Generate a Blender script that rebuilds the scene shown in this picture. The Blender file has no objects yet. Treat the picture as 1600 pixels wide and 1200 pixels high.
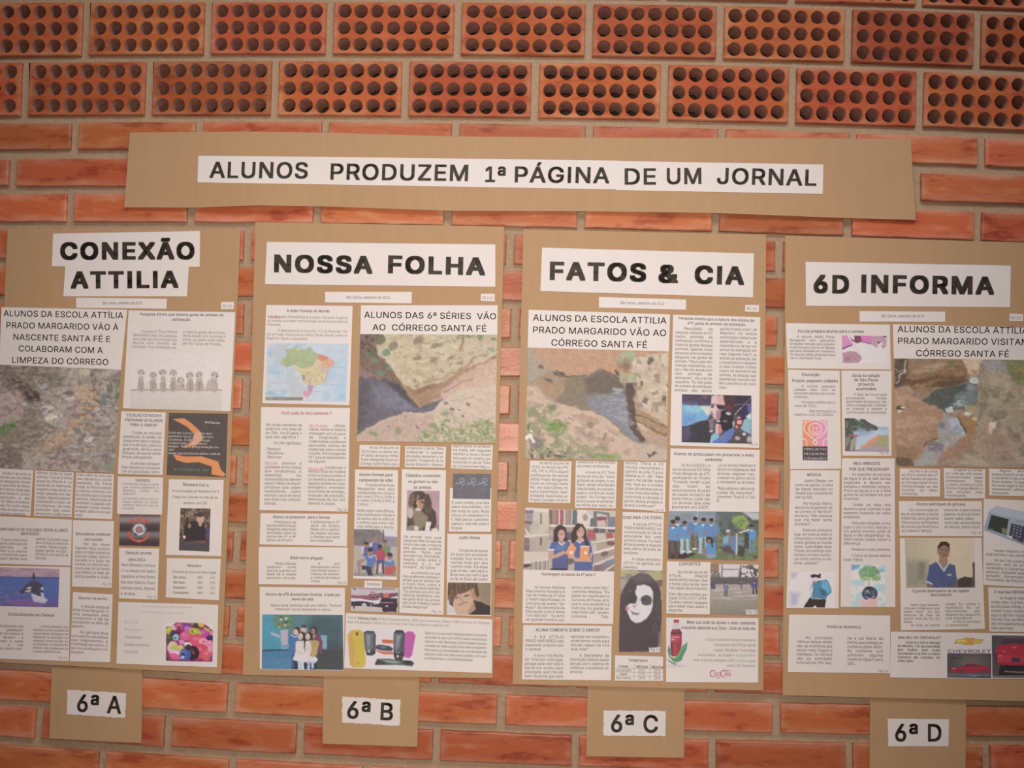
import bpy, math, random
import numpy as np
from mathutils import Matrix, Vector

# ------------------------------------------------------------------ camera, light, exposure
SC = bpy.context.scene
COL = SC.collection
F_PX = 1570.0
CAM = Vector((0.05, -2.0, 1.55))
ROT = (Matrix.Rotation(math.radians(2.3), 4, 'Z') @ Matrix.Rotation(math.radians(90 + 4.2), 4, 'X')
       @ Matrix.Rotation(math.radians(1.2), 4, 'Z'))
cd = bpy.data.cameras.new('camera')
cd.sensor_width = 36.0
cd.lens = 36.0 * F_PX / 1600
cam = bpy.data.objects.new('camera', cd)
COL.objects.link(cam)
cam.matrix_world = Matrix.Translation(CAM) @ ROT
SC.camera = cam
SC.view_settings.view_transform = 'Standard'
SC.view_settings.look = 'None'
SC.view_settings.gamma = 1
SC.view_settings.use_curve_mapping = False
SC.view_settings.exposure = 0.0

world = bpy.data.worlds.new('world')
SC.world = world
world.use_nodes = True
world.node_tree.nodes['Background'].inputs[0].default_value = (1.0, 0.70, 0.60, 1)
world.node_tree.nodes['Background'].inputs[1].default_value = 0.10

def light(name, kind, loc, target, energy, color, **kw):
    d = bpy.data.lights.new(name, kind)
    d.energy = energy
    d.color = color
    for k, v in kw.items():
        setattr(d, k, v)
    o = bpy.data.objects.new(name, d)
    COL.objects.link(o)
    o.location = loc
    o.rotation_euler = (Vector(target) - Vector(loc)).to_track_quat('-Z', 'Y').to_euler()
    return o
# open side of the covered walkway: daylight falling from above and behind the photographer
light('daylight_opening', 'AREA', (0.3, -1.7, 3.5), (0.1, 0, 1.45), 28, (1.0, 0.93, 0.93), shape='RECTANGLE', size=2.2, size_y=0.7)
# the camera's own flash, with its reflector's soft-edged beam
light('camera_flash', 'SPOT', (-0.02, -2.03, 1.65), (-0.12, 0, 1.58), 108, (1.0, 0.87, 0.77), spot_size=math.radians(77), spot_blend=1.0, shadow_soft_size=0.05)

# ------------------------------------------------------------------ helpers
C3 = np.array(CAM)
R3 = np.array(ROT.to_3x3())
def P(px, py, d):
    """photograph pixel -> point d metres in front of the wall plane y = 0 (as seen from the camera)"""
    px = np.asarray(px, float); py = np.asarray(py, float); d = np.asarray(d, float)
    v = np.stack([(px - 800) / F_PX, -(py - 600) / F_PX, -np.ones_like(px)], -1) @ R3.T
    t = (-d - C3[1]) / v[..., 1]
    return C3 + v * t[..., None]

def lin(c):
    c = np.asarray(c, float) / 255.0
    return np.where(c <= 0.04045, c / 12.92, ((c + 0.055) / 1.055) ** 2.4)

def hashn(ix, iy, seed):
    n = (ix * 374761393 + iy * 668265263 + seed * 974711) & 0xFFFFFFFF
    n = ((n ^ (n >> 13)) * 1274126177) & 0xFFFFFFFF
    return ((n ^ (n >> 16)) & 0xFFFF) / 65535.0
def vnoise(x, y, seed=0):
    ix = np.floor(x).astype(np.int64); iy = np.floor(y).astype(np.int64)
    fx = x - ix; fy = y - iy
    fx = fx * fx * (3 - 2 * fx); fy = fy * fy * (3 - 2 * fy)
    a = hashn(ix, iy, seed); b = hashn(ix + 1, iy, seed); c = hashn(ix, iy + 1, seed); d = hashn(ix + 1, iy + 1, seed)
    return (a * (1 - fx) + b * fx) * (1 - fy) + (c * (1 - fx) + d * fx) * fy
def fbm(x, y, seed=0, octv=3):
    s = 0; a = 0.5; t = 0
    for i in range(octv):
        s = s + a * vnoise(x * 2 ** i, y * 2 ** i, seed + i * 7); t += a; a *= 0.55
    return s / t

def mesh_obj(name, co, faces, mat, parent=None, cols=None, smooth=False, props=None, loc=None):
    """co: (n,3) array in world space; faces: list of tuples or an (m,k) array"""
    me = bpy.data.meshes.new(name)
    co = np.asarray(co, np.float64)
    org = np.array(loc) if loc is not None else (np.array(parent['org']) if parent is not None and 'org' in parent else np.zeros(3))
    co = co - org
    if isinstance(faces, np.ndarray):
        k = faces.shape[1]; flat = faces.ravel(); starts = np.arange(0, len(flat), k); tot = np.full(len(faces), k)
    else:
        tot = np.array([len(f) for f in faces]); flat = np.array([i for f in faces for i in f]); starts = np.concatenate([[0], np.cumsum(tot)[:-1]])
    me.vertices.add(len(co)); me.vertices.foreach_set('co', co.ravel().astype(np.float32))
    me.loops.add(len(flat)); me.loops.foreach_set('vertex_index', flat.astype(np.int32))
    me.polygons.add(len(tot)); me.polygons.foreach_set('loop_start', starts.astype(np.int32)); me.polygons.foreach_set('loop_total', tot.astype(np.int32))
    me.polygons.foreach_set('use_smooth', np.full(len(tot), bool(smooth)))
    me.update(calc_edges=True)
    me.validate()
    if cols is not None:
        a = me.color_attributes.new('Col', 'FLOAT_COLOR', 'POINT')
        c4 = np.ones((len(co), 4), np.float32); c4[:, :3] = cols
        a.data.foreach_set('color', c4.ravel())
    me.materials.append(mat)
    o = bpy.data.objects.new(name, me)
    COL.objects.link(o)
    if parent is not None:
        o.parent = parent
    else:
        o.location = org
    for k, v in (props or {}).items():
        o[k] = v
    return o

def thing(name, label, cat, loc, group=None):
    o = bpy.data.objects.new(name, None)
    o.empty_display_size = 0.05
    COL.objects.link(o)
    o.location = loc
    o['org'] = [float(v) for v in loc]
    o['label'] = label; o['category'] = cat
    if group: o['group'] = group
    return o

# ------------------------------------------------------------------ materials
def newmat(name):
    m = bpy.data.materials.new(name); m.use_nodes = True
    nt = m.node_tree; b = nt.nodes['Principled BSDF']
    return m, nt, b
def N(nt, t, **kw):
    n = nt.nodes.new(t)
    for k, v in kw.items():
        if k[0] == '_': n.inputs[int(k[1:])].default_value = v
        else: setattr(n, k, v)
    return n
def ramp(nt, src, stops):
    r = nt.nodes.new('ShaderNodeValToRGB')
    e = r.color_ramp.elements
    while len(e) < len(stops): e.new(0.5)
    for i, (p, c) in enumerate(stops):
        e[i].position = p; e[i].color = (*c, 1) if len(c) == 3 else c
    nt.links.new(src, r.inputs[0]); return r.outputs[0]
def mixc(nt, f, a, b, mode='MIX'):
    n = nt.nodes.new('ShaderNodeMix'); n.data_type = 'RGBA'; n.blend_type = mode
    for s, v in ((0, f), (6, a), (7, b)):
        if isinstance(v, (int, float)): n.inputs[s].default_value = v
        elif isinstance(v, tuple): n.inputs[s].default_value = (*v, 1) if len(v) == 3 else v
        else: nt.links.new(v, n.inputs[s])
    return n.outputs[2]
def math_(nt, op, a, b=None, c=None):
    n = nt.nodes.new('ShaderNodeMath'); n.operation = op
    for i, v in enumerate((a, b, c)):
        if v is None: continue
        if isinstance(v, (int, float)): n.inputs[i].default_value = v
        else: nt.links.new(v, n.inputs[i])
    return n.outputs[0]
def bump(nt, b, h, strength, dist=0.002):
    n = N(nt, 'ShaderNodeBump'); n.inputs['Strength'].default_value = strength; n.inputs['Distance'].default_value = dist
    nt.links.new(h, n.inputs['Height']); nt.links.new(n.outputs[0], b.inputs['Normal'])

def clay(name, hw, hh, deep, mid, pale, chalk, rough, spec=0.5):
    """fired clay: mottled body, paler worn arrises, chalky bloom; every brick gets its own offset"""
    m, nt, b = newmat(name)
    tc = N(nt, 'ShaderNodeTexCoord'); oi = N(nt, 'ShaderNodeObjectInfo')
    off = N(nt, 'ShaderNodeVectorMath', operation='SCALE'); off.inputs[0].default_value = (37.0, 19.0, 53.0)
    nt.links.new(oi.outputs['Random'], off.inputs['Scale'])
    add = N(nt, 'ShaderNodeVectorMath', operation='ADD')
    nt.links.new(tc.outputs['Object'], add.inputs[0]); nt.links.new(off.outputs[0], add.inputs[1])
    mp = N(nt, 'ShaderNodeMapping'); mp.inputs['Scale'].default_value = (0.45, 1, 1.6)
    nt.links.new(add.outputs[0], mp.inputs[0])
    n1 = N(nt, 'ShaderNodeTexNoise'); n1.inputs['Scale'].default_value = 26; n1.inputs['Detail'].default_value = 5; n1.inputs['Roughness'].default_value = 0.62
    nt.links.new(mp.outputs[0], n1.inputs[0])
    n2 = N(nt, 'ShaderNodeTexNoise'); n2.inputs['Scale'].default_value = 220; n2.inputs['Detail'].default_value = 3
    nt.links.new(add.outputs[0], n2.inputs[0])
    n3 = N(nt, 'ShaderNodeTexNoise'); n3.inputs['Scale'].default_value = 17; n3.inputs['Detail'].default_value = 6; n3.inputs['Roughness'].default_value = 0.7
    nt.links.new(mp.outputs[0], n3.inputs[0])
    c = ramp(nt, n1.outputs[0], [(0.34, deep), (0.46, mid), (0.56, mid), (0.70, pale)])
    sep = N(nt, 'ShaderNodeSeparateXYZ'); nt.links.new(tc.outputs['Object'], sep.inputs[0])
    ex = math_(nt, 'SUBTRACT', hw, math_(nt, 'ABSOLUTE', sep.outputs[0]))
    ez = math_(nt, 'SUBTRACT', hh, math_(nt, 'ABSOLUTE', sep.outputs[2]))
    ed = math_(nt, 'MINIMUM', ex, ez)
    wob = math_(nt, 'ADD', ed, math_(nt, 'MULTIPLY', math_(nt, 'SUBTRACT', n3.outputs[0], 0.5), 0.034))
    em = ramp(nt, wob, [(0.0, (1, 1, 1)), (0.014, (0, 0, 0))])
    em2 = math_(nt, 'MULTIPLY', em, math_(nt, 'MULTIPLY', 0.8, ramp(nt, n1.outputs[0], [(0.36, (0.15, 0.15, 0.15)), (0.6, (1, 1, 1))])))
    c = mixc(nt, em2, c, chalk)
    bl = ramp(nt, n3.outputs[0], [(0.62, (0, 0, 0)), (0.74, (0.6, 0.6, 0.6))])
    c = mixc(nt, bl, c, chalk)
    c = mixc(nt, math_(nt, 'MULTIPLY', ramp(nt, n2.outputs[0], [(0.35, (0, 0, 0)), (0.7, (1, 1, 1))]), 0.16), c, pale)
    val = math_(nt, 'ADD', 0.82, math_(nt, 'MULTIPLY', oi.outputs['Random'], 0.34))
    hsv = N(nt, 'ShaderNodeHueSaturation')
    hu = math_(nt, 'ADD', 0.493, math_(nt, 'MULTIPLY', math_(nt, 'FRACT', math_(nt, 'MULTIPLY', oi.outputs['Random'], 13.7)), 0.012))
    nt.links.new(hu, hsv.inputs['Hue']); nt.links.new(val, hsv.inputs['Value']); hsv.inputs['Saturation'].default_value = 0.95; nt.links.new(c, hsv.inputs['Color'])
    nt.links.new(hsv.outputs[0], b.inputs['Base Color'])
    b.inputs['Roughness'].default_value = rough; b.inputs['Specular IOR Level'].default_value = spec
    h = math_(nt, 'ADD', n1.outputs[0], math_(nt, 'MULTIPLY', n2.outputs[0], 0.5))
    bump(nt, b, h, 0.45, 0.0012)
    return m
M_BRICK = clay('glossy_red_clay', 0.12, 0.0275, (0.34, 0.048, 0.012), (0.52, 0.118, 0.026), (0.60, 0.215, 0.085), (0.60, 0.29, 0.18), 0.36, 0.45)
M_PERF = clay('perforated_red_clay', 0.12, 0.054, (0.33, 0.052, 0.010), (0.46, 0.095, 0.018), (0.52, 0.15, 0.04), (0.54, 0.28, 0.15), 0.65, 0.2)
m, nt, b = newmat('grey_brown_hole_clay'); M_HOLE = m  # hole walls: a greyer brown than the brick face, varied by noise
tc = N(nt, 'ShaderNodeTexCoord'); n = N(nt, 'ShaderNodeTexNoise'); n.inputs['Scale'].default_value = 90
nt.links.new(tc.outputs['Object'], n.inputs[0])
nt.links.new(ramp(nt, n.outputs[0], [(0.3, (0.30, 0.135, 0.10)), (0.7, (0.44, 0.23, 0.18))]), b.inputs['Base Color'])
b.inputs['Roughness'].default_value = 0.8
m, nt, b = newmat('mortar'); M_MORTAR = m
tc = N(nt, 'ShaderNodeTexCoord')
n = N(nt, 'ShaderNodeTexNoise'); n.inputs['Scale'].default_value = 260; n.inputs['Detail'].default_value = 4
n2 = N(nt, 'ShaderNodeTexNoise'); n2.inputs['Scale'].default_value = 14; n2.inputs['Detail'].default_value = 4
nt.links.new(tc.outputs['Object'], n.inputs[0]); nt.links.new(tc.outputs['Object'], n2.inputs[0])
c = ramp(nt, n.outputs[0], [(0.25, (0.36, 0.262, 0.170)), (0.75, (0.50, 0.375, 0.25))])
c = mixc(nt, math_(nt, 'MULTIPLY', ramp(nt, n2.outputs[0], [(0.4, (0, 0, 0)), (0.65, (1, 1, 1))]), 0.35), c, (0.36, 0.28, 0.205))
nt.links.new(c, b.inputs['Base Color']); b.inputs['Roughness'].default_value = 0.95
bump(nt, b, math_(nt, 'ADD', n.outputs[0], n2.outputs[0]), 0.5, 0.0012)
m, nt, b = newmat('cavity_shade_mortar'); M_CAV = m  # near-black base colour paints in the shade of the unlit cavity
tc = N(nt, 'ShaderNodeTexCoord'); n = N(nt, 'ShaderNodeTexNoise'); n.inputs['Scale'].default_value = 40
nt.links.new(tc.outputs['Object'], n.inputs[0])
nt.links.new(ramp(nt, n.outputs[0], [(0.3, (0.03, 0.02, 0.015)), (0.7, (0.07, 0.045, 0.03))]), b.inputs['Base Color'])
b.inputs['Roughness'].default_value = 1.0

def papermat(name, c0, c1, scale, rough, bstr, stretch=(1, 1, 1)):
    m, nt, b = newmat(name)
    tc = N(nt, 'ShaderNodeTexCoord'); mp = N(nt, 'ShaderNodeMapping'); mp.inputs['Scale'].default_value = stretch
    nt.links.new(tc.outputs['Object'], mp.inputs[0])
    n = N(nt, 'ShaderNodeTexNoise'); n.inputs['Scale'].default_value = scale; n.inputs['Detail'].default_value = 6; n.inputs['Roughness'].default_value = 0.65
    nt.links.new(mp.outputs[0], n.inputs[0])
    nt.links.new(ramp(nt, n.outputs[0], [(0.25, c0), (0.75, c1)]), b.inputs['Base Color'])
    n2 = N(nt, 'ShaderNodeTexNoise'); n2.inputs['Scale'].default_value = 9; n2.inputs['Detail'].default_value = 5
    nt.links.new(tc.outputs['Object'], n2.inputs[0])
    b.inputs['Roughness'].default_value = rough
    bump(nt, b, n2.outputs[0], bstr, 0.012)
    return m
M_KRAFT = papermat('brown_kraft_paper', (0.465, 0.303, 0.165), (0.505, 0.335, 0.185), 20, 0.75, 0.14, (3, 1, 0.7))
M_WHITE = papermat('white_bond_paper', (0.79, 0.765, 0.755), (0.83, 0.81, 0.80), 30, 0.7, 0.05)
m, nt, b = newmat('colour_print'); M_PRINT = m
a = N(nt, 'ShaderNodeVertexColor', layer_name='Col'); tc = N(nt, 'ShaderNodeTexCoord')
n = N(nt, 'ShaderNodeTexNoise'); n.inputs['Scale'].default_value = 500
nt.links.new(tc.outputs['Object'], n.inputs[0])
g = ramp(nt, n.outputs[0], [(0.3, (0.93, 0.93, 0.93)), (0.7, (1.05, 1.05, 1.05))])
nt.links.new(mixc(nt, 1.0, a.outputs[0], g, 'MULTIPLY'), b.inputs['Base Color']); b.inputs['Roughness'].default_value = 0.6
def inkmat(name, c):
    m, nt, b = newmat(name)
    tc = N(nt, 'ShaderNodeTexCoord'); n = N(nt, 'ShaderNodeTexNoise'); n.inputs['Scale'].default_value = 120
    nt.links.new(tc.outputs['Object'], n.inputs[0])
    nt.links.new(ramp(nt, n.outputs[0], [(0.3, tuple(v * 0.85 for v in c)), (0.7, tuple(v * 1.15 for v in c))]), b.inputs['Base Color'])
    b.inputs['Roughness'].default_value = 0.6
    return m
INK = {'k': inkmat('black_ink', (0.040, 0.032, 0.024)), 'd': inkmat('dark_grey_ink', (0.085, 0.07, 0.062)), 'g': inkmat('grey_ink', (0.24, 0.215, 0.21)),
       'l': inkmat('light_grey_ink', (0.50, 0.47, 0.50)), 'r': inkmat('red_ink', (0.60, 0.10, 0.09)), 'w': inkmat('white_ink', (0.78, 0.75, 0.74)),
       'n': inkmat('green_ink', (0.20, 0.50, 0.28)), 'b': inkmat('navy_ink', (0.10, 0.10, 0.26)), 'o': inkmat('olive_green_ink', (0.12, 0.16, 0.06))}

# ------------------------------------------------------------------ glyphs and type setting
# outlines of a plain grotesque alphabet: character number: (advance, contour, contour ...)
LETTERS = {
33: (59,[20,48,-1,105,21,0,-2,-105], [29,-1,-5,1,-4,3,-3,4,-1,5,1,6,3,4,4,3,5,1,6,-1,4,-3,3,-4,1,-6,-1,-5,-3,-4,-4,-3]),
34: (96,[23,95,-2,58,20,0,-2,-58], [58,95,-2,58,19,0,-2,-58]),
36: (134,[61,-22,0,197,12,0,0,-197], [67,-3,-15,2,-14,4,-11,6,-8,9,-5,11,-3,12,20,0,2,-8,4,-7,6,-5,7,-3,17,-3,10,1,9,2,7,4,6,6,3,6,2,8,-1,6,-3,6,-11,7,-16,6,-18,5,-17,6,-12,9,-8,11,-2,14,1,12,5,10,9,9,10,6,13,4,14,2,14,-2,13,-4,10,-6,8,-8,5,-10,2,-12,-19,0,-3,11,-7,7,-11,5,-13,2,-9,-1,-8,-3,-6,-3,-5,-6,-3,-6,-1,-6,1,-7,3,-6,12,-8,13,-4,15,-4,14,-5,15,-8,10,-12,3,-8,1,-9,-1,-12,-5,-11,-8,-9,-11,-7,-14,-4]),
37: (203,[53,85,-9,1,-8,3,-6,5,-4,7,-3,7,-1,8,0,8,1,8,3,7,4,7,6,5,8,3,9,1,9,-1,7,-3,6,-5,4,-7,3,-7,1,-8,0,-8,-1,-8,-3,-7,-4,-7,-6,-5,-7,-3], [53,98,6,2,5,4,2,6,1,6,0,8,-3,12,-5,4,-6,2,-7,-2,-4,-4,-3,-6,-1,-6,0,-8,1,-6,2,-6,5,-4], [150,-3,-9,1,-7,3,-6,5,-4,7,-3,7,-1,9,0,7,1,8,3,8,4,6,6,5,7,3,9,1,9,-1,8,-3,6,-5,4,-6,2,-8,1,-8,0,-7,-1,-9,-2,-7,-4,-7,-6,-5,-8,-3], [150,10,7,2,4,4,3,6,1,7,0,7,-4,13,-4,4,-7,1,-6,-1,-5,-4,-2,-6,-1,-7,0,-7,1,-7,2,-6,5,-4], [40,0,105,153,17,0,-105,-153]),
38: (134,[59,-2,-14,1,-12,5,-10,6,-7,9,-4,10,-2,11,1,9,3,8,11,13,17,14,23,17,6,5,5,6,3,9,-2,7,-3,6,-6,3,-8,1,-10,-2,-6,-7,-3,-9,3,-11,7,-11,10,-13,70,-85,-22,0,-58,69,-15,19,-10,15,-2,8,-1,9,1,9,3,8,6,7,7,6,9,3,11,1,11,-1,9,-3,7,-6,6,-6,3,-8,1,-9,-2,-13,-8,-11,-10,-9,-31,-23,-13,-13,-3,-6,-1,-7,1,-7,3,-6,4,-5,6,-4,7,-2,8,-1,9,1,8,3,15,11,6,7,5,9,3,11,1,11,17,0,-1,-13,-2,-11,-8,-15,-11,-14,-8,-7,-11,-5,-11,-3]),
39: (62,[23,95,-2,58,20,0,-2,-58]),
40: (82,[27,62,3,35,9,35,14,30,18,0,-14,-34,-9,-34,-3,-32,3,-28,8,-29,15,-34,-18,0,-11,23,-9,22,-5,23]),
41: (82,[11,-29,15,34,8,30,3,27,-4,32,-8,34,-14,34,18,0,14,-30,9,-35,3,-35,-1,-23,-6,-23,-8,-23,-11,-22]),
43: (136,[59,10,0,99,18,0,0,-99], [18,52,0,16,99,0,0,-16]),
44: (56,[11,-36,9,57,21,0,-16,-57]),
45: (136,[101,73,0,-17,-67,0,0,17]),
46: (56,[29,-1,-6,1,-4,3,-3,4,-1,5,1,6,3,4,4,3,6,1,5,-1,4,-3,3,-4,1,-6,-1,-5,-3,-4,-4,-3]),
47: (75,[70,160,-49,-183,-17,0,49,183]),
48: (136,[68,-2,-16,2,-13,7,-11,12,-7,15,-5,19,-2,23,2,23,5,19,8,16,10,11,13,7,16,3,16,-3,13,-7,10,-11,8,-16,5,-19,2,-23,-2,-23,-5,-19,-7,-15,-11,-12,-13,-7], [68,15,10,2,9,5,7,9,5,12,3,15,1,18,-1,18,-3,15,-5,13,-7,9,-9,5,-10,2,-10,-2,-9,-5,-7,-9,-5,-13,-3,-15,-1,-18,1,-18,3,-15,5,-12,7,-9,9,-5]),
49: (136,[23,0,0,16,94,0,0,-16], [83,153,0,-153,-19,0,0,134,-1,0,-37,-27,0,21,34,25]),
50: (136,[19,0,0,14,51,55,15,16,8,13,3,13,-1,8,-3,7,-4,5,-6,4,-15,3,-8,-1,-7,-3,-6,-4,-4,-6,-3,-7,-1,-8,-18,0,1,12,5,12,7,9,10,7,11,4,13,2,13,-2,12,-4,9,-7,7,-8,5,-11,1,-11,-3,-17,-10,-17,-21,-24,-34,-36,0,-1,71,0,0,-17]),
51: (136,[65,-2,-13,1,-12,4,-11,6,-8,8,-5,10,-3,13,20,0,1,-8,4,-6,5,-5,7,-3,16,-3,17,3,6,4,5,6,4,7,1,8,-1,8,-3,8,-5,6,-8,5,-9,3,-13,1,-13,0,0,16,39,44,0,2,-65,0,0,17,91,0,0,-15,-49,-55,0,4,16,0,13,-4,11,-7,8,-9,5,-11,2,-13,-2,-12,-5,-11,-8,-9,-10,-7,-13,-5]),
52: (136,[12,32,0,16,62,105,19,0,-60,-103,0,-1,91,0,0,-17], [84,0,0,95,19,0,0,-95]),
53: (136,[66,-2,-13,1,-11,4,-10,7,-7,8,-5,10,-2,11,19,0,1,-6,3,-6,11,-9,14,-3,9,1,8,3,6,5,5,7,3,8,1,10,-1,9,-3,8,-5,7,-7,6,-8,3,-9,1,-15,-2,-12,-7,-18,2,9,77,81,0,0,-17,-65,0,-5,-46,1,0,12,7,16,3,10,-1,9,-3,8,-4,7,-6,6,-8,5,-9,2,-9,1,-11,-1,-14,-5,-12,-8,-11,-10,-7,-13,-5]),
54: (136,[68,-2,-14,2,-11,4,-10,8,-8,10,-4,13,-2,14,1,11,4,12,17,30,35,51,21,0,-52,-75,-1,0,6,8,9,6,11,2,14,-1,11,-5,9,-7,7,-9,4,-12,2,-13,-2,-13,-5,-12,-7,-10,-10,-8,-12,-4], [68,15,8,1,8,3,6,5,4,6,3,8,1,9,-1,9,-3,8,-4,7,-6,4,-8,4,-8,1,-8,-1,-8,-4,-6,-4,-5,-7,-3,-8,-1,-8,1,-10,3,-8,5,-6,6,-5,8,-3]),
55: (136,[29,0,68,134,0,2,-78,0,0,17,98,0,0,-18,-68,-135]),
56: (136,[68,-2,-15,1,-12,4,-11,7,-8,9,-5,10,-1,12,1,9,3,9,4,7,6,6,8,5,8,2,0,1,-10,5,-8,7,-5,11,-2,11,2,11,4,10,7,8,10,6,11,4,13,2,13,-2,11,-4,9,-6,7,-8,5,-10,2,-11,-2,-11,-5,-11,-8,-7,-10,-5,0,-1,8,-2,7,-5,6,-6,5,-7,3,-9,1,-9,-1,-12,-5,-10,-8,-9,-11,-7,-13,-4], [68,15,9,1,8,2,7,4,5,5,3,7,1,8,-1,8,-3,7,-5,5,-7,5,-8,3,-9,1,-9,-1,-8,-3,-7,-5,-5,-5,-3,-7,-1,-8,1,-8,3,-7,5,-5,6,-4,8,-2], [68,87,14,3,6,4,4,5,3,6,1,8,-1,7,-3,6,-4,5,-5,4,-15,3,-15,-3,-5,-4,-5,-5,-2,-6,-1,-7,1,-8,2,-6,5,-5,5,-4]),
57: (136,[68,155,13,-2,12,-5,10,-7,7,-11,5,-12,2,-14,-2,-11,-3,-12,-17,-31,-35,-50,-21,0,51,74,2,0,-6,-8,-9,-5,-12,-3,-13,2,-11,4,-9,7,-7,10,-4,11,-2,13,2,14,4,12,8,10,10,7,12,5], [68,138,-8,-1,-8,-3,-6,-5,-5,-7,-2,-8,-1,-9,1,-8,2,-8,5,-7,6,-5,8,-3,8,-1,8,1,8,3,6,5,4,6,3,8,1,9,-1,9,-3,8,-4,7,-6,5,-8,3]),
58: (56,[29,-1,-6,1,-4,3,-3,4,-1,5,1,6,3,4,4,3,6,1,5,-1,4,-3,3,-4,1,-6,-1,-5,-3,-4,-4,-3], [29,81,-6,1,-4,3,-3,5,-1,5,1,5,3,5,4,3,6,1,5,-1,4,-3,3,-5,1,-5,-1,-5,-3,-5,-4,-3]),
59: (56,[11,-36,9,57,21,0,-16,-57], [31,81,-5,1,-5,3,-3,5,-1,5,1,5,3,5,5,3,5,1,5,-1,5,-3,3,-5,1,-5,-1,-5,-3,-5,-5,-3]),
63: (108,[40,45,0,3,2,21,4,7,4,5,13,8,11,11,3,7,1,8,0,7,-3,6,-9,8,-13,2,-12,-2,-9,-8,-3,-7,-1,-8,-20,0,2,13,5,10,7,8,9,6,10,3,12,2,13,-2,10,-3,9,-7,7,-8,4,-9,1,-11,-1,-12,-4,-10,-7,-8,-9,-7,-10,-7,-6,-9,-2,-14,0,-3], [49,-1,-5,1,-5,3,-3,4,-1,5,1,6,3,4,5,3,5,1,5,-1,5,-3,3,-4,1,-6,-1,-5,-3,-4,-5,-3]),
65: (144,[5,0,55,153,23,0,56,-153,-20,0,-33,91,-7,21,-9,31,4,0,-10,-32,-7,-20,-31,-91], [33,43,0,17,78,0,0,-17]),
66: (137,[18,0,0,153,54,0,15,-2,12,-4,9,-6,6,-8,4,-10,1,-11,0,-9,-3,-7,-9,-10,-13,-6,0,-1,8,-2,7,-3,6,-6,6,-7,3,-9,1,-11,-1,-11,-4,-10,-7,-8,-10,-7,-13,-4,-16,-1], [37,17,36,0,16,2,10,5,6,8,2,9,-1,7,-3,7,-5,6,-6,4,-8,3,-10,1,-37,0], [37,86,34,0,15,3,6,4,5,5,3,6,1,8,-2,9,-5,8,-9,5,-13,2,-35,0]),
67: (153,[80,-2,-18,2,-17,7,-14,12,-10,16,-7,19,-2,22,2,23,7,19,10,16,14,11,17,7,18,3,22,-4,10,-4,9,-6,7,-7,6,-8,5,-10,3,-12,-20,0,-5,14,-10,10,-12,7,-15,2,-13,-2,-12,-5,-10,-9,-8,-12,-4,-15,-2,-18,2,-18,5,-15,7,-11,10,-9,12,-5,13,-2,15,2,12,6,10,10,5,14,20,0,-3,-11,-5,-10,-6,-8,-7,-8,-9,-5,-10,-5,-10,-2]),
68: (151,[66,0,-37,0,0,17,35,0,17,2,14,5,11,9,8,12,4,14,2,18,-2,17,-4,14,-8,12,-10,8,-13,6,-17,2,-38,0,0,17,40,0,20,-3,18,-7,14,-11,10,-15,6,-18,2,-22,-2,-23,-6,-18,-10,-16,-15,-11,-18,-7], [37,153,0,-153,-19,0,0,153]),
69: (126,[18,0,0,153,94,0,0,-17,-75,0,0,-50,70,0,0,-17,-70,0,0,-52,76,0,0,-17]),
70: (123,[18,0,0,153,93,0,0,-17,-74,0,0,-53,67,0,0,-17,-67,0,0,-66]),
71: (156,[81,-2,-20,2,-16,8,-14,11,-10,16,-7,19,-2,22,2,23,7,19,10,16,14,11,16,7,18,3,12,-1,11,-3,10,-4,9,-6,8,-8,6,-8,4,-10,3,-10,-20,0,-6,13,-9,10,-12,7,-15,2,-13,-2,-12,-5,-10,-9,-8,-12,-4,-15,-2,-18,2,-18,5,-15,7,-11,10,-9,12,-5,14,-2,12,1,10,4,9,7,7,9,4,11,1,13,6,-1,-45,0,0,17,58,0,0,-17,-2,-18,-6,-15,-9,-12,-13,-9,-15,-6]),
72: (155,[18,0,0,153,19,0,0,-66,81,0,0,66,19,0,0,-153,-19,0,0,70,-81,0,0,-70]),
73: (61,[20,0,20,0,0,153,-20,0]),
74: (119,[56,-2,-19,3,-14,9,-10,14,-3,20,0,8,19,0,0,-8,2,-13,5,-9,9,-5,11,-2,10,2,8,5,6,9,2,13,0,109,19,0,0,-109,-3,-20,-10,-14,-14,-9]),
75: (140,[31,44,0,21,11,13,10,13,12,12,45,50,25,0,-65,-70,-1,0], [18,0,0,153,19,0,0,-153], [112,0,-56,78,12,15,67,-93]),
76: (118,[18,0,0,153,19,0,0,-136,71,0,0,-17]),
77: (188,[18,0,0,153,27,0,38,-97,7,-19,3,-12,3,-10,-4,0,3,10,8,22,3,9,37,97,27,0,0,-153,-19,0,0,98,1,13,0,26,2,0,-5,-14,-4,-14,-5,-12,-3,-10,-34,-87,-17,0,-35,87,-3,9,-5,12,-4,14,-5,15,2,0,0,-38,1,-12,0,-87]),
78: (157,[18,0,0,153,23,0,62,-98,6,-10,7,-13,8,-16,-3,0,-1,16,0,121,19,0,0,-153,-23,0,-55,87,-8,12,-9,15,-12,22,4,0,1,-21,0,-115]),
79: (160,[80,-2,-18,2,-17,7,-14,12,-10,16,-7,19,-2,22,2,23,7,19,10,16,14,11,17,7,18,3,19,-3,16,-7,14,-11,10,-16,7,-19,2,-23,-2,-22,-7,-19,-10,-16,-14,-12,-16,-7], [80,16,13,2,12,5,10,8,7,12,5,15,2,18,-2,18,-5,15,-7,12,-10,9,-12,5,-13,2,-13,-2,-12,-5,-10,-9,-7,-12,-5,-15,-2,-18,2,-18,5,-15,7,-12,10,-8,12,-5]),
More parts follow.
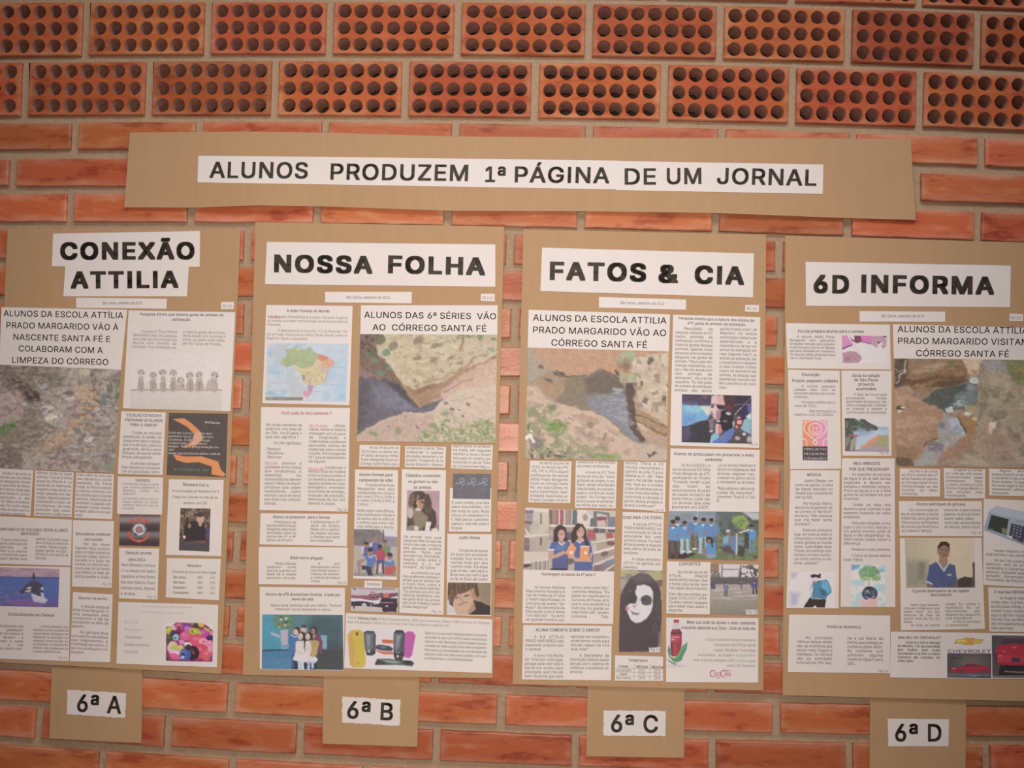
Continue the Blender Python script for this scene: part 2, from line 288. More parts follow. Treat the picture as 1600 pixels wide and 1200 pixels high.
80: (133,[18,0,0,153,53,0,16,-2,13,-5,10,-7,7,-10,4,-12,2,-13,-2,-13,-4,-11,-7,-10,-10,-8,-13,-5,-16,-1,-38,0,0,17,37,0,11,1,8,3,6,5,5,6,2,8,1,8,-1,9,-2,7,-5,7,-6,5,-9,3,-10,1,-33,0,0,-136]),
81: (160,[74,48,20,0,17,-23,4,-6,26,-33,-21,0,-16,22,-5,6], [80,-2,-18,2,-17,7,-14,12,-10,16,-7,19,-2,22,2,23,7,19,10,16,14,11,17,7,18,3,19,-3,16,-7,14,-11,10,-16,7,-19,2,-23,-2,-22,-7,-19,-10,-16,-14,-12,-16,-7], [80,16,13,2,12,5,10,8,7,12,5,15,2,18,-2,18,-5,15,-7,12,-10,9,-12,5,-13,2,-13,-2,-12,-5,-10,-9,-7,-12,-5,-15,-2,-18,2,-18,5,-15,7,-12,10,-8,12,-5]),
82: (135,[18,0,0,153,53,0,16,-2,13,-4,10,-8,7,-9,4,-11,2,-13,-2,-13,-4,-12,-7,-9,-10,-7,-13,-4,-16,-2,-42,0,0,18,52,0,8,3,7,4,4,6,3,7,1,9,-1,8,-3,7,-4,6,-7,5,-8,3,-11,1,-33,0,0,-136], [106,0,-37,69,22,0,37,-69]),
83: (134,[67,-3,-15,2,-14,4,-11,6,-8,9,-5,11,-3,12,20,0,2,-8,4,-7,6,-5,7,-3,17,-3,10,1,9,2,7,4,6,6,3,6,2,8,-1,6,-3,6,-11,7,-16,6,-18,5,-17,6,-12,9,-8,11,-2,14,1,12,5,10,9,9,10,6,13,4,14,2,14,-2,13,-4,10,-6,8,-8,5,-10,2,-12,-19,0,-3,11,-7,7,-11,5,-13,2,-9,-1,-8,-3,-6,-3,-5,-6,-3,-6,-1,-6,1,-7,3,-6,12,-8,13,-4,15,-4,14,-5,15,-8,10,-12,3,-8,1,-9,-1,-12,-5,-11,-8,-9,-11,-7,-14,-4]),
84: (135,[10,136,0,17,115,0,0,-17,-48,0,0,-136,-19,0,0,136]),
85: (155,[78,-2,-17,1,-15,6,-12,8,-9,11,-5,13,-2,15,0,101,19,0,0,-100,2,-10,3,-9,6,-8,8,-6,10,-3,12,-2,11,2,10,3,8,6,6,8,4,9,1,10,0,100,19,0,0,-101,-2,-15,-5,-13,-9,-11,-12,-8,-15,-6]),
86: (144,[61,0,-56,153,20,0,33,-91,7,-21,9,-32,-4,0,10,32,7,21,31,91,21,0,-56,-153]),
87: (206,[47,0,-42,153,20,0,24,-94,4,-15,6,-32,-2,0,6,32,29,109,22,0,24,-94,4,-15,4,-16,3,-16,-3,0,4,16,3,16,4,15,24,94,20,0,-42,-153,-22,0,-27,97,-5,20,-4,25,4,0,-5,-24,-5,-21,-26,-97]),
88: (142,[5,0,60,85,0,-14,-56,82,22,0,36,-54,6,-11,-3,0,6,11,36,54,22,0,-56,-81,0,14,59,-86,-22,0,-27,39,-7,11,-6,9,-6,10,4,0,-5,-10,-6,-9,-8,-11,-27,-39]),
89: (142,[61,0,0,62,-56,91,22,0,31,-50,9,-15,8,-19,-8,0,8,19,39,65,23,0,-57,-91,0,-62]),
90: (132,[12,0,0,14,70,102,10,13,10,14,2,-7,-92,0,0,17,107,0,0,-15,-68,-99,-11,-15,-11,-14,-2,6,19,1,74,0,0,-17]),
97: (117,[48,-3,-10,1,-10,3,-8,5,-6,7,-4,9,-1,10,1,9,3,7,4,6,6,4,15,5,15,3,17,2,10,2,2,3,1,4,-3,12,-8,8,-13,2,-14,-2,-10,-7,-5,-8,-18,5,5,10,7,7,7,5,9,4,18,2,14,-1,14,-6,6,-5,5,-7,3,-9,1,-12,0,-75,-18,0,0,16,-1,0,-6,-9,-11,-7], [51,14,10,1,7,3,7,4,4,6,3,6,1,7,0,16,-5,-2,-18,-4,-20,-3,-9,-6,-3,-5,0,-6,3,-9,8,-6]),
98: (127,[69,-2,-10,0,-7,3,-11,8,-6,9,-1,0,0,-18,-18,0,0,153,18,0,0,-57,1,0,6,8,10,8,8,2,10,1,13,-1,12,-6,10,-9,7,-11,5,-15,1,-16,-1,-17,-5,-15,-7,-11,-10,-9,-12,-6], [66,14,10,1,8,5,6,6,5,9,3,10,0,23,-3,10,-5,9,-6,6,-8,5,-10,1,-10,-1,-8,-4,-6,-7,-5,-8,-2,-10,-1,-12,1,-12,3,-10,4,-9,6,-7,8,-4]),
99: (119,[62,-2,-14,1,-13,6,-10,9,-8,12,-5,14,-2,16,2,17,5,14,8,12,10,9,13,5,14,2,16,-2,14,-6,10,-10,6,-14,-17,-4,-4,8,-6,6,-8,4,-11,2,-10,-2,-8,-4,-7,-7,-4,-9,-3,-10,-1,-11,1,-11,3,-10,4,-8,7,-7,8,-5,10,-1,11,1,8,5,6,7,4,8,18,-4,-7,-14,-10,-11,-14,-6]),
100: (127,[59,-2,-14,1,-12,6,-9,9,-8,11,-4,15,-2,17,2,16,4,15,8,11,10,9,11,6,14,1,9,-1,8,-2,10,-8,6,-8,1,0,0,57,19,0,0,-153,-18,0,0,18,-2,0,-6,-9,-10,-8,-8,-3], [61,14,10,1,8,4,6,7,5,9,3,10,1,12,-1,12,-3,10,-5,8,-6,7,-8,4,-10,1,-10,-1,-8,-5,-6,-6,-4,-9,-3,-10,-1,-11,1,-12,3,-10,4,-9,7,-6,8,-5]),
101: (121,[64,-2,-16,1,-13,6,-10,9,-8,11,-5,15,-2,16,2,17,5,14,7,12,11,9,12,5,15,2,18,-3,8,-4,8,-6,6,-8,5,-9,3,-12,1,-15,0,-7,-89,0,0,15,79,0,-8,-5,-1,10,-3,10,-4,7,-6,6,-8,4,-9,1,-10,-1,-8,-4,-7,-6,-4,-7,-3,-9,-1,-9,0,-10,1,-11,3,-10,5,-8,7,-6,9,-3,10,-1,12,2,10,6,6,10,17,-5,-3,-8,-5,-7,-8,-6,-8,-5,-10,-3]),
102: (76,[68,114,0,-16,-66,0,0,16], [24,0,0,129,1,9,4,8,5,5,7,5,15,3,11,-1,6,-2,-5,-15,-4,1,-6,0,-7,-1,-5,-3,-3,-5,0,-133]),
103: (128,[62,-45,-12,1,-10,2,-15,9,-10,12,15,9,6,-8,10,-6,16,-3,13,1,10,5,6,9,2,12,0,22,-1,0,-6,-8,-10,-7,-8,-3,-10,-1,-13,2,-11,5,-10,8,-7,11,-5,14,-2,16,2,17,4,14,8,12,10,8,11,6,14,1,9,-1,8,-2,10,-8,6,-8,2,0,0,18,18,0,0,-117,-2,-13,-5,-11,-8,-8,-10,-6,-12,-3], [61,18,10,1,8,4,6,5,5,8,3,10,1,12,-1,11,-3,10,-5,8,-6,7,-8,4,-10,1,-9,-1,-8,-5,-7,-6,-4,-8,-3,-10,-1,-11,1,-11,3,-10,4,-8,7,-6,8,-4]),
104: (123,[34,68,0,-68,-18,0,0,153,18,0,0,-67,-3,0,6,14,9,9,10,5,12,1,11,-1,10,-3,7,-6,6,-9,4,-11,1,-13,0,-72,-18,0,0,71,-2,11,-5,9,-8,6,-11,2,-8,-1,-7,-3,-6,-4,-4,-6,-3,-8]),
105: (50,[16,0,0,114,18,0,0,-114], [25,133,-5,1,-4,2,-3,4,-1,5,1,5,3,4,4,2,5,1,5,-1,4,-2,3,-4,1,-5,-1,-5,-3,-4,-4,-2]),
106: (50,[16,114,18,0,0,-123,-1,-10,-3,-8,-4,-7,-7,-5,-8,-3,-10,-1,-4,0,0,17,4,0,6,1,5,3,3,6,1,7], [25,133,-5,1,-4,2,-3,4,-1,5,1,5,3,4,4,2,5,1,5,-1,4,-2,3,-4,1,-5,-1,-5,-3,-4,-4,-2]),
107: (114,[33,41,0,23,3,0,49,50,23,0,-53,-54,-2,0], [16,0,0,153,18,0,0,-153], [88,0,-44,56,13,13,55,-69]),
108: (57,[42,-1,-12,2,-8,5,-5,8,-1,11,0,128,18,0,0,-123,2,-11,3,-3,12,0,3,-15]),
109: (183,[16,0,0,114,18,0,0,-25,-2,0,3,8,5,7,12,9,14,3,11,-2,9,-6,7,-9,3,-11,-2,0,3,8,4,7,13,9,17,4,10,-1,8,-3,7,-6,6,-7,4,-10,1,-12,0,-77,-18,0,0,76,-2,11,-5,7,-8,4,-8,1,-8,-1,-6,-2,-8,-9,-3,-13,0,-74,-19,0,0,78,-1,9,-5,6,-7,5,-9,1,-13,-3,-5,-4,-4,-5,-3,-7,-1,-9,0,-71]),
110: (123,[34,68,0,-68,-18,0,0,114,17,0,1,-28,-3,0,6,14,9,9,10,5,12,1,11,-1,9,-3,8,-6,6,-9,4,-11,1,-13,0,-72,-18,0,0,71,-2,11,-5,9,-8,6,-11,2,-8,-1,-7,-3,-6,-4,-4,-6,-3,-8]),
111: (125,[62,-2,-14,1,-13,6,-10,9,-8,12,-5,14,-2,16,2,17,5,14,8,12,10,9,13,5,14,2,15,-2,13,-5,10,-9,8,-12,5,-14,1,-17,-1,-16,-5,-14,-8,-12,-10,-9,-13,-6], [62,14,11,1,8,5,7,7,4,8,3,10,1,11,-1,11,-3,10,-4,9,-7,7,-8,4,-11,2,-10,-2,-8,-4,-7,-7,-4,-9,-3,-10,-1,-11,1,-11,3,-10,4,-8,7,-7,8,-5]),
112: (127,[16,-43,0,157,18,0,0,-18,1,0,6,8,10,8,8,2,10,1,13,-1,12,-6,10,-9,7,-11,5,-15,1,-16,-1,-17,-5,-15,-7,-11,-10,-9,-12,-6,-13,-1,-10,0,-7,3,-11,8,-6,9,-1,0,0,-61], [66,14,10,1,8,5,6,6,5,9,3,10,0,23,-3,10,-5,9,-6,6,-8,5,-10,1,-10,-1,-8,-4,-6,-7,-5,-8,-2,-10,-1,-12,1,-12,3,-10,4,-9,6,-7,8,-4]),
113: (127,[112,-43,-19,0,0,61,-1,0,-6,-9,-10,-8,-8,-3,-9,0,-14,1,-12,6,-9,9,-8,11,-4,15,-2,17,2,16,4,15,8,11,10,9,11,6,14,1,9,-1,8,-2,10,-8,6,-8,2,0,0,18,18,0], [61,14,10,1,8,4,6,7,5,9,3,10,1,12,-1,12,-3,10,-5,8,-6,7,-8,4,-10,1,-10,-1,-8,-5,-6,-6,-4,-9,-3,-10,-1,-11,1,-12,3,-10,4,-9,7,-6,8,-5]),
114: (78,[16,0,0,114,17,0,0,-18,2,0,4,8,7,6,8,4,10,1,9,0,0,-18,-4,0,-7,1,-8,-1,-6,-3,-6,-4,-4,-5,-3,-6,-1,-8,0,-71]),
115: (109,[55,-2,-12,0,-9,3,-9,4,-6,6,-5,8,-3,9,17,4,4,-8,5,-6,8,-3,9,-1,11,1,8,4,6,5,1,7,-1,5,-3,5,-5,3,-7,3,-19,4,-14,5,-9,6,-6,9,-2,11,1,9,5,8,6,7,9,5,10,3,11,1,11,-1,9,-2,8,-5,6,-5,7,-15,-17,-4,-3,6,-4,6,-7,3,-10,2,-9,-1,-8,-4,-5,-5,-1,-7,1,-6,3,-4,15,-6,17,-4,13,-5,10,-7,5,-8,2,-11,-1,-10,-4,-8,-7,-7,-9,-5,-11,-3]),
116: (68,[61,114,0,-16,-59,0,0,16], [19,141,19,0,0,-112,1,-6,2,-5,4,-2,6,-1,5,0,5,1,3,-15,-6,-2,-8,0,-13,2,-9,5,-7,10,-2,12]),
117: (123,[55,-2,-11,2,-10,3,-7,6,-6,9,-4,10,-1,14,0,72,18,0,0,-71,2,-12,5,-9,8,-5,11,-2,8,1,7,3,6,4,4,6,3,8,1,9,0,68,18,0,0,-114,-18,0,0,28,3,0,-6,-14,-9,-9,-10,-5]),
118: (117,[49,0,-44,114,20,0,25,-67,6,-21,6,-20,-7,0,6,20,6,21,24,67,20,0,-43,-114]),
119: (170,[41,0,-34,114,19,0,14,-50,6,-23,7,-29,-4,0,13,52,14,50,19,0,19,-73,7,-29,-4,0,7,29,6,23,14,50,19,0,-34,-114,-18,0,-15,52,-5,15,-8,34,4,0,-8,-34,-5,-15,-14,-52]),
120: (114,[6,0,45,65,0,-14,-42,63,21,0,14,-22,10,-16,8,-14,-9,0,8,14,9,16,14,22,21,0,-42,-63,0,13,44,-64,-21,0,-17,26,-9,15,-8,13,9,0,-7,-13,-10,-15,-17,-26]),
121: (117,[14,-42,4,16,3,0,10,-1,8,5,6,11,4,11,-44,114,20,0,25,-67,6,-21,6,-20,-7,0,6,20,6,21,25,67,19,0,-50,-131,-8,-15,-11,-9,-15,-3,-8,1]),
122: (114,[12,0,0,14,64,82,0,1,-62,0,0,17,86,0,0,-15,-62,-81,0,-1,64,0,0,-17]),
170: (94,[38,66,-16,3,-6,4,-5,5,-3,7,-1,7,1,9,4,6,6,5,7,3,17,3,13,2,8,2,2,4,-1,6,-4,5,-5,3,-8,1,-8,-1,-6,-3,-7,-8,-17,4,4,7,5,6,13,7,16,2,12,-1,11,-5,9,-9,3,-7,0,-65,-17,0,0,12,-10,-10,-7,-3], [41,80,13,3,8,7,3,9,0,11,-5,-2,-9,-2,-8,-1,-14,-4,-4,-3,-1,-6,1,-5,4,-4,5,-2]),
176: (95,[48,85,-10,1,-8,4,-7,5,-5,7,-4,8,-1,9,1,9,4,9,5,7,7,5,8,4,10,1,9,-1,8,-4,7,-5,5,-7,4,-9,1,-9,-1,-9,-4,-8,-5,-7,-7,-5,-8,-4], [48,100,9,3,7,7,3,9,-3,10,-7,7,-9,2,-10,-2,-7,-7,-3,-10,3,-9,7,-7]),
178: (91,[12,92,0,12,34,28,8,6,5,6,2,6,-1,5,-4,4,-5,2,-7,1,-6,-1,-5,-2,-4,-4,-1,-5,-17,0,2,10,7,9,11,5,13,2,14,-2,11,-5,7,-8,2,-10,-1,-6,-4,-8,-7,-8,-13,-11,-17,-11,0,-1,45,0,0,-14]),
186: (100,[50,66,-12,2,-10,4,-9,7,-6,8,-4,11,-1,13,1,12,4,11,6,9,9,7,10,4,12,1,12,-1,10,-4,9,-7,6,-9,4,-11,2,-12,-2,-13,-4,-11,-6,-9,-9,-6,-10,-4], [50,81,8,1,6,3,5,5,3,6,3,15,-3,15,-3,6,-5,4,-6,3,-8,1,-7,-1,-7,-3,-4,-4,-4,-6,-3,-15,3,-15,4,-6,4,-5,7,-3]),
192: (144,[5,0,55,153,23,0,56,-153,-20,0,-33,91,-7,21,-9,31,4,0,-10,-32,-7,-20,-31,-91], [33,43,0,17,78,0,0,-17], [65,167,-20,31,20,0,15,-31]),
193: (144,[5,0,55,153,23,0,56,-153,-20,0,-33,91,-7,21,-9,31,4,0,-10,-32,-7,-20,-31,-91], [33,43,0,17,78,0,0,-17], [64,167,14,31,21,0,-20,-31]),
195: (144,[5,0,55,153,23,0,56,-153,-20,0,-33,91,-7,21,-9,31,4,0,-10,-32,-7,-20,-31,-91], [33,43,0,17,78,0,0,-17], [85,173,-7,1,-7,3,-6,3,-5,1,-4,-2,-1,-6,-13,0,1,9,4,6,5,5,7,1,7,-1,12,-6,5,-1,4,2,2,6,13,0,-2,-9,-3,-6,-5,-5]),
201: (126,[18,0,0,153,94,0,0,-17,-75,0,0,-50,70,0,0,-17,-70,0,0,-52,76,0,0,-17], [57,167,15,31,20,0,-20,-31]),
205: (61,[20,0,20,0,0,153,-20,0],[22,166,16,0,16,28,-20,0]),
211: (160,[80,-2,-18,2,-17,7,-14,12,-10,16,-7,19,-2,22,2,23,7,19,10,16,14,11,17,7,18,3,19,-3,16,-7,14,-11,10,-16,7,-19,2,-23,-2,-22,-7,-19,-10,-16,-14,-12,-16,-7], [80,16,13,2,12,5,10,8,7,12,5,15,2,18,-2,18,-5,15,-7,12,-10,9,-12,5,-13,2,-13,-2,-12,-5,-10,-9,-7,-12,-5,-15,-2,-18,2,-18,5,-15,7,-12,10,-8,12,-5], [72,167,14,31,21,0,-20,-31]),
218: (155,[78,-2,-17,1,-15,6,-12,8,-9,11,-5,13,-2,15,0,101,19,0,0,-100,2,-10,3,-9,6,-8,8,-6,10,-3,12,-2,11,2,10,3,8,6,6,8,4,9,1,10,0,100,19,0,0,-101,-2,-15,-5,-13,-9,-11,-12,-8,-15,-6], [70,167,14,31,20,0,-19,-31]),
224: (117,[48,-3,-10,1,-10,3,-8,5,-6,7,-4,9,-1,10,1,9,3,7,4,6,6,4,15,5,15,3,17,2,10,2,2,3,1,4,-3,12,-8,8,-13,2,-14,-2,-10,-7,-5,-8,-18,5,5,10,7,7,7,5,9,4,18,2,14,-1,14,-6,6,-5,5,-7,3,-9,1,-12,0,-75,-18,0,0,16,-1,0,-6,-9,-11,-7], [51,14,10,1,7,3,7,4,4,6,3,6,1,7,0,16,-5,-2,-18,-4,-20,-3,-9,-6,-3,-5,0,-6,3,-9,8,-6], [50,129,-20,30,20,0,15,-30]),
225: (117,[48,-3,-10,1,-10,3,-8,5,-6,7,-4,9,-1,10,1,9,3,7,4,6,6,4,15,5,15,3,17,2,10,2,2,3,1,4,-3,12,-8,8,-13,2,-14,-2,-10,-7,-5,-8,-18,5,5,10,7,7,7,5,9,4,18,2,14,-1,14,-6,6,-5,5,-7,3,-9,1,-12,0,-75,-18,0,0,16,-1,0,-6,-9,-11,-7], [51,14,10,1,7,3,7,4,4,6,3,6,1,7,0,16,-5,-2,-18,-4,-20,-3,-9,-6,-3,-5,0,-6,3,-9,8,-6], [49,129,14,30,20,0,-19,-30]),
226: (117,[48,-3,-10,1,-10,3,-8,5,-6,7,-4,9,-1,10,1,9,3,7,4,6,6,4,15,5,15,3,17,2,10,2,2,3,1,4,-3,12,-8,8,-13,2,-14,-2,-10,-7,-5,-8,-18,5,5,10,7,7,7,5,9,4,18,2,14,-1,14,-6,6,-5,5,-7,3,-9,1,-12,0,-75,-18,0,0,16,-1,0,-6,-9,-11,-7], [51,14,10,1,7,3,7,4,4,6,3,6,1,7,0,16,-5,-2,-18,-4,-20,-3,-9,-6,-3,-5,0,-6,3,-9,8,-6], [42,131,-18,0,24,28,17,0,25,-28,-19,0,-14,18]),
227: (117,[48,-3,-10,1,-10,3,-8,5,-6,7,-4,9,-1,10,1,9,3,7,4,6,6,4,15,5,15,3,17,2,10,2,2,3,1,4,-3,12,-8,8,-13,2,-14,-2,-10,-7,-5,-8,-18,5,5,10,7,7,7,5,9,4,18,2,14,-1,14,-6,6,-5,5,-7,3,-9,1,-12,0,-75,-18,0,0,16,-1,0,-6,-9,-11,-7], [51,14,10,1,7,3,7,4,4,6,3,6,1,7,0,16,-5,-2,-18,-4,-20,-3,-9,-6,-3,-5,0,-6,3,-9,8,-6], [70,134,-7,1,-7,3,-6,3,-5,1,-4,-2,-1,-6,-13,0,1,9,3,6,5,5,8,1,7,-1,12,-6,5,-1,4,2,2,6,12,0,-1,-9,-3,-6,-5,-5]),
231: (119,[62,-2,-14,1,-13,6,-10,9,-8,12,-5,14,-2,16,2,17,5,14,8,12,10,9,13,5,14,2,16,-2,14,-6,10,-10,6,-14,-17,-4,-4,8,-6,6,-8,4,-11,2,-10,-2,-8,-4,-7,-7,-4,-9,-3,-10,-1,-11,1,-11,3,-10,4,-8,7,-7,8,-5,10,-1,11,1,8,5,6,7,4,8,18,-4,-7,-14,-10,-11,-14,-6], [51,-43,0,11,12,0,8,1,2,6,-2,5,-8,1,-9,0,4,24,9,0,0,-14,9,-1,6,-3,3,-5,2,-7,-2,-8,-4,-6,-7,-3,-11,-1]),
233: (121,[64,-2,-16,1,-13,6,-10,9,-8,11,-5,15,-2,16,2,17,5,14,7,12,11,9,12,5,15,2,18,-3,8,-4,8,-6,6,-8,5,-9,3,-12,1,-15,0,-7,-89,0,0,15,79,0,-8,-5,-1,10,-3,10,-4,7,-6,6,-8,4,-9,1,-10,-1,-8,-4,-7,-6,-4,-7,-3,-9,-1,-9,0,-10,1,-11,3,-10,5,-8,7,-6,9,-3,10,-1,12,2,10,6,6,10,17,-5,-3,-8,-5,-7,-8,-6,-8,-5,-10,-3], [53,129,14,30,21,0,-20,-30]),
234: (121,[64,-2,-16,1,-13,6,-10,9,-8,11,-5,15,-2,16,2,17,5,14,7,12,11,9,12,5,15,2,18,-3,8,-4,8,-6,6,-8,5,-9,3,-12,1,-15,0,-7,-89,0,0,15,79,0,-8,-5,-1,10,-3,10,-4,7,-6,6,-8,4,-9,1,-10,-1,-8,-4,-7,-6,-4,-7,-3,-9,-1,-9,0,-10,1,-11,3,-10,5,-8,7,-6,9,-3,10,-1,12,2,10,6,6,10,17,-5,-3,-8,-5,-7,-8,-6,-8,-5,-10,-3], [46,131,-18,0,24,28,18,0,24,-28,-18,0,-15,18]),
237: (50,[16,0,0,114,18,0,0,-114], [17,129,14,30,21,0,-20,-30]),
243: (125,[62,-2,-14,1,-13,6,-10,9,-8,12,-5,14,-2,16,2,17,5,14,8,12,10,9,13,5,14,2,15,-2,13,-5,10,-9,8,-12,5,-14,1,-17,-1,-16,-5,-14,-8,-12,-10,-9,-13,-6], [62,14,11,1,8,5,7,7,4,8,3,10,1,11,-1,11,-3,10,-4,9,-7,7,-8,4,-11,2,-10,-2,-8,-4,-7,-7,-4,-9,-3,-10,-1,-11,1,-11,3,-10,4,-8,7,-7,8,-5], [54,129,15,30,20,0,-20,-30]),
244: (125,[62,-2,-14,1,-13,6,-10,9,-8,12,-5,14,-2,16,2,17,5,14,8,12,10,9,13,5,14,2,15,-2,13,-5,10,-9,8,-12,5,-14,1,-17,-1,-16,-5,-14,-8,-12,-10,-9,-13,-6], [62,14,11,1,8,5,7,7,4,8,3,10,1,11,-1,11,-3,10,-4,9,-7,7,-8,4,-11,2,-10,-2,-8,-4,-7,-7,-4,-9,-3,-10,-1,-11,1,-11,3,-10,4,-8,7,-7,8,-5], [47,131,-18,0,24,28,18,0,24,-28,-18,0,-15,18]),
245: (125,[62,-2,-14,1,-13,6,-10,9,-8,12,-5,14,-2,16,2,17,5,14,8,12,10,9,13,5,14,2,15,-2,13,-5,10,-9,8,-12,5,-14,1,-17,-1,-16,-5,-14,-8,-12,-10,-9,-13,-6], [62,14,11,1,8,5,7,7,4,8,3,10,1,11,-1,11,-3,10,-4,9,-7,7,-8,4,-11,2,-10,-2,-8,-4,-7,-7,-4,-9,-3,-10,-1,-11,1,-11,3,-10,4,-8,7,-7,8,-5], [76,134,-8,1,-7,3,-6,3,-4,1,-4,-2,-2,-6,-13,0,2,9,3,6,5,5,7,1,7,-1,7,-3,5,-3,6,-1,4,2,1,6,13,0,-1,-9,-4,-6,-5,-5]),
250: (123,[55,-2,-11,2,-10,3,-7,6,-6,9,-4,10,-1,14,0,72,18,0,0,-71,2,-12,5,-9,8,-5,11,-2,8,1,7,3,6,4,4,6,3,8,1,9,0,68,18,0,0,-114,-18,0,0,28,3,0,-6,-14,-9,-9,-10,-5], [53,129,15,30,20,0,-20,-30]),
8482: (127,[87,98,-24,55,10,0,16,-40,17,40,10,0,-24,-55], [61,98,0,55,9,0,0,-55], [108,98,0,55,10,0,0,-55], [25,98,0,50,10,0,0,-50], [8,144,0,9,43,0,0,-9]),
32: (56,),
}
from mathutils.geometry import delaunay_2d_cdt
CAPH = 0.716
def _winding(p, c):
    n = 0
    for (ax, ay), (bx, by) in zip(c, np.roll(c, -1, 0)):
        if (ay > p[1]) != (by > p[1]) and p[0] < (bx - ax) * (p[1] - ay) / (by - ay) + ax: n += 1 if by > ay else -1
    return n
def _letters():
    """contours are stored as steps from point to point, in 1/152 of the capital height; filled where the winding is not zero"""
    d = {}; k = CAPH / 0.5087 / 300
    for code, g in LETTERS.items():
        v = np.zeros((0, 2)); t = []
        cs = [np.cumsum(np.array(c, float).reshape(-1, 2), 0) * k for c in g[1:]]
        if cs:
            ev = []; n = 0
            for c in cs:
                ev += [(n + i, n + (i + 1) % len(c)) for i in range(len(c))]; n += len(c)
            ov, oe, of = delaunay_2d_cdt([Vector(p) for c in cs for p in c], ev, [], 0, 1e-5)[:3]
            v = np.array([(p.x, p.y) for p in ov])
            for f in of:
                if sum(_winding(v[list(f)].mean(0), c) for c in cs) == 0: continue
                a, b_, c = f
                o = (v[b_][0] - v[a][0]) * (v[c][1] - v[a][1]) - (v[b_][1] - v[a][1]) * (v[c][0] - v[a][0])
                t.append((a, b_, c) if o > 0 else (a, c, b_))
        d[chr(code)] = (v, t, g[0] * k)
    return d
FONT = _letters()
GC = {}
# style: radius added round every stroke (bold weights are overprinted copies of the letter)
STY = {'r': 0.0, 'b': 0.020, 'R': 0.009, 'S': 0.024, 'B': 0.052}
def glyph(ch, st):
    k = (ch, st)
    if k not in GC:
        r = STY[st]
        v, t, adv = FONT.get(ch, FONT[' '])
        if r and len(v):
            offs = [(-r, 0), (r, 0)] if st == 'b' else [(a, b_) for a in (-r, 0, r) for b_ in (-r * .8, 0, r * .8) if (a, b_) != (0, 0)]
            n = len(v); ky = CAPH / (CAPH + 1.6 * r) if st != 'b' else 1.0
            t = [tuple(i + n * q for i in a) for q in range(len(offs)) for a in t]
            v = np.concatenate([v + np.array(o_) for o_ in offs])
            v = v * [1, ky] + [r, r * .8 * ky if st != 'b' else 0]
        GC[k] = (v, t, adv + 2.0 * r)
    return GC[k]
def setline(s, st):
    x = 0; V = []; Fs = []; n = 0
    for ch in s:
        co, f, adv = glyph(ch, st)
        if len(co):
            V.append(co + [x, 0]); Fs += [tuple(i + n for i in t) for t in f]; n += len(co)
        x += adv
    return (np.concatenate(V) if V else np.zeros((0, 2))), Fs, x

class Ink:
    """collects glyphs (mapped to photograph pixels) of one colour for one piece of paper"""
    def __init__(s): s.v = {}; s.f = {}; s.n = {}; s.part = 0
    def add(s, ink, v, f):
        ink = (ink, s.part)
        n = s.n.get(ink, 0)
        s.v.setdefault(ink, []).append(v); s.f.setdefault(ink, []).extend(tuple(i + n for i in t) for t in f)
        s.n[ink] = n + len(v)
    def line(s, text, x0, y0, x1, y1, cap, st='b', ink='k', lean=0.0, italic=0.0):
        v, f, w = setline(text, st)
        if not len(v): return
        s.part = (0, round(y0 / 14.0)) if cap < 12 else (1, len(s.v))
        lo = v[:, 0].min(); hi = v[:, 0].max()
        u = (v[:, 0] - lo) / (hi - lo); h = v[:, 1] / CAPH * cap
        dx, dy = x1 - x0, y1 - y0; L = math.hypot(dx, dy)
        s.add(ink, np.stack([x0 + u * dx + h * (dy / L) + h * (lean + italic), y0 + u * dy - h], -1), f)
    def block(s, lines, x0, y0, x1, y1, sh=0.0, sv=0.0, st='r', ink='d', size=None, n=None, mode='j'):
        """justified column: lines separated by |, > indents, a trailing / ends a paragraph, ~ leaves half a line"""
        s.part = (2, len(s.v))
        L = lines.split('|')
        tot = sum(0.5 if l == '~' else 1 for l in L)
        n = n or tot
        pitch = (y1 - y0) / n
        em = size or min(pitch * 0.95, 6.3)
        W = x1 - x0; y = 0
        for l in L:
            if l == '~': y += pitch * 0.5; continue
            y += pitch
            end = l.endswith('/'); l = l.rstrip('/')
            ind = 0
            while l.startswith('>'): ind += em * 2.2; l = l[1:]
            ws = l.split()
            ms = [setline(w, st) for w in ws]
            if not ms: continue
            nat = sum(m[2] for m in ms) * em; sp = 0.28 * em
            avail = W - ind; k = 1.0
            full = nat + sp * (len(ws) - 1)
            if full > avail: k = avail / full
            gap = sp * k
            if mode == 'j' and not end and len(ws) > 1: gap = (avail - nat * k) / (len(ws) - 1)
            x = ind
            if mode == 'c': x = (W - full * k) / 2
            if mode == 'e': x = W - full * k
            by = y - pitch * 0.28
            for v, f, w in ms:
                if len(v):
                    xx = x + v[:, 0] * em * k; yy = by - v[:, 1] * em
                    s.add(ink, np.stack([x0 + xx + sv * yy, y0 + yy + sh * xx], -1), f)
                x += w * em * k + gap

def text_objs(inkset, surf, parent):
    for k in inkset.v:
        v = np.concatenate(inkset.v[k])
        name = {0: 'printed_line', 1: 'big_lettering', 2: 'text_column'}[k[1][0]]
        o = mesh_obj(name, P(v[:, 0], v[:, 1], surf(v[:, 0], v[:, 1]) + (0.0003 if k[1][0] == 1 else 0)), inkset.f[k], INK[k[0]], parent)
        if k[0] in 'rn': o['label'] = {'r': 'red printed words', 'n': 'green printed words'}[k[0]]
        if k[1][0] != 1: o['kind'] = 'stuff'

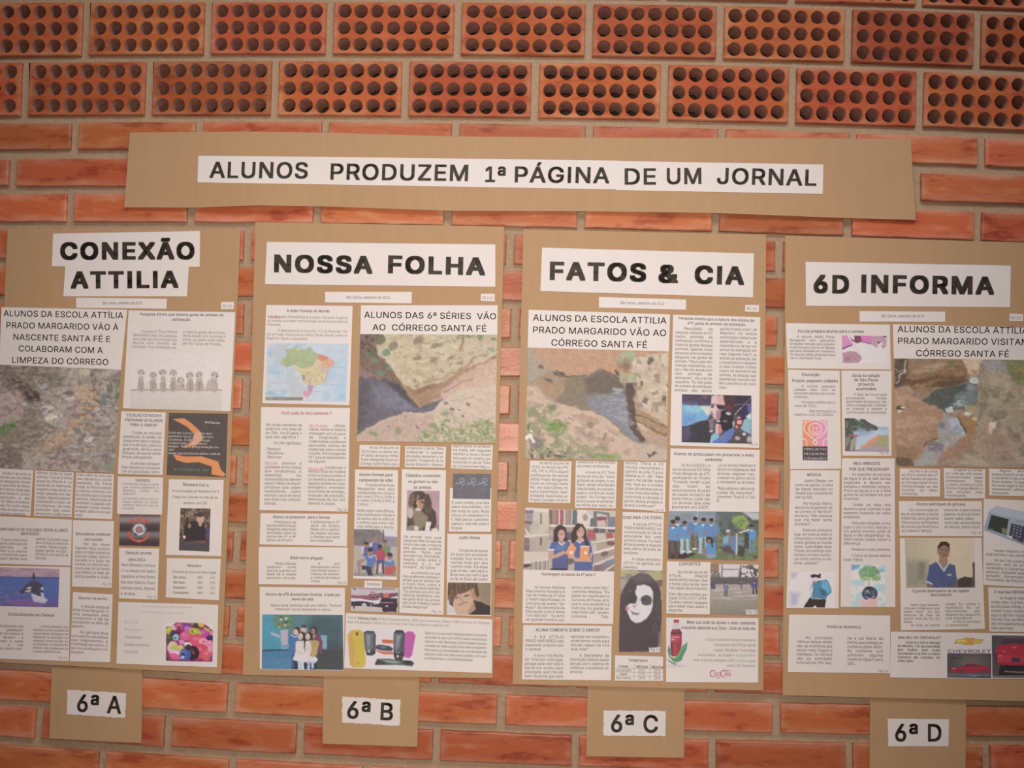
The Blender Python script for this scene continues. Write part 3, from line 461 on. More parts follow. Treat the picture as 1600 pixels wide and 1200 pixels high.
# ------------------------------------------------------------------ sheets of paper
def quad_grid(q, nx, ny, edge=None):
    """q: TL, TR, BR, BL pixels -> grid of pixels"""
    q = np.array(q, float)
    u, v = np.meshgrid(np.linspace(0, 1, nx + 1), np.linspace(0, 1, ny + 1))
    u = u[..., None]; v = v[..., None]
    p = (q[0] * (1 - u) + q[1] * u) * (1 - v) + (q[3] * (1 - u) + q[2] * u) * v
    return p
def grid_faces(nx, ny, o=0, flip=False):
    i = np.arange(nx); j = np.arange(ny); I, J = np.meshgrid(i, j)
    a = (J * (nx + 1) + I).ravel() + o
    f = np.stack([a, a + nx + 1, a + nx + 2, a + 1], -1)
    return f[:, ::-1].copy() if flip else f
def sheet(name, p, d, thick, mat, parent, props=None):
    """closed thin sheet following pixel grid p (ny+1, nx+1, 2) at depth d (front), thickness thick"""
    ny, nx = p.shape[0] - 1, p.shape[1] - 1
    front = P(p[..., 0], p[..., 1], d).reshape(-1, 3)
    back = front + np.array([0, thick, 0])
    n = len(front)
    f = [grid_faces(nx, ny), grid_faces(nx, ny, n, True)]
    idx = np.arange(n).reshape(ny + 1, nx + 1)
    ring = np.concatenate([idx[0, :], idx[1:, -1], idx[-1, -2::-1], idx[-2:0:-1, 0]])
    m = len(ring); i = np.arange(m); j = (i + 1) % m; b0 = 2 * n
    f.append(np.stack([b0 + i, b0 + j, b0 + m + j, b0 + m + i], -1))
    return mesh_obj(name, np.concatenate([front, back, front[ring], back[ring]]), np.concatenate(f), mat, parent, smooth=True, props=props)

class Pic:
    """a printed picture: colours evaluated at grid points given in the units of a close view of the photograph"""
    def __init__(s, X, Y, view, bg):
        s.X = (X - view[0]) * view[2]; s.Y = (Y - view[1]) * view[2]; s.k = view[2]
        s.c = np.tile(np.array(bg, float), (X.size, 1)); s.soft = 1.25 * s.k
    def warp(s, amp, sc, seed=77):
        a = (fbm(s.X / sc, s.Y / sc, seed, 3) - 0.5) * 2 * amp; b_ = (fbm(s.X / sc, s.Y / sc, seed + 9, 3) - 0.5) * 2 * amp
        s.X = s.X + a; s.Y = s.Y + b_
    def mix(s, m, col):
        m = np.clip(m, 0, 1)[:, None]; s.c = s.c * (1 - m) + np.asarray(col, float) * m
    def el(s, cx, cy, rx, ry, col, a=1.0, rot=0, soft=None):
        soft = s.soft if soft is None else soft
        c_, s_ = math.cos(math.radians(rot)), math.sin(math.radians(rot))
        dx = s.X - cx; dy = s.Y - cy
        q = np.sqrt(((dx * c_ + dy * s_) / rx) ** 2 + ((-dx * s_ + dy * c_) / ry) ** 2)
        s.mix(np.clip((1 - q) * min(rx, ry) / soft + 0.5, 0, 1) * a, col)
    def sd(s, pts, close=True):
        pts = np.array(pts, float); n = len(pts); D = np.full(s.X.shape, 1e9); ins = np.zeros(s.X.shape, bool)
        for i in range(n if close else n - 1):
            ax, ay = pts[i]; bx, by = pts[(i + 1) % n]
            vx, vy = bx - ax, by - ay; L = vx * vx + vy * vy + 1e-9
            t = np.clip(((s.X - ax) * vx + (s.Y - ay) * vy) / L, 0, 1)
            D = np.minimum(D, np.hypot(s.X - ax - t * vx, s.Y - ay - t * vy))
            if close:
                cr = ((ay > s.Y) != (by > s.Y)) & (s.X < (bx - ax) * (s.Y - ay) / ((by - ay) if by != ay else 1e-9) + ax)
                ins ^= cr
        return np.where(ins, D, -D) if close else D
    def po(s, pts, col, a=1.0, soft=None):
        soft = s.soft if soft is None else soft
        s.mix(np.clip(s.sd(pts) / soft + 0.5, 0, 1) * a, col)
    def li(s, pts, w, col, a=1.0, soft=None):
        soft = s.soft if soft is None else soft
        s.mix(np.clip((w / 2 - s.sd(pts, False)) / soft + 0.5, 0, 1) * a, col)
    def rc(s, x0, y0, x1, y1, col, a=1.0, soft=None): s.po([(x0, y0), (x1, y0), (x1, y1), (x0, y1)], col, a, soft)
    def gr(s, y0, y1, col, ax=1, a=1.0):
        t = ((s.Y if ax else s.X) - y0) / (y1 - y0); s.mix(np.clip(t, 0, 1) * a, col)
    def nz(s, sx, sy, amp, seed, mask=None):
        n = (fbm(s.X / sx, s.Y / sy, seed, 4) - 0.5) * 2 * amp
        if mask is not None: n = n * mask
        s.c = s.c + n[:, None]
    def nc(s, sx, sy, col, seed, th=0.5, w=0.15, a=1.0, mask=None):
        m = np.clip((fbm(s.X / sx, s.Y / sy, seed, 3) - th) / w, 0, 1) * a
        if mask is not None: m = m * mask
        s.mix(m, col)
    def mask(s, pts, soft=None): return np.clip(s.sd(pts) / (soft or s.soft) + 0.5, 0, 1)

class Poster:
    def __init__(s, name, label, cat, q, amp, base, seed, wref, group=None, nx=40, ny=60, edges=None, bulge=None, curl=0.0):
        s.q = q; s.amp = amp; s.base = base; s.seed = seed; s.k = 0; s.bulge = bulge; s.curl = curl; s.yb = (q[2][1] + q[3][1]) / 2
        s.w = lin(wref)
        q_ = np.array(q, float); cx = (q_[2, 0] + q_[3, 0]) / 2; cy = (q_[2, 1] + q_[3, 1]) / 2
        s.o = thing(name, label, cat, tuple(P(cx, cy, base)), group)
        p = quad_grid(q, nx, ny)
        if edges: p = edges(p)
        sheet('kraft_sheet', p, s.d(p[..., 0], p[..., 1]), 0.0004, M_KRAFT, s.o)
    def d(s, x, y):
        z = s.base + s.amp * (fbm(x / 190, y / 260, s.seed, 2) - 0.5) * 2 + s.amp * 0.3 * (fbm(x / 75, y / 150, s.seed + 3, 1) - 0.5) * 2
        z = z + 0.0045 * np.clip((y - s.yb + 60) / 60, 0, 1.1) ** 2 * s.curl
        if s.bulge: z = z + s.bulge(x, y)
        return z
    def clip(s, q, name='article_clipping', label=None, items=None, pic=None, torn=0, order=None, step=7.0):
        """a piece of white paper glued on; items(ink, sh, sv) sets its type, pic = list of (quad, view, bg, painter, step)"""
        s.k += 1
        lift = 0.0007 + (order if order is not None else s.k) * 0.000012
        q = np.array(q, float)
        w = np.linalg.norm(q[1] - q[0]); h = np.linalg.norm(q[3] - q[0])
        p = quad_grid(q, max(3, int(w / step)), max(3, int(h / step)))
        if torn:
            rg = np.random.RandomState(int(q[0, 0]))
            for a in (p[0], p[-1]): a[:, 1] += rg.uniform(-torn, torn, len(a))
            for a in (p[:, 0], p[:, -1]): a[:, 0] += rg.uniform(-torn, torn, len(a))
        o = sheet(name, p, s.d(p[..., 0], p[..., 1]) + lift, 0.00025, M_WHITE, s.o, {'label': label} if label else None)
        o['org'] = s.o['org']
        sh = float(((q[1] - q[0])[1] / (q[1] - q[0])[0] + (q[2] - q[3])[1] / (q[2] - q[3])[0]) / 2)
        sv = float(((q[3] - q[0])[0] / (q[3] - q[0])[1] + (q[2] - q[1])[0] / (q[2] - q[1])[1]) / 2)
        for pc in (pic or []):
            s.photo(*pc[:4], step=pc[4] if len(pc) > 4 else 1.1, lift=lift + 0.0001, parent=o, label=pc[5] if len(pc) > 5 else None)
        if items:
            ink = Ink(); items(ink, sh, sv)
            text_objs(ink, lambda x, y: s.d(x, y) + lift + 0.00025, o)
        return o
    def photo(s, q, view, bg, painter, step=1.4, lift=0.0009, parent=None, label=None, name='photo_print', items=None):
        q = np.array(q, float)
        w = np.linalg.norm(q[1] - q[0]); h = np.linalg.norm(q[3] - q[0])
        nx, ny = int(w / step), int(h / step)
        p = quad_grid(q, nx, ny); X = p[..., 0].ravel(); Y = p[..., 1].ravel()
        pc = Pic(X, Y, view, bg); painter(pc)
        ink_c = pc.c * 0.86 + pc.c.mean(1, keepdims=True) * 0.14 + np.array([3.0, -1.0, 3.0])   # office printer: slightly washed-out inks
        col = np.clip(lin(np.clip(ink_c, 0, 255)) / s.w * 0.80, 0, 0.9)
        o = mesh_obj(name, P(X, Y, s.d(X, Y) + lift), grid_faces(nx, ny), M_PRINT, parent or s.o, cols=col, props={'label': label} if label else None)
        if parent is None: o['org'] = s.o['org']
        if items:
            ink = Ink(); items(ink, 0.02, -0.02)
            text_objs(ink, lambda x, y: s.d(x, y) + lift + 0.0002, o)
        return o

# ------------------------------------------------------------------ the brick wall
def poly(pts, deg=2):
    a = np.array(pts, float)
    xs = (a[:, 0] - 800) / 800
    c = np.polyfit(xs, a[:, 1], deg)
    return lambda x: np.polyval(c, (np.asarray(x, float) - 800) / 800)
TOP = {}; BOT = {}; JNT = {}
TOP[1] = [(0, 4), (141, 4), (318, 4), (523, 3), (723, 3), (930, 5), (1118, 9), (1318, 14), (1520, 20), (1600, 23)]
BOT[1] = [(0, 87), (141, 86), (318, 85), (523, 84), (707, 84), (912, 86), (1118, 92), (1318, 97), (1520, 103), (1600, 106)]
TOP[0] = [(x, y - 94 + (x - 800) * 0.002) for x, y in TOP[1]]; BOT[0] = [(x, y - 94 + (x - 800) * 0.002) for x, y in BOT[1]]
TOP[-1] = [(x, y - 94) for x, y in TOP[0]]; BOT[-1] = [(x, y - 94) for x, y in BOT[0]]
TOP[2] = [(0, 97), (224, 97), (421, 96), (625, 95), (840, 96), (1031, 99), (1234, 106), (1434, 112), (1600, 117)]
BOT[2] = [(0, 180), (224, 180), (421, 180), (625, 180), (832, 183), (1031, 187), (1234, 192), (1434, 198), (1600, 203)]
TOP[3] = [(0, 192), (123, 191), (303, 190), (500, 190), (703, 192), (928, 196), (1120, 200), (1340, 208), (1530, 215), (1600, 217)]
BOT[3] = [(0, 233), (300, 234), (700, 236), (1100, 243), (1430, 255), (1600, 260)]
TOP[4] = [(0, 248), (205, 247), (800, 252), (1440, 270), (1600, 274)]
BOT[4] = [(0, 290), (200, 291), (800, 297), (1440, 313), (1600, 318)]
TOP[5] = [(0, 302), (200, 303), (800, 309), (1430, 328), (1600, 333)]
BOT[5] = [(0, 346), (400, 347), (600, 350), (800, 354), (1111, 361), (1326, 368), (1522, 375), (1600, 378)]
g385 = [360, 417, 475, 533, 591, 648, 710, 770, 831, 890, 948, 1009]
g795 = [366, 423, 482, 542, 603, 663, 723, 784, 845, 907, 967, 1027]
g1210 = [376, 433, 493, 554, 613, 672, 732, 794, 855, 914, 975, 1035]
for i in range(12):
    c = 6 + i
    TOP[c] = [(0, 359 + 57.3 * i), (385, g385[i]), (795, g795[i]), (1210, g1210[i]), (1600, 390 + 59.7 * i)]
    BOT[c] = [(0, 359 + 45 + 57.3 * i), (385, g385[i] + 46), (795, g795[i] + 47), (1210, g1210[i] + 46.5), (1600, 390 + 47 + 59.7 * i)]
TOP[18] = [(0, 1047), (225, 1058), (380, 1070), (655, 1082), (915, 1091), (1207, 1098), (1358, 1100), (1510, 1104), (1600, 1106)]
BOT[18] = [(0, 1093), (230, 1105), (380, 1117), (655, 1130), (776, 1133), (915, 1138), (1207, 1144), (1358, 1147), (1600, 1154)]
TOP[19] = [(0, 1105), (256, 1117), (475, 1132), (690, 1142), (894, 1150), (1118, 1158), (1322, 1160), (1600, 1166)]
BOT[19] = [(0, 1152), (256, 1165), (462, 1178), (675, 1189), (894, 1198), (1118, 1205), (1600, 1213)]
TOP[20] = [(0, 1165), (164, 1174), (400, 1190), (690, 1203), (1118, 1219), (1600, 1227)]
BOT[20] = [(x, y + 47) for x, y in TOP[20]]
for c in (21, 22):
    TOP[c] = [(x, y + 60) for x, y in TOP[c - 1]]; BOT[c] = [(x, y + 60) for x, y in BOT[c - 1]]
JNT[1] = [-256, -61, 133.5, 324, 515, 715, 920.5, 1125.5, 1326, 1528, 1731, 1934]
JNT[2] = [-350, -157, 38, 232, 429, 633, 836, 1038, 1238.5, 1438, 1640, 1843]
JNT[0] = JNT[2]; JNT[-1] = JNT[1]
JNT[3] = [-470, -275, -80, 116, 310.5, 507.5, 711.5, 921, 1128, 1333.5, 1534.5, 1735, 1938]
JNT[4] = [-370, -175, 19, 215, 412, 613, 818, 1024, 1230, 1434, 1636, 1840]
JNT[5] = [-475, -280, -85, 109, 298, 495, 699, 908, 1118.5, 1325.5, 1528.5, 1730, 1935]
EV = {6: (386, 797, 1218), 8: (386, 805, 1221), 10: (383, 803, 1223), 12: (374, 800, 1225), 14: (369, 789, 1223), 16: (363, 789, 1225), 18: (361, 783, 1214)}
for c, (a0, a1, a2) in EV.items():
    JNT[c] = [a0 - 787, a0 - 590, a0 - 397, a0 - 202, a0, (a0 + a1) / 2, a1, (a1 + a2) / 2, a2, a2 + 206, a2 + 411, a2 + 616, a2 + 820]
for c in range(7, 18, 2):
    e = EV[c - 1]; e2 = EV[c + 1]; a0, a1, a2 = [(e[i] + e2[i]) / 2 for i in range(3)]
    JNT[c] = [a0 - 697, a0 - 500, a0 - 300, a0 - 100, (a0 * 3 + a1) / 4, (a0 + a1 * 3) / 4, (a1 * 3 + a2) / 4, (a1 + a2 * 3) / 4, a2 + 103, a2 + 309, a2 + 515, a2 + 720]
JNT[19] = [-535, -338, -138, 60, 262, 468.5, 682, 899, 1113, 1327, 1542, 1745, 1948]
JNT[20] = JNT[22] = [-437, -240, -40, 158, 362, 572, 784, 1003, 1217, 1425, 1632, 1838]
JNT[21] = JNT[19]
fT = {c: poly(v, 3 if c < 6 else 2) for c, v in TOP.items()}; fB = {c: poly(v, 3 if c < 6 else 2) for c, v in BOT.items()}
COURSES = sorted(TOP)

# mortar: one body, its joints lie a few millimetres behind the brick faces
def box_strip(pxs, y0s, y1s, d0, d1, V, Fc, rows=1, rough=0.0012):
    """prism between two pixel curves; front at depth d0, back at d1"""
    n = len(pxs); base = sum(len(v) for v in V)
    ts = np.linspace(0, 1, rows + 1)
    fr = []
    for t in ts:
        y = y0s * (1 - t) + y1s * t
        d = d0 + rough * (fbm(pxs / 9.0, y / 9.0, 5, 2) - 0.5) * 2
        fr.append(P(pxs, y, d))
    fr = np.concatenate(fr); m = n * (rows + 1)
    bk = np.concatenate([P(pxs, y0s, np.full(n, d1)), P(pxs, y1s, np.full(n, d1))])
    V.append(fr); V.append(bk)
    Fc += [tuple(f) for f in grid_faces(n - 1, rows, base)]
    for i in range(n - 1):
        a, b_ = base + i, base + i + 1
        Fc.append((a, b_, base + m + i + 1, base + m + i))
        a, b_ = base + n * rows + i, base + n * rows + i + 1
        Fc.append((b_, a, base + m + n + i, base + m + n + i + 1))
    Fc.append((base, base + m, base + m + n, base + n * rows))
    Fc.append((base + n - 1, base + n * rows + n - 1, base + m + 2 * n - 1, base + m + n - 1))
V = []; Fc = []
xs = np.arange(-330, 1931, 10.0)
box_strip(xs, fB[2](xs) - 1, np.full(len(xs), 1345.0), -0.009, -0.0525, V, Fc, rows=150)
for ca, cb in ((-1, 0), (0, 1), (1, 2)):
    box_strip(xs, fB[ca](xs) - 1, fT[cb](xs) + 1, -0.009, -0.0525, V, Fc, rows=2)
for c in (-1, 0, 1, 2):
    for j in JNT[c]:
        x_ = np.array([j - 7.5, j - 2.5, j + 2.5, j + 7.5]) 
        lean = (lambda y: 0)
        box_strip(x_, fT[c](x_), fB[c](x_), -0.009, -0.0525, V, Fc, rows=8)
wall = mesh_obj('wall_back', np.concatenate(V), Fc, M_MORTAR, None, props={'kind': 'structure', 'label': 'red brick wall with grey-brown mortar joints'})
V = []; Fc = []
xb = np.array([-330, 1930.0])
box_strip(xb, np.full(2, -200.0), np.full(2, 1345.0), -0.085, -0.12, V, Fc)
mesh_obj('backing_wall', np.concatenate(V), Fc, M_CAV, wall, props={'label': 'inner leaf behind the pierced bricks, cavity shade painted into its colour'})

# plain brick meshes (shared), 24 x 5.4 cm face with small worn irregularities
BW, BH = 0.24, 0.0575
def plain_mesh(seed):
    rg = random.Random(seed)
    nx, nz = 7, 2
    ring = [(-BW / 2 + BW * i / nx, BH / 2) for i in range(nx)] + [(BW / 2, BH / 2 - BH * i / nz) for i in range(nz)] \
         + [(BW / 2 - BW * i / nx, -BH / 2) for i in range(nx)] + [(-BW / 2, -BH / 2 + BH * i / nz) for i in range(nz)]
    ring = [(x + rg.uniform(-1, 1) * 0.0008, z + rg.uniform(-1, 1) * 0.0007) for x, z in ring]
    n = len(ring); vs = []
    for dep, ins in ((0.0, 0.0028), (0.0009, 0.0009), (0.0032, 0.0), (0.03, 0.0)):
        for x, z in ring:
            vs.append((x - math.copysign(ins, x) if abs(abs(x) - BW / 2) < 0.004 else x, dep, z - math.copysign(ins, z) if abs(abs(z) - BH / 2) < 0.004 else z))
    fs = [tuple(range(n))[::-1]]
    for k in range(3):
        for i in range(n):
            j = (i + 1) % n
            fs.append((k * n + i, k * n + j, (k + 1) * n + j, (k + 1) * n + i))
    me = bpy.data.meshes.new('brick'); me.from_pydata(vs, [], fs); me.validate(); me.update()
    for p_ in me.polygons[1:1 + 2 * n]: p_.use_smooth = False
    me.materials.append(M_BRICK)
    return me
PH = 0.1075
def perf_mesh(seed):
    rg = random.Random(seed)
    vs = []; fs = []; mi = []
    pw, ph, r, dep = 0.0329, 0.0345, 0.0133, 0.0525
    x0, z0 = -3.5 * pw, -1.5 * ph
    seg = 16
    for a in range(7):
        for b_ in range(3):
            cx = x0 + (a + 0.5) * pw + rg.uniform(-1, 1) * 0.0006; cz = z0 + (b_ + 0.5) * ph + rg.uniform(-1, 1) * 0.0006
            X0, X1, Z0, Z1 = x0 + a * pw, x0 + (a + 1) * pw, z0 + b_ * ph, z0 + (b_ + 1) * ph
            o = len(vs); rr = r * rg.uniform(0.96, 1.04)
            for i in range(seg):
                t = 2 * math.pi * (i + 0.0) / seg
                c_, s_ = math.cos(t), math.sin(t); k = 1 / max(abs(c_), abs(s_))
                vs.append(((X0 + X1) / 2 + c_ * k * pw / 2, 0.0, (Z0 + Z1) / 2 + s_ * k * ph / 2))
            jit = [1 + rg.uniform(-1, 1) * 0.03 for _ in range(seg)]
            for rad, y in ((rr * 1.05, 0.0), (rr, 0.0012), (rr, dep)):
                for i in range(seg):
                    t = 2 * math.pi * i / seg
                    vs.append((cx + math.cos(t) * rad * (jit[i] if y < 0.01 else 1), y, cz + math.sin(t) * rad * (jit[i] if y < 0.01 else 1)))
            for i in range(seg):
                j = (i + 1) % seg
                for k in range(3):
                    fs.append((o + k * seg + i, o + k * seg + j, o + (k + 1) * seg + j, o + (k + 1) * seg + i)); mi.append(1 if k == 2 else 0)
    # rim of the face around the hole field, then bevel and sides
    o = len(vs)
    def ring(hx, hz, y): return [(-hx, y, -hz), (hx, y, -hz), (hx, y, hz), (-hx, y, hz)]
    for rr_ in (ring(3.5 * pw, 1.5 * ph, 0), ring(BW / 2 - 0.002, PH / 2 - 0.002, 0), ring(BW / 2, PH / 2, 0.0025), ring(BW / 2, PH / 2, dep)): vs += rr_
    for k in range(3):
        for i in range(4):
            j = (i + 1) % 4
            fs.append((o + k * 4 + i, o + k * 4 + j, o + (k + 1) * 4 + j, o + (k + 1) * 4 + i)[::-1]); mi.append(0)
    me = bpy.data.meshes.new('perforated_brick'); me.from_pydata(vs, [], fs)
    me.materials.append(M_PERF); me.materials.append(M_HOLE)
    for p_, k in zip(me.polygons, mi):
        p_.material_index = k; p_.use_smooth = (k == 1)
    me.update()
    return me
PLAIN = [plain_mesh(i) for i in range(6)]; PERF = [perf_mesh(i) for i in range(3)]
rg = random.Random(4)
def place_brick(name, me, x0, x1, c, w0, h0, lab=None):
    X = np.array([x0, x1, x1, x0]); Y = np.array([fT[c](x0), fT[c](x1), fB[c](x1), fB[c](x0)])
    q = P(X, Y, np.zeros(4)); ctr = q.mean(0)
    w = (np.linalg.norm(q[1] - q[0]) + np.linalg.norm(q[2] - q[3])) / 2; h = (np.linalg.norm(q[3] - q[0]) + np.linalg.norm(q[2] - q[1])) / 2
    e = (q[1] - q[0]) + (q[2] - q[3]); ang = math.atan2(e[2], e[0])
    o = bpy.data.objects.new(name, me); COL.objects.link(o)
    o.parent = wall
    o.location = (ctr[0], rg.uniform(-0.0012, 0.0008), ctr[2])
    o.rotation_euler = (rg.uniform(-.006, .006), -ang, rg.uniform(-.003, .003))
    o.scale = (w / w0, 1, h / h0)
    return o
for c in COURSES:
    J = JNT[c]
    for a, b_ in zip(J[:-1], J[1:]):
        if b_ < -330 or a > 1935: continue
        x0, x1 = a + 6.2, b_ - 6.2
        if c <= 2: place_brick('perforated_brick', PERF[rg.randrange(3)], x0, x1, c, BW, PH)
        else: place_brick('brick', PLAIN[rg.randrange(6)], x0, x1, c, BW, BH)

# ------------------------------------------------------------------ printed pictures
def pic_creek_a(p):
    p.warp(26, 60)
    p.nz(260, 180, 34, 1); 
    p.gr(0, 1200, (178, 158, 140), a=0.35)
    p.po([(-80, 40), (420, 60), (560, 190), (420, 380), (300, 440), (120, 360), (-80, 300)], (118, 100, 84), 0.75, 90)
    p.nc(90, 60, (150, 136, 112), 4, 0.52, 0.1, 0.7, p.mask([(-80, 40), (520, 60), (600, 250), (300, 400), (-80, 300)], 60))
    p.el(330, 380, 90, 60, (84, 66, 60), 0.9, 25, 30); p.el(200, 270, 110, 70, (98, 80, 70), 0.7, 20, 60)
    p.po([(760, 300), (1000, 280), (1010, 480), (900, 560), (900, 700), (560, 900), (420, 930), (440, 850), (640, 720), (800, 560)], (206, 164, 118), 0.75, 90)
    p.po([(-60, 330), (120, 330), (270, 440), (270, 560), (120, 640), (-60, 620)], (182, 150, 138), 0.95, 30)
    p.po([(300, 450), (440, 470), (470, 640), (560, 690), (420, 860), (260, 960), (180, 1120), (-80, 1100), (-80, 800), (120, 680), (250, 560)], (146, 128, 108), 0.95, 50)
    p.po([(-60, 980), (140, 900), (200, 1100), (-60, 1110)], (124, 106, 94), 0.7, 120)
    p.li([(90, 340), (150, 440), (250, 460)], 26, (190, 186, 190), 0.8); p.li([(350, 200), (440, 330), (530, 370)], 26, (176, 168, 164), 0.8)
    rr = random.Random(3)
    for i in range(120):
        x, y = rr.uniform(430, 1200), rr.uniform(230, 1120); 
        if x < 620 and 560 < y < 900: continue
        q = rr.random(); w = rr.uniform(16, 52)
        a = rr.uniform(-30, 30); c = (198 + rr.randint(-18, 10), 182 + rr.randint(-18, 10), 174 + rr.randint(-20, 16)) if q > 0.4 else ((174, 136, 116) if q > 0.2 else (142, 140, 132))
        p.el(x + 3, y + w * 0.35, w, w * 0.42, (120, 98, 84), 0.45, a, 12); p.el(x, y, w, w * 0.45, c, 0.65, a, 12)
    p.el(480, 495, 68, 24, (212, 198, 192), 1, 8); p.el(530, 590, 90, 30, (226, 208, 184), 1, -12); p.el(600, 565, 26, 24, (230, 216, 204), 1); p.el(450, 545, 34, 24, (186, 178, 184), 1)
    p.el(690, 410, 56, 30, (206, 190, 176), 1, 10); p.el(780, 750, 30, 34, (128, 128, 128), .9); p.el(905, 815, 48, 24, (214, 210, 212), .9)
    p.po([(-60, 700), (180, 640), (190, 680), (60, 770), (-60, 790)], (110, 146, 76), 0.8, 30); p.nc(40, 30, (88, 128, 60), 9, .5, .1, .7, p.mask([(-60, 700), (190, 640), (60, 780), (-60, 790)]))
    p.el(330, 270, 28, 24, (116, 130, 80), .8, 0, 20); p.el(545, 210, 70, 60, (122, 118, 84), .6, 0, 50)
    p.po([(1090, 260), (1230, 130), (1230, 520), (1060, 520), (990, 440)], (116, 112, 98), 0.8, 50)
    p.nc(26, 90, (176, 168, 150), 14, .5, .08, .8, p.mask([(1000, 100), (1230, 90), (1230, 540), (1040, 520)]))
    p.el(1050, 440, 50, 50, (120, 134, 136), .7, 0, 30)
    p.li([(740, 100), (640, 330), (570, 620), (560, 680), (400, 820)], 14, (202, 182, 160), .8); p.li([(900, 110), (960, 380), (1030, 520), (1170, 690)], 12, (128, 108, 90), .9)
    p.li([(810, 120), (850, 185), (960, 170), (990, 110)], 8, (130, 112, 92), .8); p.el(860, 140, 50, 40, (214, 202, 160), .7, 0, 20)
    p.nc(60, 26, (206, 186, 160), 22, .56, .08, .4); p.nc(50, 30, (116, 104, 90), 23, .58, .08, .5); p.nz(20, 16, 24, 11)
    p.po([(1080, 1060), (1160, 1000), (1160, 1140), (1060, 1140)], (140, 150, 122), .7, 50)

def pic_creek_b(p):
    p.warp(26, 60)
    p.nz(200, 160, 18, 2)
    p.po([(-10, 30), (240, 30), (200, 200), (380, 420), (450, 540), (20, 520)], (132, 108, 90), 1, 25)
    p.po([(20, 340), (90, 420), (240, 480), (20, 500)], (156, 128, 122), .9, 40)
    p.po([(20, 500), (280, 490), (440, 530), (560, 680), (640, 780), (870, 690), (900, 710), (740, 840), (500, 840), (240, 940), (10, 1070)], (108, 106, 112), 1, 16)
    p.po([(20, 500), (140, 500), (150, 700), (90, 960), (10, 1060)], (88, 88, 84), .6, 60)
    p.po([(170, 560), (300, 560), (560, 740), (640, 800), (480, 830), (240, 760)], (128, 130, 146), .7, 60)
    p.po([(280, 500), (440, 530), (640, 780), (600, 780), (420, 640)], (76, 74, 72), .8, 40)
    p.po([(240, 40), (1100, 40), (1100, 330), (1000, 430), (600, 600), (560, 600), (370, 410), (380, 240), (230, 200)], (206, 190, 150), 1, 20)
    p.po([(440, 520), (560, 600), (860, 540), (1100, 400), (1440, 260), (1440, 330), (900, 640), (800, 740), (640, 780), (560, 680)], (176, 142, 104), 1, 24)
    p.po([(860, 640), (1180, 400), (1440, 280), (1450, 620), (1040, 620), (900, 700), (780, 740)], (214, 180, 152), .9, 30)
    p.po([(560, 620), (800, 540), (850, 560), (640, 650)], (140, 114, 78), .8, 30); p.po([(640, 700), (860, 640), (880, 680), (660, 760)], (160, 128, 104), .7, 20)
    p.po([(900, 700), (1040, 620), (1460, 560), (1460, 1150), (10, 1140), (20, 1070), (240, 940), (500, 840), (740, 840)], (214, 192, 166), 1, 14)
    p.po([(20, 1080), (240, 950), (500, 850), (800, 860), (700, 1140), (20, 1140)], (200, 170, 148), .8, 50)
    p.po([(940, 560), (1010, 500), (1040, 540), (960, 600)], (214, 178, 180), .8, 20)
    p.li([(600, 560), (860, 500), (1090, 390), (1240, 270), (1330, 250)], 22, (150, 118, 84), .6, 20); p.li([(900, 640), (1080, 540), (1180, 500)], 16, (168, 130, 112), .7, 12)
    p.li([(980, 720), (1140, 690), (1220, 690)], 8, (170, 152, 130), .8); p.li([(370, 400), (460, 550), (600, 760)], 10, (126, 96, 72), .8)
    p.nc(110, 50, (186, 162, 122), 30, .5, .25, .5, p.mask([(240, 40), (1100, 40), (1100, 330), (600, 600), (370, 410)]))
    p.nc(60, 40, (222, 208, 172), 31, .5, .2, .6, p.mask([(240, 40), (1100, 40), (1100, 330), (600, 600), (370, 410)]))
    p.nc(46, 34, (150, 138, 110), 35, .6, .15, .6, p.mask([(240, 40), (1100, 40), (1100, 330), (600, 600), (370, 410)]))
    for x, y, rx, ry in ((640, 110, 60, 40), (830, 160, 60, 24), (620, 280, 40, 24), (800, 310, 40, 18), (960, 290, 40, 16), (1060, 330, 30, 10), (390, 160, 50, 40)): p.el(x, y, rx, ry, (140, 126, 100), .8, -20, 16)
    for x, y, r in ((925, 745, 22), (1140, 755, 24), (980, 815, 26), (1060, 815, 14), (1090, 880, 14), (516, 880, 8), (422, 930, 8), (630, 990, 18), (340, 975, 12), (1410, 300, 20), (720, 895, 8), (560, 970, 8)): p.el(x, y, r, r * .8, (128, 112, 98), .85, 40, 8)
    p.nc(70, 50, (120, 140, 84), 40, .48, .1, .85, p.mask([(960, 50), (1440, 50), (1440, 200), (1340, 240), (1120, 250), (1060, 120)], 40))
    p.nc(36, 26, (168, 172, 164), 41, .55, .08, .7, p.mask([(1240, 100), (1400, 130), (1400, 200), (1280, 200)], 40)); p.li([(1100, 60), (1060, 210)], 26, (178, 128, 94), .9)
    for x, y, rx, ry, g in ((305, 225, 46, 40, 0), (205, 310, 34, 26, 0), (330, 390, 40, 24, 20), (260, 430, 40, 30, 0), (140, 250, 36, 20, 0), (250, 100, 50, 50, 1), (180, 230, 50, 60, 1)):
        p.el(x, y, rx, ry, (114, 146, 112) if g != 1 else (106, 108, 80), .85, g, 14)
    p.nc(36, 30, (70, 62, 50), 45, .55, .06, .7, p.mask([(40, 40), (260, 40), (200, 230), (40, 240)]))
    gm = p.mask([(640, 1040), (860, 940), (900, 820), (980, 860), (1060, 960), (1400, 900), (1440, 1150), (620, 1150)], 60)
    p.nc(44, 36, (158, 166, 112), 50, .44, .2, .8, gm); p.nc(26, 24, (126, 150, 84), 51, .5, .16, .8, gm); p.nc(20, 20, (208, 196, 160), 52, .6, .05, .6, gm)
    for x, y in ((180, 1050), (430, 1035), (790, 975), (910, 850)): p.el(x, y, 40, 26, (136, 152, 100), .75, 10, 20)
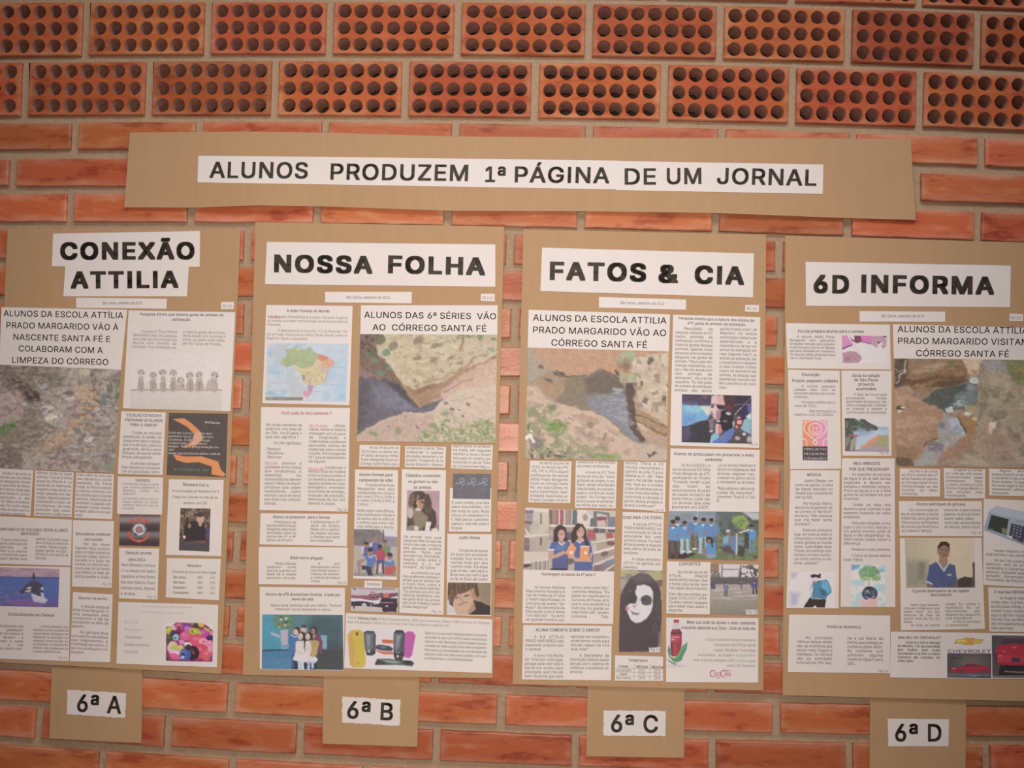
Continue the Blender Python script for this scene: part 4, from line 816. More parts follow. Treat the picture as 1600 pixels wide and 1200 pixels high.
    p.nz(30, 24, 16, 12); p.nz(12, 10, 10, 13)

def pic_creek_c(p):
    p.warp(26, 60)
    p.nz(200, 160, 14, 2)
    p.po([(120, 20), (1500, 20), (1500, 260), (980, 330), (830, 250), (640, 290), (460, 310), (340, 240), (220, 190), (110, 90)], (194, 152, 118), 1, 20)
    p.po([(60, 100), (150, 120), (240, 230), (460, 320), (640, 300), (700, 700), (560, 640), (380, 600), (200, 440), (60, 390)], (166, 142, 112), 1, 20)
    p.po([(60, 40), (140, 80), (260, 260), (120, 380), (60, 380)], (170, 160, 140), .9, 40)
    p.po([(460, 320), (640, 300), (820, 240), (980, 340), (1040, 460), (1120, 700), (1160, 860), (1260, 1000), (1100, 960), (900, 760), (700, 660), (540, 620), (330, 570), (440, 430)], (136, 124, 102), 1, 26)
    p.po([(640, 330), (820, 250), (980, 340), (1060, 440), (1100, 600), (900, 480), (680, 500)], (106, 96, 80), .8, 50)
    p.po([(640, 540), (900, 470), (1030, 440), (1080, 640), (1140, 860), (1280, 1010), (1100, 950), (880, 740), (720, 660)], (134, 138, 146), .95, 30)
    p.po([(1060, 380), (1180, 340), (1130, 560), (1160, 700), (1180, 860), (1260, 960), (1220, 980), (1120, 860), (1060, 640)], (94, 78, 70), 1, 20)
    p.nc(60, 14, (166, 172, 182), 60, .54, .08, .6, p.mask([(760, 500), (1030, 450), (1080, 640), (1200, 960), (880, 700)], 30)); p.el(980, 450, 50, 16, (178, 180, 196), .8, 10, 12)
    p.po([(1140, 130), (1300, 90), (1500, 60), (1500, 1060), (1260, 950), (1180, 850), (1150, 640), (1180, 380), (1100, 240)], (200, 180, 152), 1, 16)
    rm = p.mask([(1140, 130), (1500, 60), (1500, 700), (1160, 640), (1110, 240)], 20)
    p.nc(70, 60, (222, 204, 178), 61, .45, .2, .7, rm); p.nc(60, 60, (150, 126, 102), 62, .52, .16, .7, rm)
    p.po([(1150, 640), (1300, 700), (1500, 830), (1500, 940), (1330, 880), (1160, 760)], (170, 138, 98), .9, 20)
    for a in ((1150, 690, 1340, 770, 1490, 830), (1170, 770, 1330, 850, 1480, 900)): p.li([a[0:2], a[2:4], a[4:6]], 12, (112, 84, 60), .8)
    p.po([(1180, 860), (1300, 880), (1500, 950), (1500, 1060), (1280, 980)], (186, 156, 130), .9, 20)
    for x, y, r in ((1310, 150, 36), (1440, 540, 22), (1250, 560, 24), (1220, 380, 20), (1470, 400, 14)): p.el(x, y, r, r * 1.2, (104, 92, 84), .85, 20, 12)
    p.po([(50, 400), (160, 400), (230, 520), (330, 580), (560, 630), (720, 670), (900, 770), (1000, 880), (1140, 980), (1480, 1060), (1480, 1180), (40, 1150)], (208, 180, 156), 1, 14)
    p.po([(1120, 980), (1330, 1000), (1480, 1060), (1480, 1170), (1200, 1160)], (196, 178, 156), .8, 20)
    p.nc(90, 60, (176, 148, 126), 64, .54, .08, .7, p.mask([(50, 440), (700, 700), (1140, 1000), (1100, 1160), (40, 1150)], 40))
    p.nc(60, 50, (164, 142, 124), 65, .5, .08, .6, p.mask([(480, 700), (860, 900), (860, 1000), (560, 900)], 40))
    gm = p.mask([(50, 640), (300, 590), (460, 740), (440, 880), (640, 960), (980, 1060), (1000, 1160), (40, 1150)], 50)
    p.nc(60, 50, (136, 140, 100), 66, .44, .18, .8, gm); p.nc(34, 30, (152, 162, 116), 67, .54, .07, .7, gm)
    p.el(340, 820, 100, 60, (122, 158, 74), .8, 10, 60); p.nc(26, 24, (96, 132, 56), 68, .52, .06, .8, p.mask([(240, 740), (440, 800), (430, 890), (250, 900)], 20))
    p.el(310, 630, 50, 36, (124, 128, 80), .8, 0, 30); p.el(690, 800, 26, 30, (130, 134, 88), .8); p.el(860, 1130, 100, 30, (132, 156, 82), .8, 0, 30); p.el(60, 820, 20, 34, (100, 116, 60), .8)
    p.el(150, 990, 70, 60, (118, 118, 112), .8, 0, 40); p.po([(35, 920), (90, 890), (140, 980), (120, 995), (90, 940), (40, 955)], (232, 226, 214), 1); p.el(100, 865, 10, 12, (236, 230, 218), 1)
    p.nc(50, 40, (96, 92, 76), 69, .56, .06, .8, p.mask([(40, 1060), (500, 1000), (560, 1150), (40, 1150)], 30))
    p.po([(1240, 1070), (1310, 1110), (1360, 1060), (1390, 1080), (1310, 1130), (1280, 1150), (1270, 1110)], (94, 82, 72), .9)
    for x, y, rx, ry in ((1040, 90, 24, 40), (1110, 90, 50, 40), (1000, 150, 30, 24), (1100, 150, 44, 30), (1015, 310, 40, 36), (1110, 325, 38, 46)): p.el(x, y, rx, ry, (164, 182, 138), .95, 15, 12)
    p.el(1050, 200, 70, 60, (118, 100, 78), .6, 0, 50); p.el(960, 280, 18, 34, (90, 74, 70), .9, -35)
    for x, y, rx in ((270, 350, 36), (350, 280, 40), (410, 290, 30), (200, 215, 26)): p.el(x, y, rx, 20, (98, 88, 86), .85, 20, 14)
    p.li([(340, 240), (460, 312), (640, 290)], 10, (86, 62, 46), .9); p.li([(830, 240), (985, 335)], 12, (96, 76, 60), .8); p.li([(480, 740), (520, 770)], 8, (130, 110, 90)); p.li([(830, 940), (860, 890)], 12, (116, 100, 88))
    p.el(250, 430, 120, 60, (182, 146, 102), .6, 20, 60); p.nz(26, 22, 14, 12); p.nz(11, 10, 8, 13)

def pic_creek_d(p):
    p.warp(26, 60)
    p.nz(160, 130, 20, 2)
    p.po([(50, 30), (220, 40), (230, 200), (180, 330), (50, 340)], (92, 78, 66), 1, 30)
    p.po([(200, 40), (760, 50), (820, 160), (800, 290), (600, 320), (400, 380), (250, 380), (180, 280)], (138, 108, 76), 1, 24)
    p.po([(300, 130), (520, 70), (600, 90), (540, 150), (380, 180), (220, 190)], (176, 156, 130), .8, 24); p.nc(80, 24, (150, 122, 86), 71, .5, .08, .8, p.mask([(200, 40), (760, 50), (800, 290), (250, 380)], 20))
    p.po([(180, 260), (460, 210), (800, 220), (790, 250), (520, 250), (300, 300), (180, 320)], (102, 74, 52), .8, 20); p.el(620, 290, 190, 34, (84, 70, 54), .8, -6, 24)
    p.el(630, 100, 26, 34, (108, 122, 76), .8, 0, 20); p.nc(70, 50, (132, 138, 128), 72, .55, .08, .6, p.mask([(220, 40), (620, 40), (500, 100), (230, 110)], 20))
    p.po([(440, 380), (600, 330), (800, 300), (900, 300), (920, 440), (870, 560), (800, 560), (680, 560), (560, 590), (440, 520), (340, 460)], (84, 92, 86), 1, 16)
    p.po([(700, 400), (900, 340), (920, 500), (860, 560), (660, 540)], (120, 138, 138), .8, 40); p.nc(40, 16, (170, 184, 186), 73, .52, .08, .7, p.mask([(640, 470), (800, 440), (880, 620), (640, 620)], 40))
    p.po([(230, 390), (440, 370), (380, 450), (320, 460), (180, 410)], (150, 124, 110), 1, 14)
    p.po([(56, 350), (180, 360), (330, 460), (480, 530), (550, 600), (530, 700), (490, 780), (490, 850), (400, 910), (360, 960), (250, 1110), (60, 1080)], (164, 132, 104), 1, 12)
    p.nc(110, 50, (184, 152, 126), 74, .5, .1, .7, p.mask([(56, 350), (480, 530), (520, 700), (300, 1000), (60, 1080)], 30)); p.po([(60, 940), (320, 970), (240, 1110), (60, 1080)], (140, 112, 84), .7, 50)
    p.po([(560, 600), (690, 640), (760, 700), (800, 830), (560, 1000), (470, 1150), (260, 1150), (380, 980), (500, 860), (500, 760), (550, 680)], (156, 154, 152), 1, 12)
    p.po([(620, 660), (720, 660), (780, 760), (780, 830), (640, 800)], (172, 182, 196), .9, 24); p.el(690, 790, 60, 50, (146, 156, 172), .7, 0, 20); p.el(480, 950, 90, 70, (112, 110, 120), .7, -20, 40); p.nc(50, 40, (176, 172, 168), 75, .54, .08, .6, p.mask([(400, 900), (760, 820), (470, 1150), (260, 1150)], 20))
    p.el(540, 730, 40, 40, (112, 124, 136), .8, 0, 20); p.el(615, 560, 44, 30, (200, 210, 216), .9); p.el(815, 605, 50, 22, (206, 214, 214), .9, 10); p.el(870, 260, 44, 44, (190, 204, 210), .95, 0, 14); p.el(850, 340, 50, 30, (140, 160, 164), .8, 0, 20)
    p.po([(920, 60), (1410, 40), (1410, 1150), (640, 1150), (820, 1010), (900, 820), (860, 640), (920, 460), (960, 340), (900, 200)], (160, 146, 122), 1, 18)
    rm = p.mask([(920, 60), (1410, 40), (1410, 1150), (760, 1150), (900, 640)], 20)
    p.nc(110, 90, (182, 166, 142), 76, .45, .2, .7, rm); p.nc(70, 60, (124, 114, 96), 77, .5, .16, .7, rm); p.nc(60, 60, (156, 158, 132), 78, .52, .2, .5, rm)
    p.po([(680, 630), (900, 640), (900, 820), (800, 830), (760, 700)], (160, 126, 82), 1, 14); p.po([(800, 830), (900, 810), (880, 960), (480, 1150), (560, 1010)], (160, 128, 104), 1, 16)
    p.po([(700, 640), (750, 680), (800, 820), (770, 800)], (90, 72, 56), .8); p.po([(1040, 690), (1110, 690), (1070, 830), (1010, 820)], (228, 208, 192), 1, 20); p.el(890, 660, 34, 22, (214, 180, 148), .9)
    p.po([(700, 1150), (820, 1040), (960, 1090), (1000, 1150)], (178, 162, 140), .9, 16); p.po([(1000, 700), (1300, 900), (1300, 1100), (960, 1050), (900, 900)], (168, 132, 116), .45, 90)
    p.po([(1200, 40), (1410, 40), (1410, 320), (1330, 300), (1180, 130)], (112, 124, 76), .8, 60); p.po([(960, 50), (1200, 60), (1240, 180), (980, 130)], (150, 150, 166), .8, 40); p.nc(40, 40, (186, 158, 80), 79, .6, .05, .7, p.mask([(1200, 40), (1410, 40), (1410, 320), (1200, 130)], 30))
    p.po([(760, 40), (960, 40), (910, 200), (830, 200), (800, 130)], (206, 184, 156), .9, 20); p.el(880, 170, 30, 24, (184, 120, 88), .8); p.el(850, 560, 50, 40, (176, 160, 104), .8, 0, 20)
    p.li([(80, 290), (100, 220), (160, 180), (170, 60)], 12, (196, 186, 172), .9); p.li([(60, 140), (90, 190), (160, 150)], 8, (186, 174, 160), .9)
    p.el(110, 540, 36, 26, (70, 66, 56), .9, -20); p.el(135, 530, 20, 9, (226, 220, 208), 1, -10); p.el(105, 585, 26, 12, (230, 222, 208), 1, -35)
    p.po([(60, 1080), (200, 1070), (260, 1110), (260, 1150), (60, 1150)], (98, 84, 68), .9); p.li([(330, 460), (440, 510), (480, 530)], 8, (90, 74, 60), .8); p.li([(360, 960), (400, 905), (480, 860)], 14, (92, 72, 56), .8)
    p.nz(26, 22, 16, 12); p.nz(11, 10, 9, 13)

def pic_puppies(p):
    p.warp(0.9 * p.k, 4 * p.k)
    p.gr(60, 560, (226, 212, 200)); p.rc(-20, 606, 1420, 960, (216, 200, 186), 1, 12); p.gr(640, 900, (206, 190, 172), 1, .5)
    p.rc(40, 596, 1400, 616, (158, 140, 124), .85, 14)
    F = (192, 173, 154); D = (160, 142, 122); L = (206, 190, 170)
    def pup(x, y, w, h, face=0, dark=0):
        b = 610
        p.po([(x - w * .30, y + h * .25), (x + w * .30, y + h * .25), (x + w * .5, b), (x - w * .48, b)], F, 1, 10)
        p.el(x, b - 60, w * .48, 90, F, 1); p.po([(x - w * .12, b - 130), (x + w * .16, b - 130), (x + w * .12, b), (x - w * .1, b)], D, .55 + .3 * dark, 14)
        p.li([(x - w * .28, b - 110), (x - w * .26, b - 8)], 9, D, .6); p.li([(x + w * .28, b - 110), (x + w * .3, b - 8)], 9, D, .6)
        p.el(x, y + 8, 40, 46, F, 1); p.el(x + face * 22, y + 28, 26, 24, L, 1); p.el(x + face * 10, y + 6, 26, 30, L, .35)
        p.el(x - 40 + face * 6, y + 18, 14, 30, D, .6, 8); p.el(x + 40 + face * 6, y + 18, 14, 30, D, .6, -8)
        p.el(x + face * 36, y + 38, 10, 9, (88, 76, 68), .9); p.el(x - 10 + face * 12, y + 4, 6, 6, (92, 80, 70), .9); p.el(x + 16 + face * 12, y + 2, 6, 6, (92, 80, 70), .9)
        for i in range(9):
            rr = random.Random(int(x) + i); p.el(x + rr.uniform(-.35, .35) * w, y + rr.uniform(.3, 1) * h + 20, 8, 10, D, .5)
    pup(190, 330, 110, 280, .7); pup(370, 370, 120, 240, .1); pup(515, 330, 100, 280, -1); pup(665, 340, 110, 270, .3, 1)
    pup(915, 370, 130, 240, -1, 1); pup(1050, 365, 130, 245, -.8, 1); pup(1270, 370, 120, 240, 1, 1)
    p.li([(310, 480), (270, 580)], 12, F); p.po([(1180, 460), (1260, 420), (1300, 600), (1130, 610), (1140, 540)], F, .9, 10)
    p.el(775, 470, 54, 52, F, 1); p.el(740, 470, 18, 40, D, .8, 10); p.el(790, 470, 30, 30, L, .9); p.po([(700, 610), (700, 530), (800, 520), (840, 590), (830, 610)], F, 1, 10); p.el(805, 540, 24, 34, D, .7, -30); p.el(805, 465, 6, 6, (90, 76, 66)); p.nz(16, 14, 9, 3)

def pic_map(p):
    p.nz(300, 200, 9, 4); p.nc(180, 160, (176, 208, 226), 6, .5, .15, .8); p.gr(1000, 1500, (190, 212, 226), 0, .7)
    p.po([(330, 80), (560, 70), (520, 150), (480, 300), (400, 400), (540, 470), (620, 560), (700, 640), (760, 760), (840, 830), (780, 900), (780, 980), (560, 980), (540, 520), (330, 420), (270, 200)], (200, 206, 208), .9, 40)
    A = [(500, 160), (580, 170), (640, 130), (700, 100), (740, 160), (800, 170), (900, 130), (950, 210), (1030, 260), (1030, 330), (970, 390), (940, 450), (860, 480), (760, 490), (700, 450), (640, 420), (560, 460), (500, 460), (410, 410), (420, 330), (500, 300)]
    p.po([(600, 440), (700, 450), (1030, 250), (1100, 270), (1200, 300), (1290, 370), (1290, 430), (1200, 520), (1180, 640), (1120, 740), (1000, 770), (950, 800), (930, 900), (860, 980), (790, 930), (790, 880), (860, 840), (860, 760), (780, 740), (760, 620), (700, 540), (640, 490)], (222, 206, 160), 1)
    p.po(A, (180, 196, 146), 1); p.nc(90, 80, (164, 186, 126), 8, .5, .1, .5, p.mask(A)); p.po([(650, 150), (720, 110), (740, 190), (690, 190)], (214, 212, 158), .9)
    p.po([(1030, 260), (1110, 270), (1200, 300), (1190, 360), (1090, 370), (1040, 330)], (228, 140, 108), .95, 20); p.po([(1190, 310), (1290, 370), (1290, 430), (1210, 480), (1090, 480), (1100, 400), (1190, 360)], (230, 172, 136), .9, 16)
    p.po([(1060, 420), (1180, 420), (1190, 560), (1060, 560)], (222, 184, 160), .8, 30); p.po([(720, 490), (850, 490), (900, 540), (830, 560), (760, 550)], (220, 214, 148), .9, 20); p.po([(960, 460), (1060, 460), (1080, 580), (960, 600)], (216, 206, 146), .8, 30)
    p.po([(760, 590), (820, 600), (820, 680), (780, 690)], (186, 146, 124), .9); p.nc(50, 50, (206, 168, 140), 9, .56, .05, .6, p.mask([(780, 540), (1180, 560), (1100, 740), (880, 760)])); p.po([(860, 760), (950, 770), (940, 880), (880, 900)], (190, 152, 190), 1); p.po([(790, 870), (860, 850), (930, 890), (860, 980), (780, 930)], (222, 166, 178), 1)
    p.li([(930, 160), (1000, 240), (1110, 265), (1210, 300), (1300, 370), (1285, 440), (1200, 520), (1180, 640), (1110, 740)], 8, (196, 132, 128), .8)
    for y, x0, x1 in ((210, 1400, 1510), (395, 1300, 1420), (465, 1290, 1500), (705, 1150, 1210), (760, 1230, 1490), (770, 1090, 1200), (870, 980, 1070), (555, 190, 450), (700, 190, 520), (735, 190, 520), (860, 190, 520), (90, 560, 600), (92, 1000, 1030)): p.li([(x0, y), (x1, y)], 5, (150, 164, 172), .7)
    p.rc(165, 580, 230, 640, (214, 216, 200), .8); p.rc(170, 750, 250, 810, (208, 208, 196), .8); p.el(240, 900, 80, 40, (160, 190, 204), .7, 0, 30); p.el(1430, 960, 80, 60, (156, 204, 224), .7, 0, 60); p.el(235, 250, 30, 50, (164, 202, 218), .8, 0, 30)
    p.rc(160, 966, 780, 1020, (150, 138, 122), 1); p.rc(185, 985, 300, 1000, (206, 196, 184), .8); p.rc(340, 987, 510, 1002, (190, 180, 168), .7)

def pic_library(p):
    p.warp(0.9 * p.k, 4 * p.k)
    p.rc(80, 40, 500, 460, (194, 184, 164)); p.el(300, 230, 240, 220, (206, 196, 176), 1, 0, 40); p.el(250, 330, 90, 90, (188, 176, 158), .7, 0, 40)
    p.po([(80, 40), (500, 60), (500, 110), (80, 70)], (226, 216, 206)); p.rc(110, 75, 245, 130, (126, 122, 138), 1, 14); p.rc(120, 130, 230, 230, (158, 146, 156), 1, 14); p.rc(350, 130, 380, 300, (124, 118, 112), .9); p.rc(90, 240, 220, 300, (128, 112, 112))
    p.rc(90, 300, 190, 460, (160, 142, 134), .8); p.po([(90, 340), (200, 470), (140, 480)], (218, 206, 198)); p.po([(90, 480), (490, 450), (490, 480), (90, 515)], (222, 210, 204))
    p.rc(90, 515, 490, 740, (186, 172, 156)); p.rc(90, 520, 180, 620, (140, 104, 108), .9); p.rc(90, 625, 180, 730, (116, 106, 112), .9)
    for i, x in enumerate(range(185, 285, 16)): p.rc(x, 565, x + 10, 735, [(204, 192, 178), (140, 130, 118)][i % 2], .8)
    p.rc(350, 510, 380, 640, (104, 100, 94)); p.po([(80, 745), (490, 740), (490, 860), (80, 940)], (212, 200, 182)); p.po([(80, 900), (480, 850), (480, 880), (80, 950)], (222, 210, 200)); p.po([(80, 950), (200, 930), (200, 980), (80, 1010)], (92, 74, 70))
    p.po([(200, 930), (490, 880), (490, 1050), (80, 1050), (80, 1010), (200, 985)], (176, 166, 150))
    for i, x in enumerate(range(210, 480, 24)): p.rc(x, 900, x + 13, 1050, [(120, 112, 106), (214, 206, 194), (150, 142, 130)][i % 3], .8)
    p.rc(490, 50, 900, 320, (190, 160, 148))
    for x, w, c in ((500, 50, (132, 98, 92)), (555, 44, (150, 142, 120)), (602, 46, (170, 104, 106)), (650, 18, (232, 222, 214)), (672, 58, (166, 96, 100)), (732, 20, (226, 212, 204)), (757, 70, (150, 152, 132)), (830, 22, (160, 116, 116)), (855, 14, (232, 220, 214)), (870, 76, (92, 112, 118))): p.rc(x, 70, x + w, 310, c, .95)
    p.rc(950, 60, 1580, 340, (206, 194, 186)); p.po([(950, 70), (1080, 70), (1230, 230), (1080, 330), (950, 300)], (224, 212, 204)); p.el(1080, 190, 45, 60, (164, 148, 130), .9, 0, 14); p.rc(1210, 90, 1260, 350, (108, 120, 120)); p.po([(1250, 90), (1460, 110), (1470, 160), (1250, 120)], (122, 136, 134)); p.rc(1430, 120, 1465, 220, (112, 124, 124))
    p.rc(1260, 180, 1420, 340, (142, 84, 96)); p.po([(1270, 250), (1400, 230), (1410, 340), (1270, 340)], (206, 188, 176)); p.rc(1160, 200, 1215, 340, (104, 112, 116)); p.rc(1440, 180, 1570, 340, (138, 132, 136)); p.rc(1470, 250, 1560, 330, (110, 134, 150))
    p.po([(500, 305), (920, 325), (920, 350), (520, 330)], (234, 224, 220)); p.po([(1080, 340), (1570, 350), (1570, 380), (1080, 360)], (234, 224, 222))
    p.rc(490, 345, 900, 560, (168, 152, 140)); p.rc(1100, 380, 1570, 580, (178, 160, 148)); p.po([(1110, 390), (1220, 390), (1260, 540), (1110, 560)], (172, 100, 100)); p.rc(1215, 365, 1300, 440, (92, 84, 92)); p.rc(1310, 370, 1400, 440, (112, 104, 104)); p.rc(1420, 440, 1530, 520, (186, 92, 84)); p.rc(1260, 450, 1400, 560, (206, 192, 176)); p.rc(1440, 390, 1560, 430, (104, 92, 92)); p.rc(760, 430, 850, 560, (100, 94, 112)); p.rc(500, 400, 580, 500, (186, 170, 158))
    p.po([(1160, 590), (1560, 520), (1560, 550), (1180, 610)], (226, 214, 208)); p.po([(1180, 610), (1560, 550), (1560, 660), (1200, 760)], (178, 166, 146)); p.el(1490, 610, 70, 34, (112, 92, 82), .9); p.rc(1210, 620, 1260, 740, (206, 194, 172))
    p.po([(1190, 750), (1560, 650), (1560, 690), (1200, 790)], (230, 218, 212)); p.po([(1200, 790), (1560, 700), (1560, 810), (1200, 950)], (172, 158, 142)); p.el(1390, 780, 60, 34, (118, 98, 84), .9, -15); p.po([(1190, 950), (1560, 800), (1560, 840), (1200, 990)], (220, 206, 200)); p.po([(1200, 990), (1560, 850), (1560, 1060), (1200, 1060)], (142, 126, 124)); p.po([(1390, 900), (1540, 850), (1540, 950), (1390, 970)], (118, 144, 154)); p.po([(1370, 1050), (1560, 930), (1560, 960), (1420, 1060)], (214, 200, 190)); p.rc(1220, 960, 1330, 1060, (136, 112, 112))
    H = (62, 50, 50); S = (206, 160, 142); B = (84, 100, 160)
    # girl one
    p.po([(560, 560), (570, 400), (620, 320), (700, 310), (770, 370), (780, 500), (800, 600), (720, 620), (580, 610)], H, 1, 12); p.el(695, 470, 58, 84, S, 1); p.rc(650, 540, 730, 600, S); p.po([(600, 380), (690, 350), (640, 440), (620, 540), (580, 560)], H, 1, 10)
    p.el(672, 455, 10, 6, (90, 66, 62)); p.el(722, 455, 10, 6, (90, 66, 62)); p.el(700, 510, 24, 7, (226, 196, 186)); p.el(702, 482, 6, 8, (188, 140, 124))
    p.po([(510, 590), (640, 580), (760, 580), (830, 590), (840, 700), (810, 830), (800, 1030), (540, 1030), (560, 830), (480, 720)], B, 1, 10); p.po([(600, 640), (780, 620), (740, 730), (600, 720)], (96, 130, 182), .8, 30); p.po([(650, 590), (750, 590), (700, 640)], S); p.li([(645, 590), (700, 640), (755, 590)], 14, (226, 222, 224)); p.po([(540, 860), (810, 860), (800, 1030), (540, 1030)], (86, 90, 142), .7, 20)
    p.po([(490, 720), (570, 720), (560, 800), (730, 730), (790, 760), (640, 830), (520, 870), (480, 860)], S, 1, 8); p.rc(480, 700, 580, 722, (230, 226, 226)); p.li([(520, 590), (490, 700)], 14, (220, 220, 228), .9)
    # girl two
    p.po([(850, 600), (850, 440), (900, 340), (960, 280), (1040, 300), (1090, 400), (1110, 560), (1090, 640), (940, 580), (920, 620)], H, 1, 12); p.el(1000, 430, 62, 96, S, 1); p.rc(950, 520, 1050, 570, S); p.po([(910, 340), (1020, 320), (940, 420), (930, 540), (880, 560)], H, 1, 10)
    p.el(975, 415, 10, 6, (90, 66, 62)); p.el(1030, 412, 10, 6, (90, 66, 62)); p.el(1003, 478, 24, 7, (228, 200, 190)); p.po([(900, 580), (1130, 540), (1190, 640), (1210, 760), (1190, 1050), (900, 1050), (900, 780), (870, 640)], B, 1, 10); p.po([(930, 560), (1050, 555), (990, 600)], S); p.li([(930, 562), (990, 596), (1055, 556)], 14, (226, 222, 226)); p.li([(1180, 620), (1205, 760)], 14, (220, 220, 230)); p.po([(1060, 560), (1110, 540), (1150, 660), (1080, 640)], H, .9, 12)
    p.po([(890, 850), (1000, 840), (1160, 880), (1210, 760), (1170, 760), (1130, 850)], S, 1, 8); p.po([(880, 830), (1010, 850), (1180, 870), (1180, 910), (900, 900)], S, 1, 8)
    p.po([(860, 600), (940, 690), (850, 850), (760, 780), (790, 690)], (238, 162, 102)); p.el(850, 755, 24, 26, (240, 226, 216)); p.po([(1000, 650), (1150, 650), (1130, 880), (985, 860)], (238, 158, 96)); p.rc(1000, 648, 1145, 668, (236, 220, 206)); p.el(1082, 762, 24, 28, (240, 226, 214))
    p.po([(520, 1010), (800, 1010), (780, 1060), (500, 1060)], (66, 64, 66)); p.el(840, 900, 60, 50, (92, 84, 80), .8, 0, 20); p.nz(14, 12, 8, 3)

def person(p, x, y, h, shirt, skin, hair, pants, w=None, pose=0):
    w = w or h * .17
    p.li([(x - w * .5, y + h * .52), (x - w * .55, y + h)], w * .62, pants); p.li([(x + w * .5, y + h * .52), (x + w * .6, y + h)], w * .62, pants)
    p.po([(x - w, y + h * .2), (x + w, y + h * .2), (x + w * 1.05, y + h * .56), (x - w * 1.05, y + h * .56)], shirt)
    p.li([(x - w, y + h * .24), (x - w * 1.35, y + h * .5)], w * .45, skin); p.li([(x + w, y + h * .24), (x + w * 1.35, y + h * .5)], w * .45, skin)
    p.li([(x - w * .95, y + h * .22), (x - w * 1.2, y + h * .36)], w * .62, shirt); p.li([(x + w * .95, y + h * .22), (x + w * 1.2, y + h * .36)], w * .62, shirt)
    p.el(x, y + h * .09, h * .062, h * .085, skin); p.el(x, y + h * .045, h * .07, h * .055, hair); p.po([(x - w * .4, y + h * .19), (x + w * .4, y + h * .19), (x, y + h * .26)], (232, 230, 232), .9)
def pic_group(p):
    p.warp(0.9 * p.k, 4 * p.k)
    p.rc(20, 20, 560, 280, (130, 148, 158)); p.nc(120, 20, (150, 166, 174), 3, .5, .1, .7, p.mask([(20, 20), (560, 20), (560, 280), (20, 280)])); p.rc(560, 30, 1030, 300, (98, 114, 110), 1, 14); p.nc(40, 30, (74, 90, 78), 5, .5, .1, .8, p.mask([(560, 90), (1030, 90), (1030, 330), (560, 330)])); p.po([(840, 30), (1030, 40), (1030, 120), (960, 120)], (206, 206, 210), .9, 20)
    p.rc(345, 30, 358, 280, (170, 182, 186)); p.rc(572, 60, 590, 330, (112, 132, 132))
    p.po([(20, 280), (1030, 300), (1030, 575), (20, 560)], (108, 126, 86), 1, 20); p.nc(50, 20, (132, 150, 98), 7, .5, .1, .8, p.mask([(200, 300), (1030, 300), (1030, 575), (200, 560)])); p.po([(20, 480), (260, 470), (340, 500), (180, 560), (20, 560)], (62, 52, 48), 1, 20)
    sk = (156, 122, 110); hr = (56, 46, 46); bl = (92, 152, 208)
    person(p, 130, 90, 400, (92, 120, 170), sk, hr, (96, 84, 80)); person(p, 80, 125, 400, bl, sk, hr, (92, 74, 68)); person(p, 210, 135, 345, bl, sk, hr, (166, 196, 220)); person(p, 328, 90, 350, (92, 132, 188), sk, hr, (104, 98, 92)); person(p, 418, 100, 380, bl, sk, hr, (160, 190, 214)); person(p, 505, 105, 360, (96, 142, 196), sk, hr, (94, 110, 140))
    p.el(320, 440, 30, 10, (230, 226, 226)); p.el(200, 475, 18, 12, (226, 226, 230)); p.el(270, 475, 18, 12, (226, 226, 230))
    p.po([(450, 380), (550, 370), (560, 540), (460, 545), (440, 480)], bl); p.el(480, 345, 34, 40, hr); p.el(478, 358, 20, 24, sk); p.po([(400, 430), (450, 430), (440, 540), (410, 520)], sk); p.el(500, 520, 50, 26, (150, 160, 186)); p.li([(515, 340), (515, 420)], 16, hr)
    p.nc(60, 50, (146, 172, 84), 11, .42, .08, 1, p.mask([(740, 90), (860, 70), (920, 150), (880, 240), (780, 210), (730, 150)], 20)); p.po([(740, 90), (860, 70), (920, 150), (880, 220), (780, 200), (730, 150)], (152, 178, 92), .55, 24)
    p.po([(640, 310), (740, 300), (840, 330), (830, 400), (790, 500), (680, 480), (610, 460)], (108, 140, 176), 1, 14); p.el(690, 248, 24, 16, (228, 224, 224)); p.el(692, 275, 22, 22, sk); p.el(690, 345, 24, 34, sk); p.po([(640, 310), (700, 300), (690, 380), (630, 380)], (128, 178, 214), 1, 14); p.po([(600, 420), (700, 400), (780, 500), (640, 480)], (94, 84, 92), 1, 14); p.li([(740, 310), (790, 270)], 14, sk)
    p.rc(776, 270, 792, 510, (206, 200, 198)); person(p, 950, 175, 300, (84, 158, 214), sk, hr, (110, 150, 186), 36); p.li([(920, 230), (820, 265)], 18, (214, 206, 206)); p.po([(870, 280), (920, 260), (920, 440), (870, 430)], (70, 72, 66), .9, 10); p.po([(800, 400), (880, 420), (860, 530), (800, 520)], (66, 62, 52), .8, 20); p.rc(970, 515, 1010, 545, (90, 86, 84))
    p.po([(20, 555), (555, 560), (555, 575), (20, 570)], (200, 186, 172), .6); p.nz(14, 12, 9, 5)
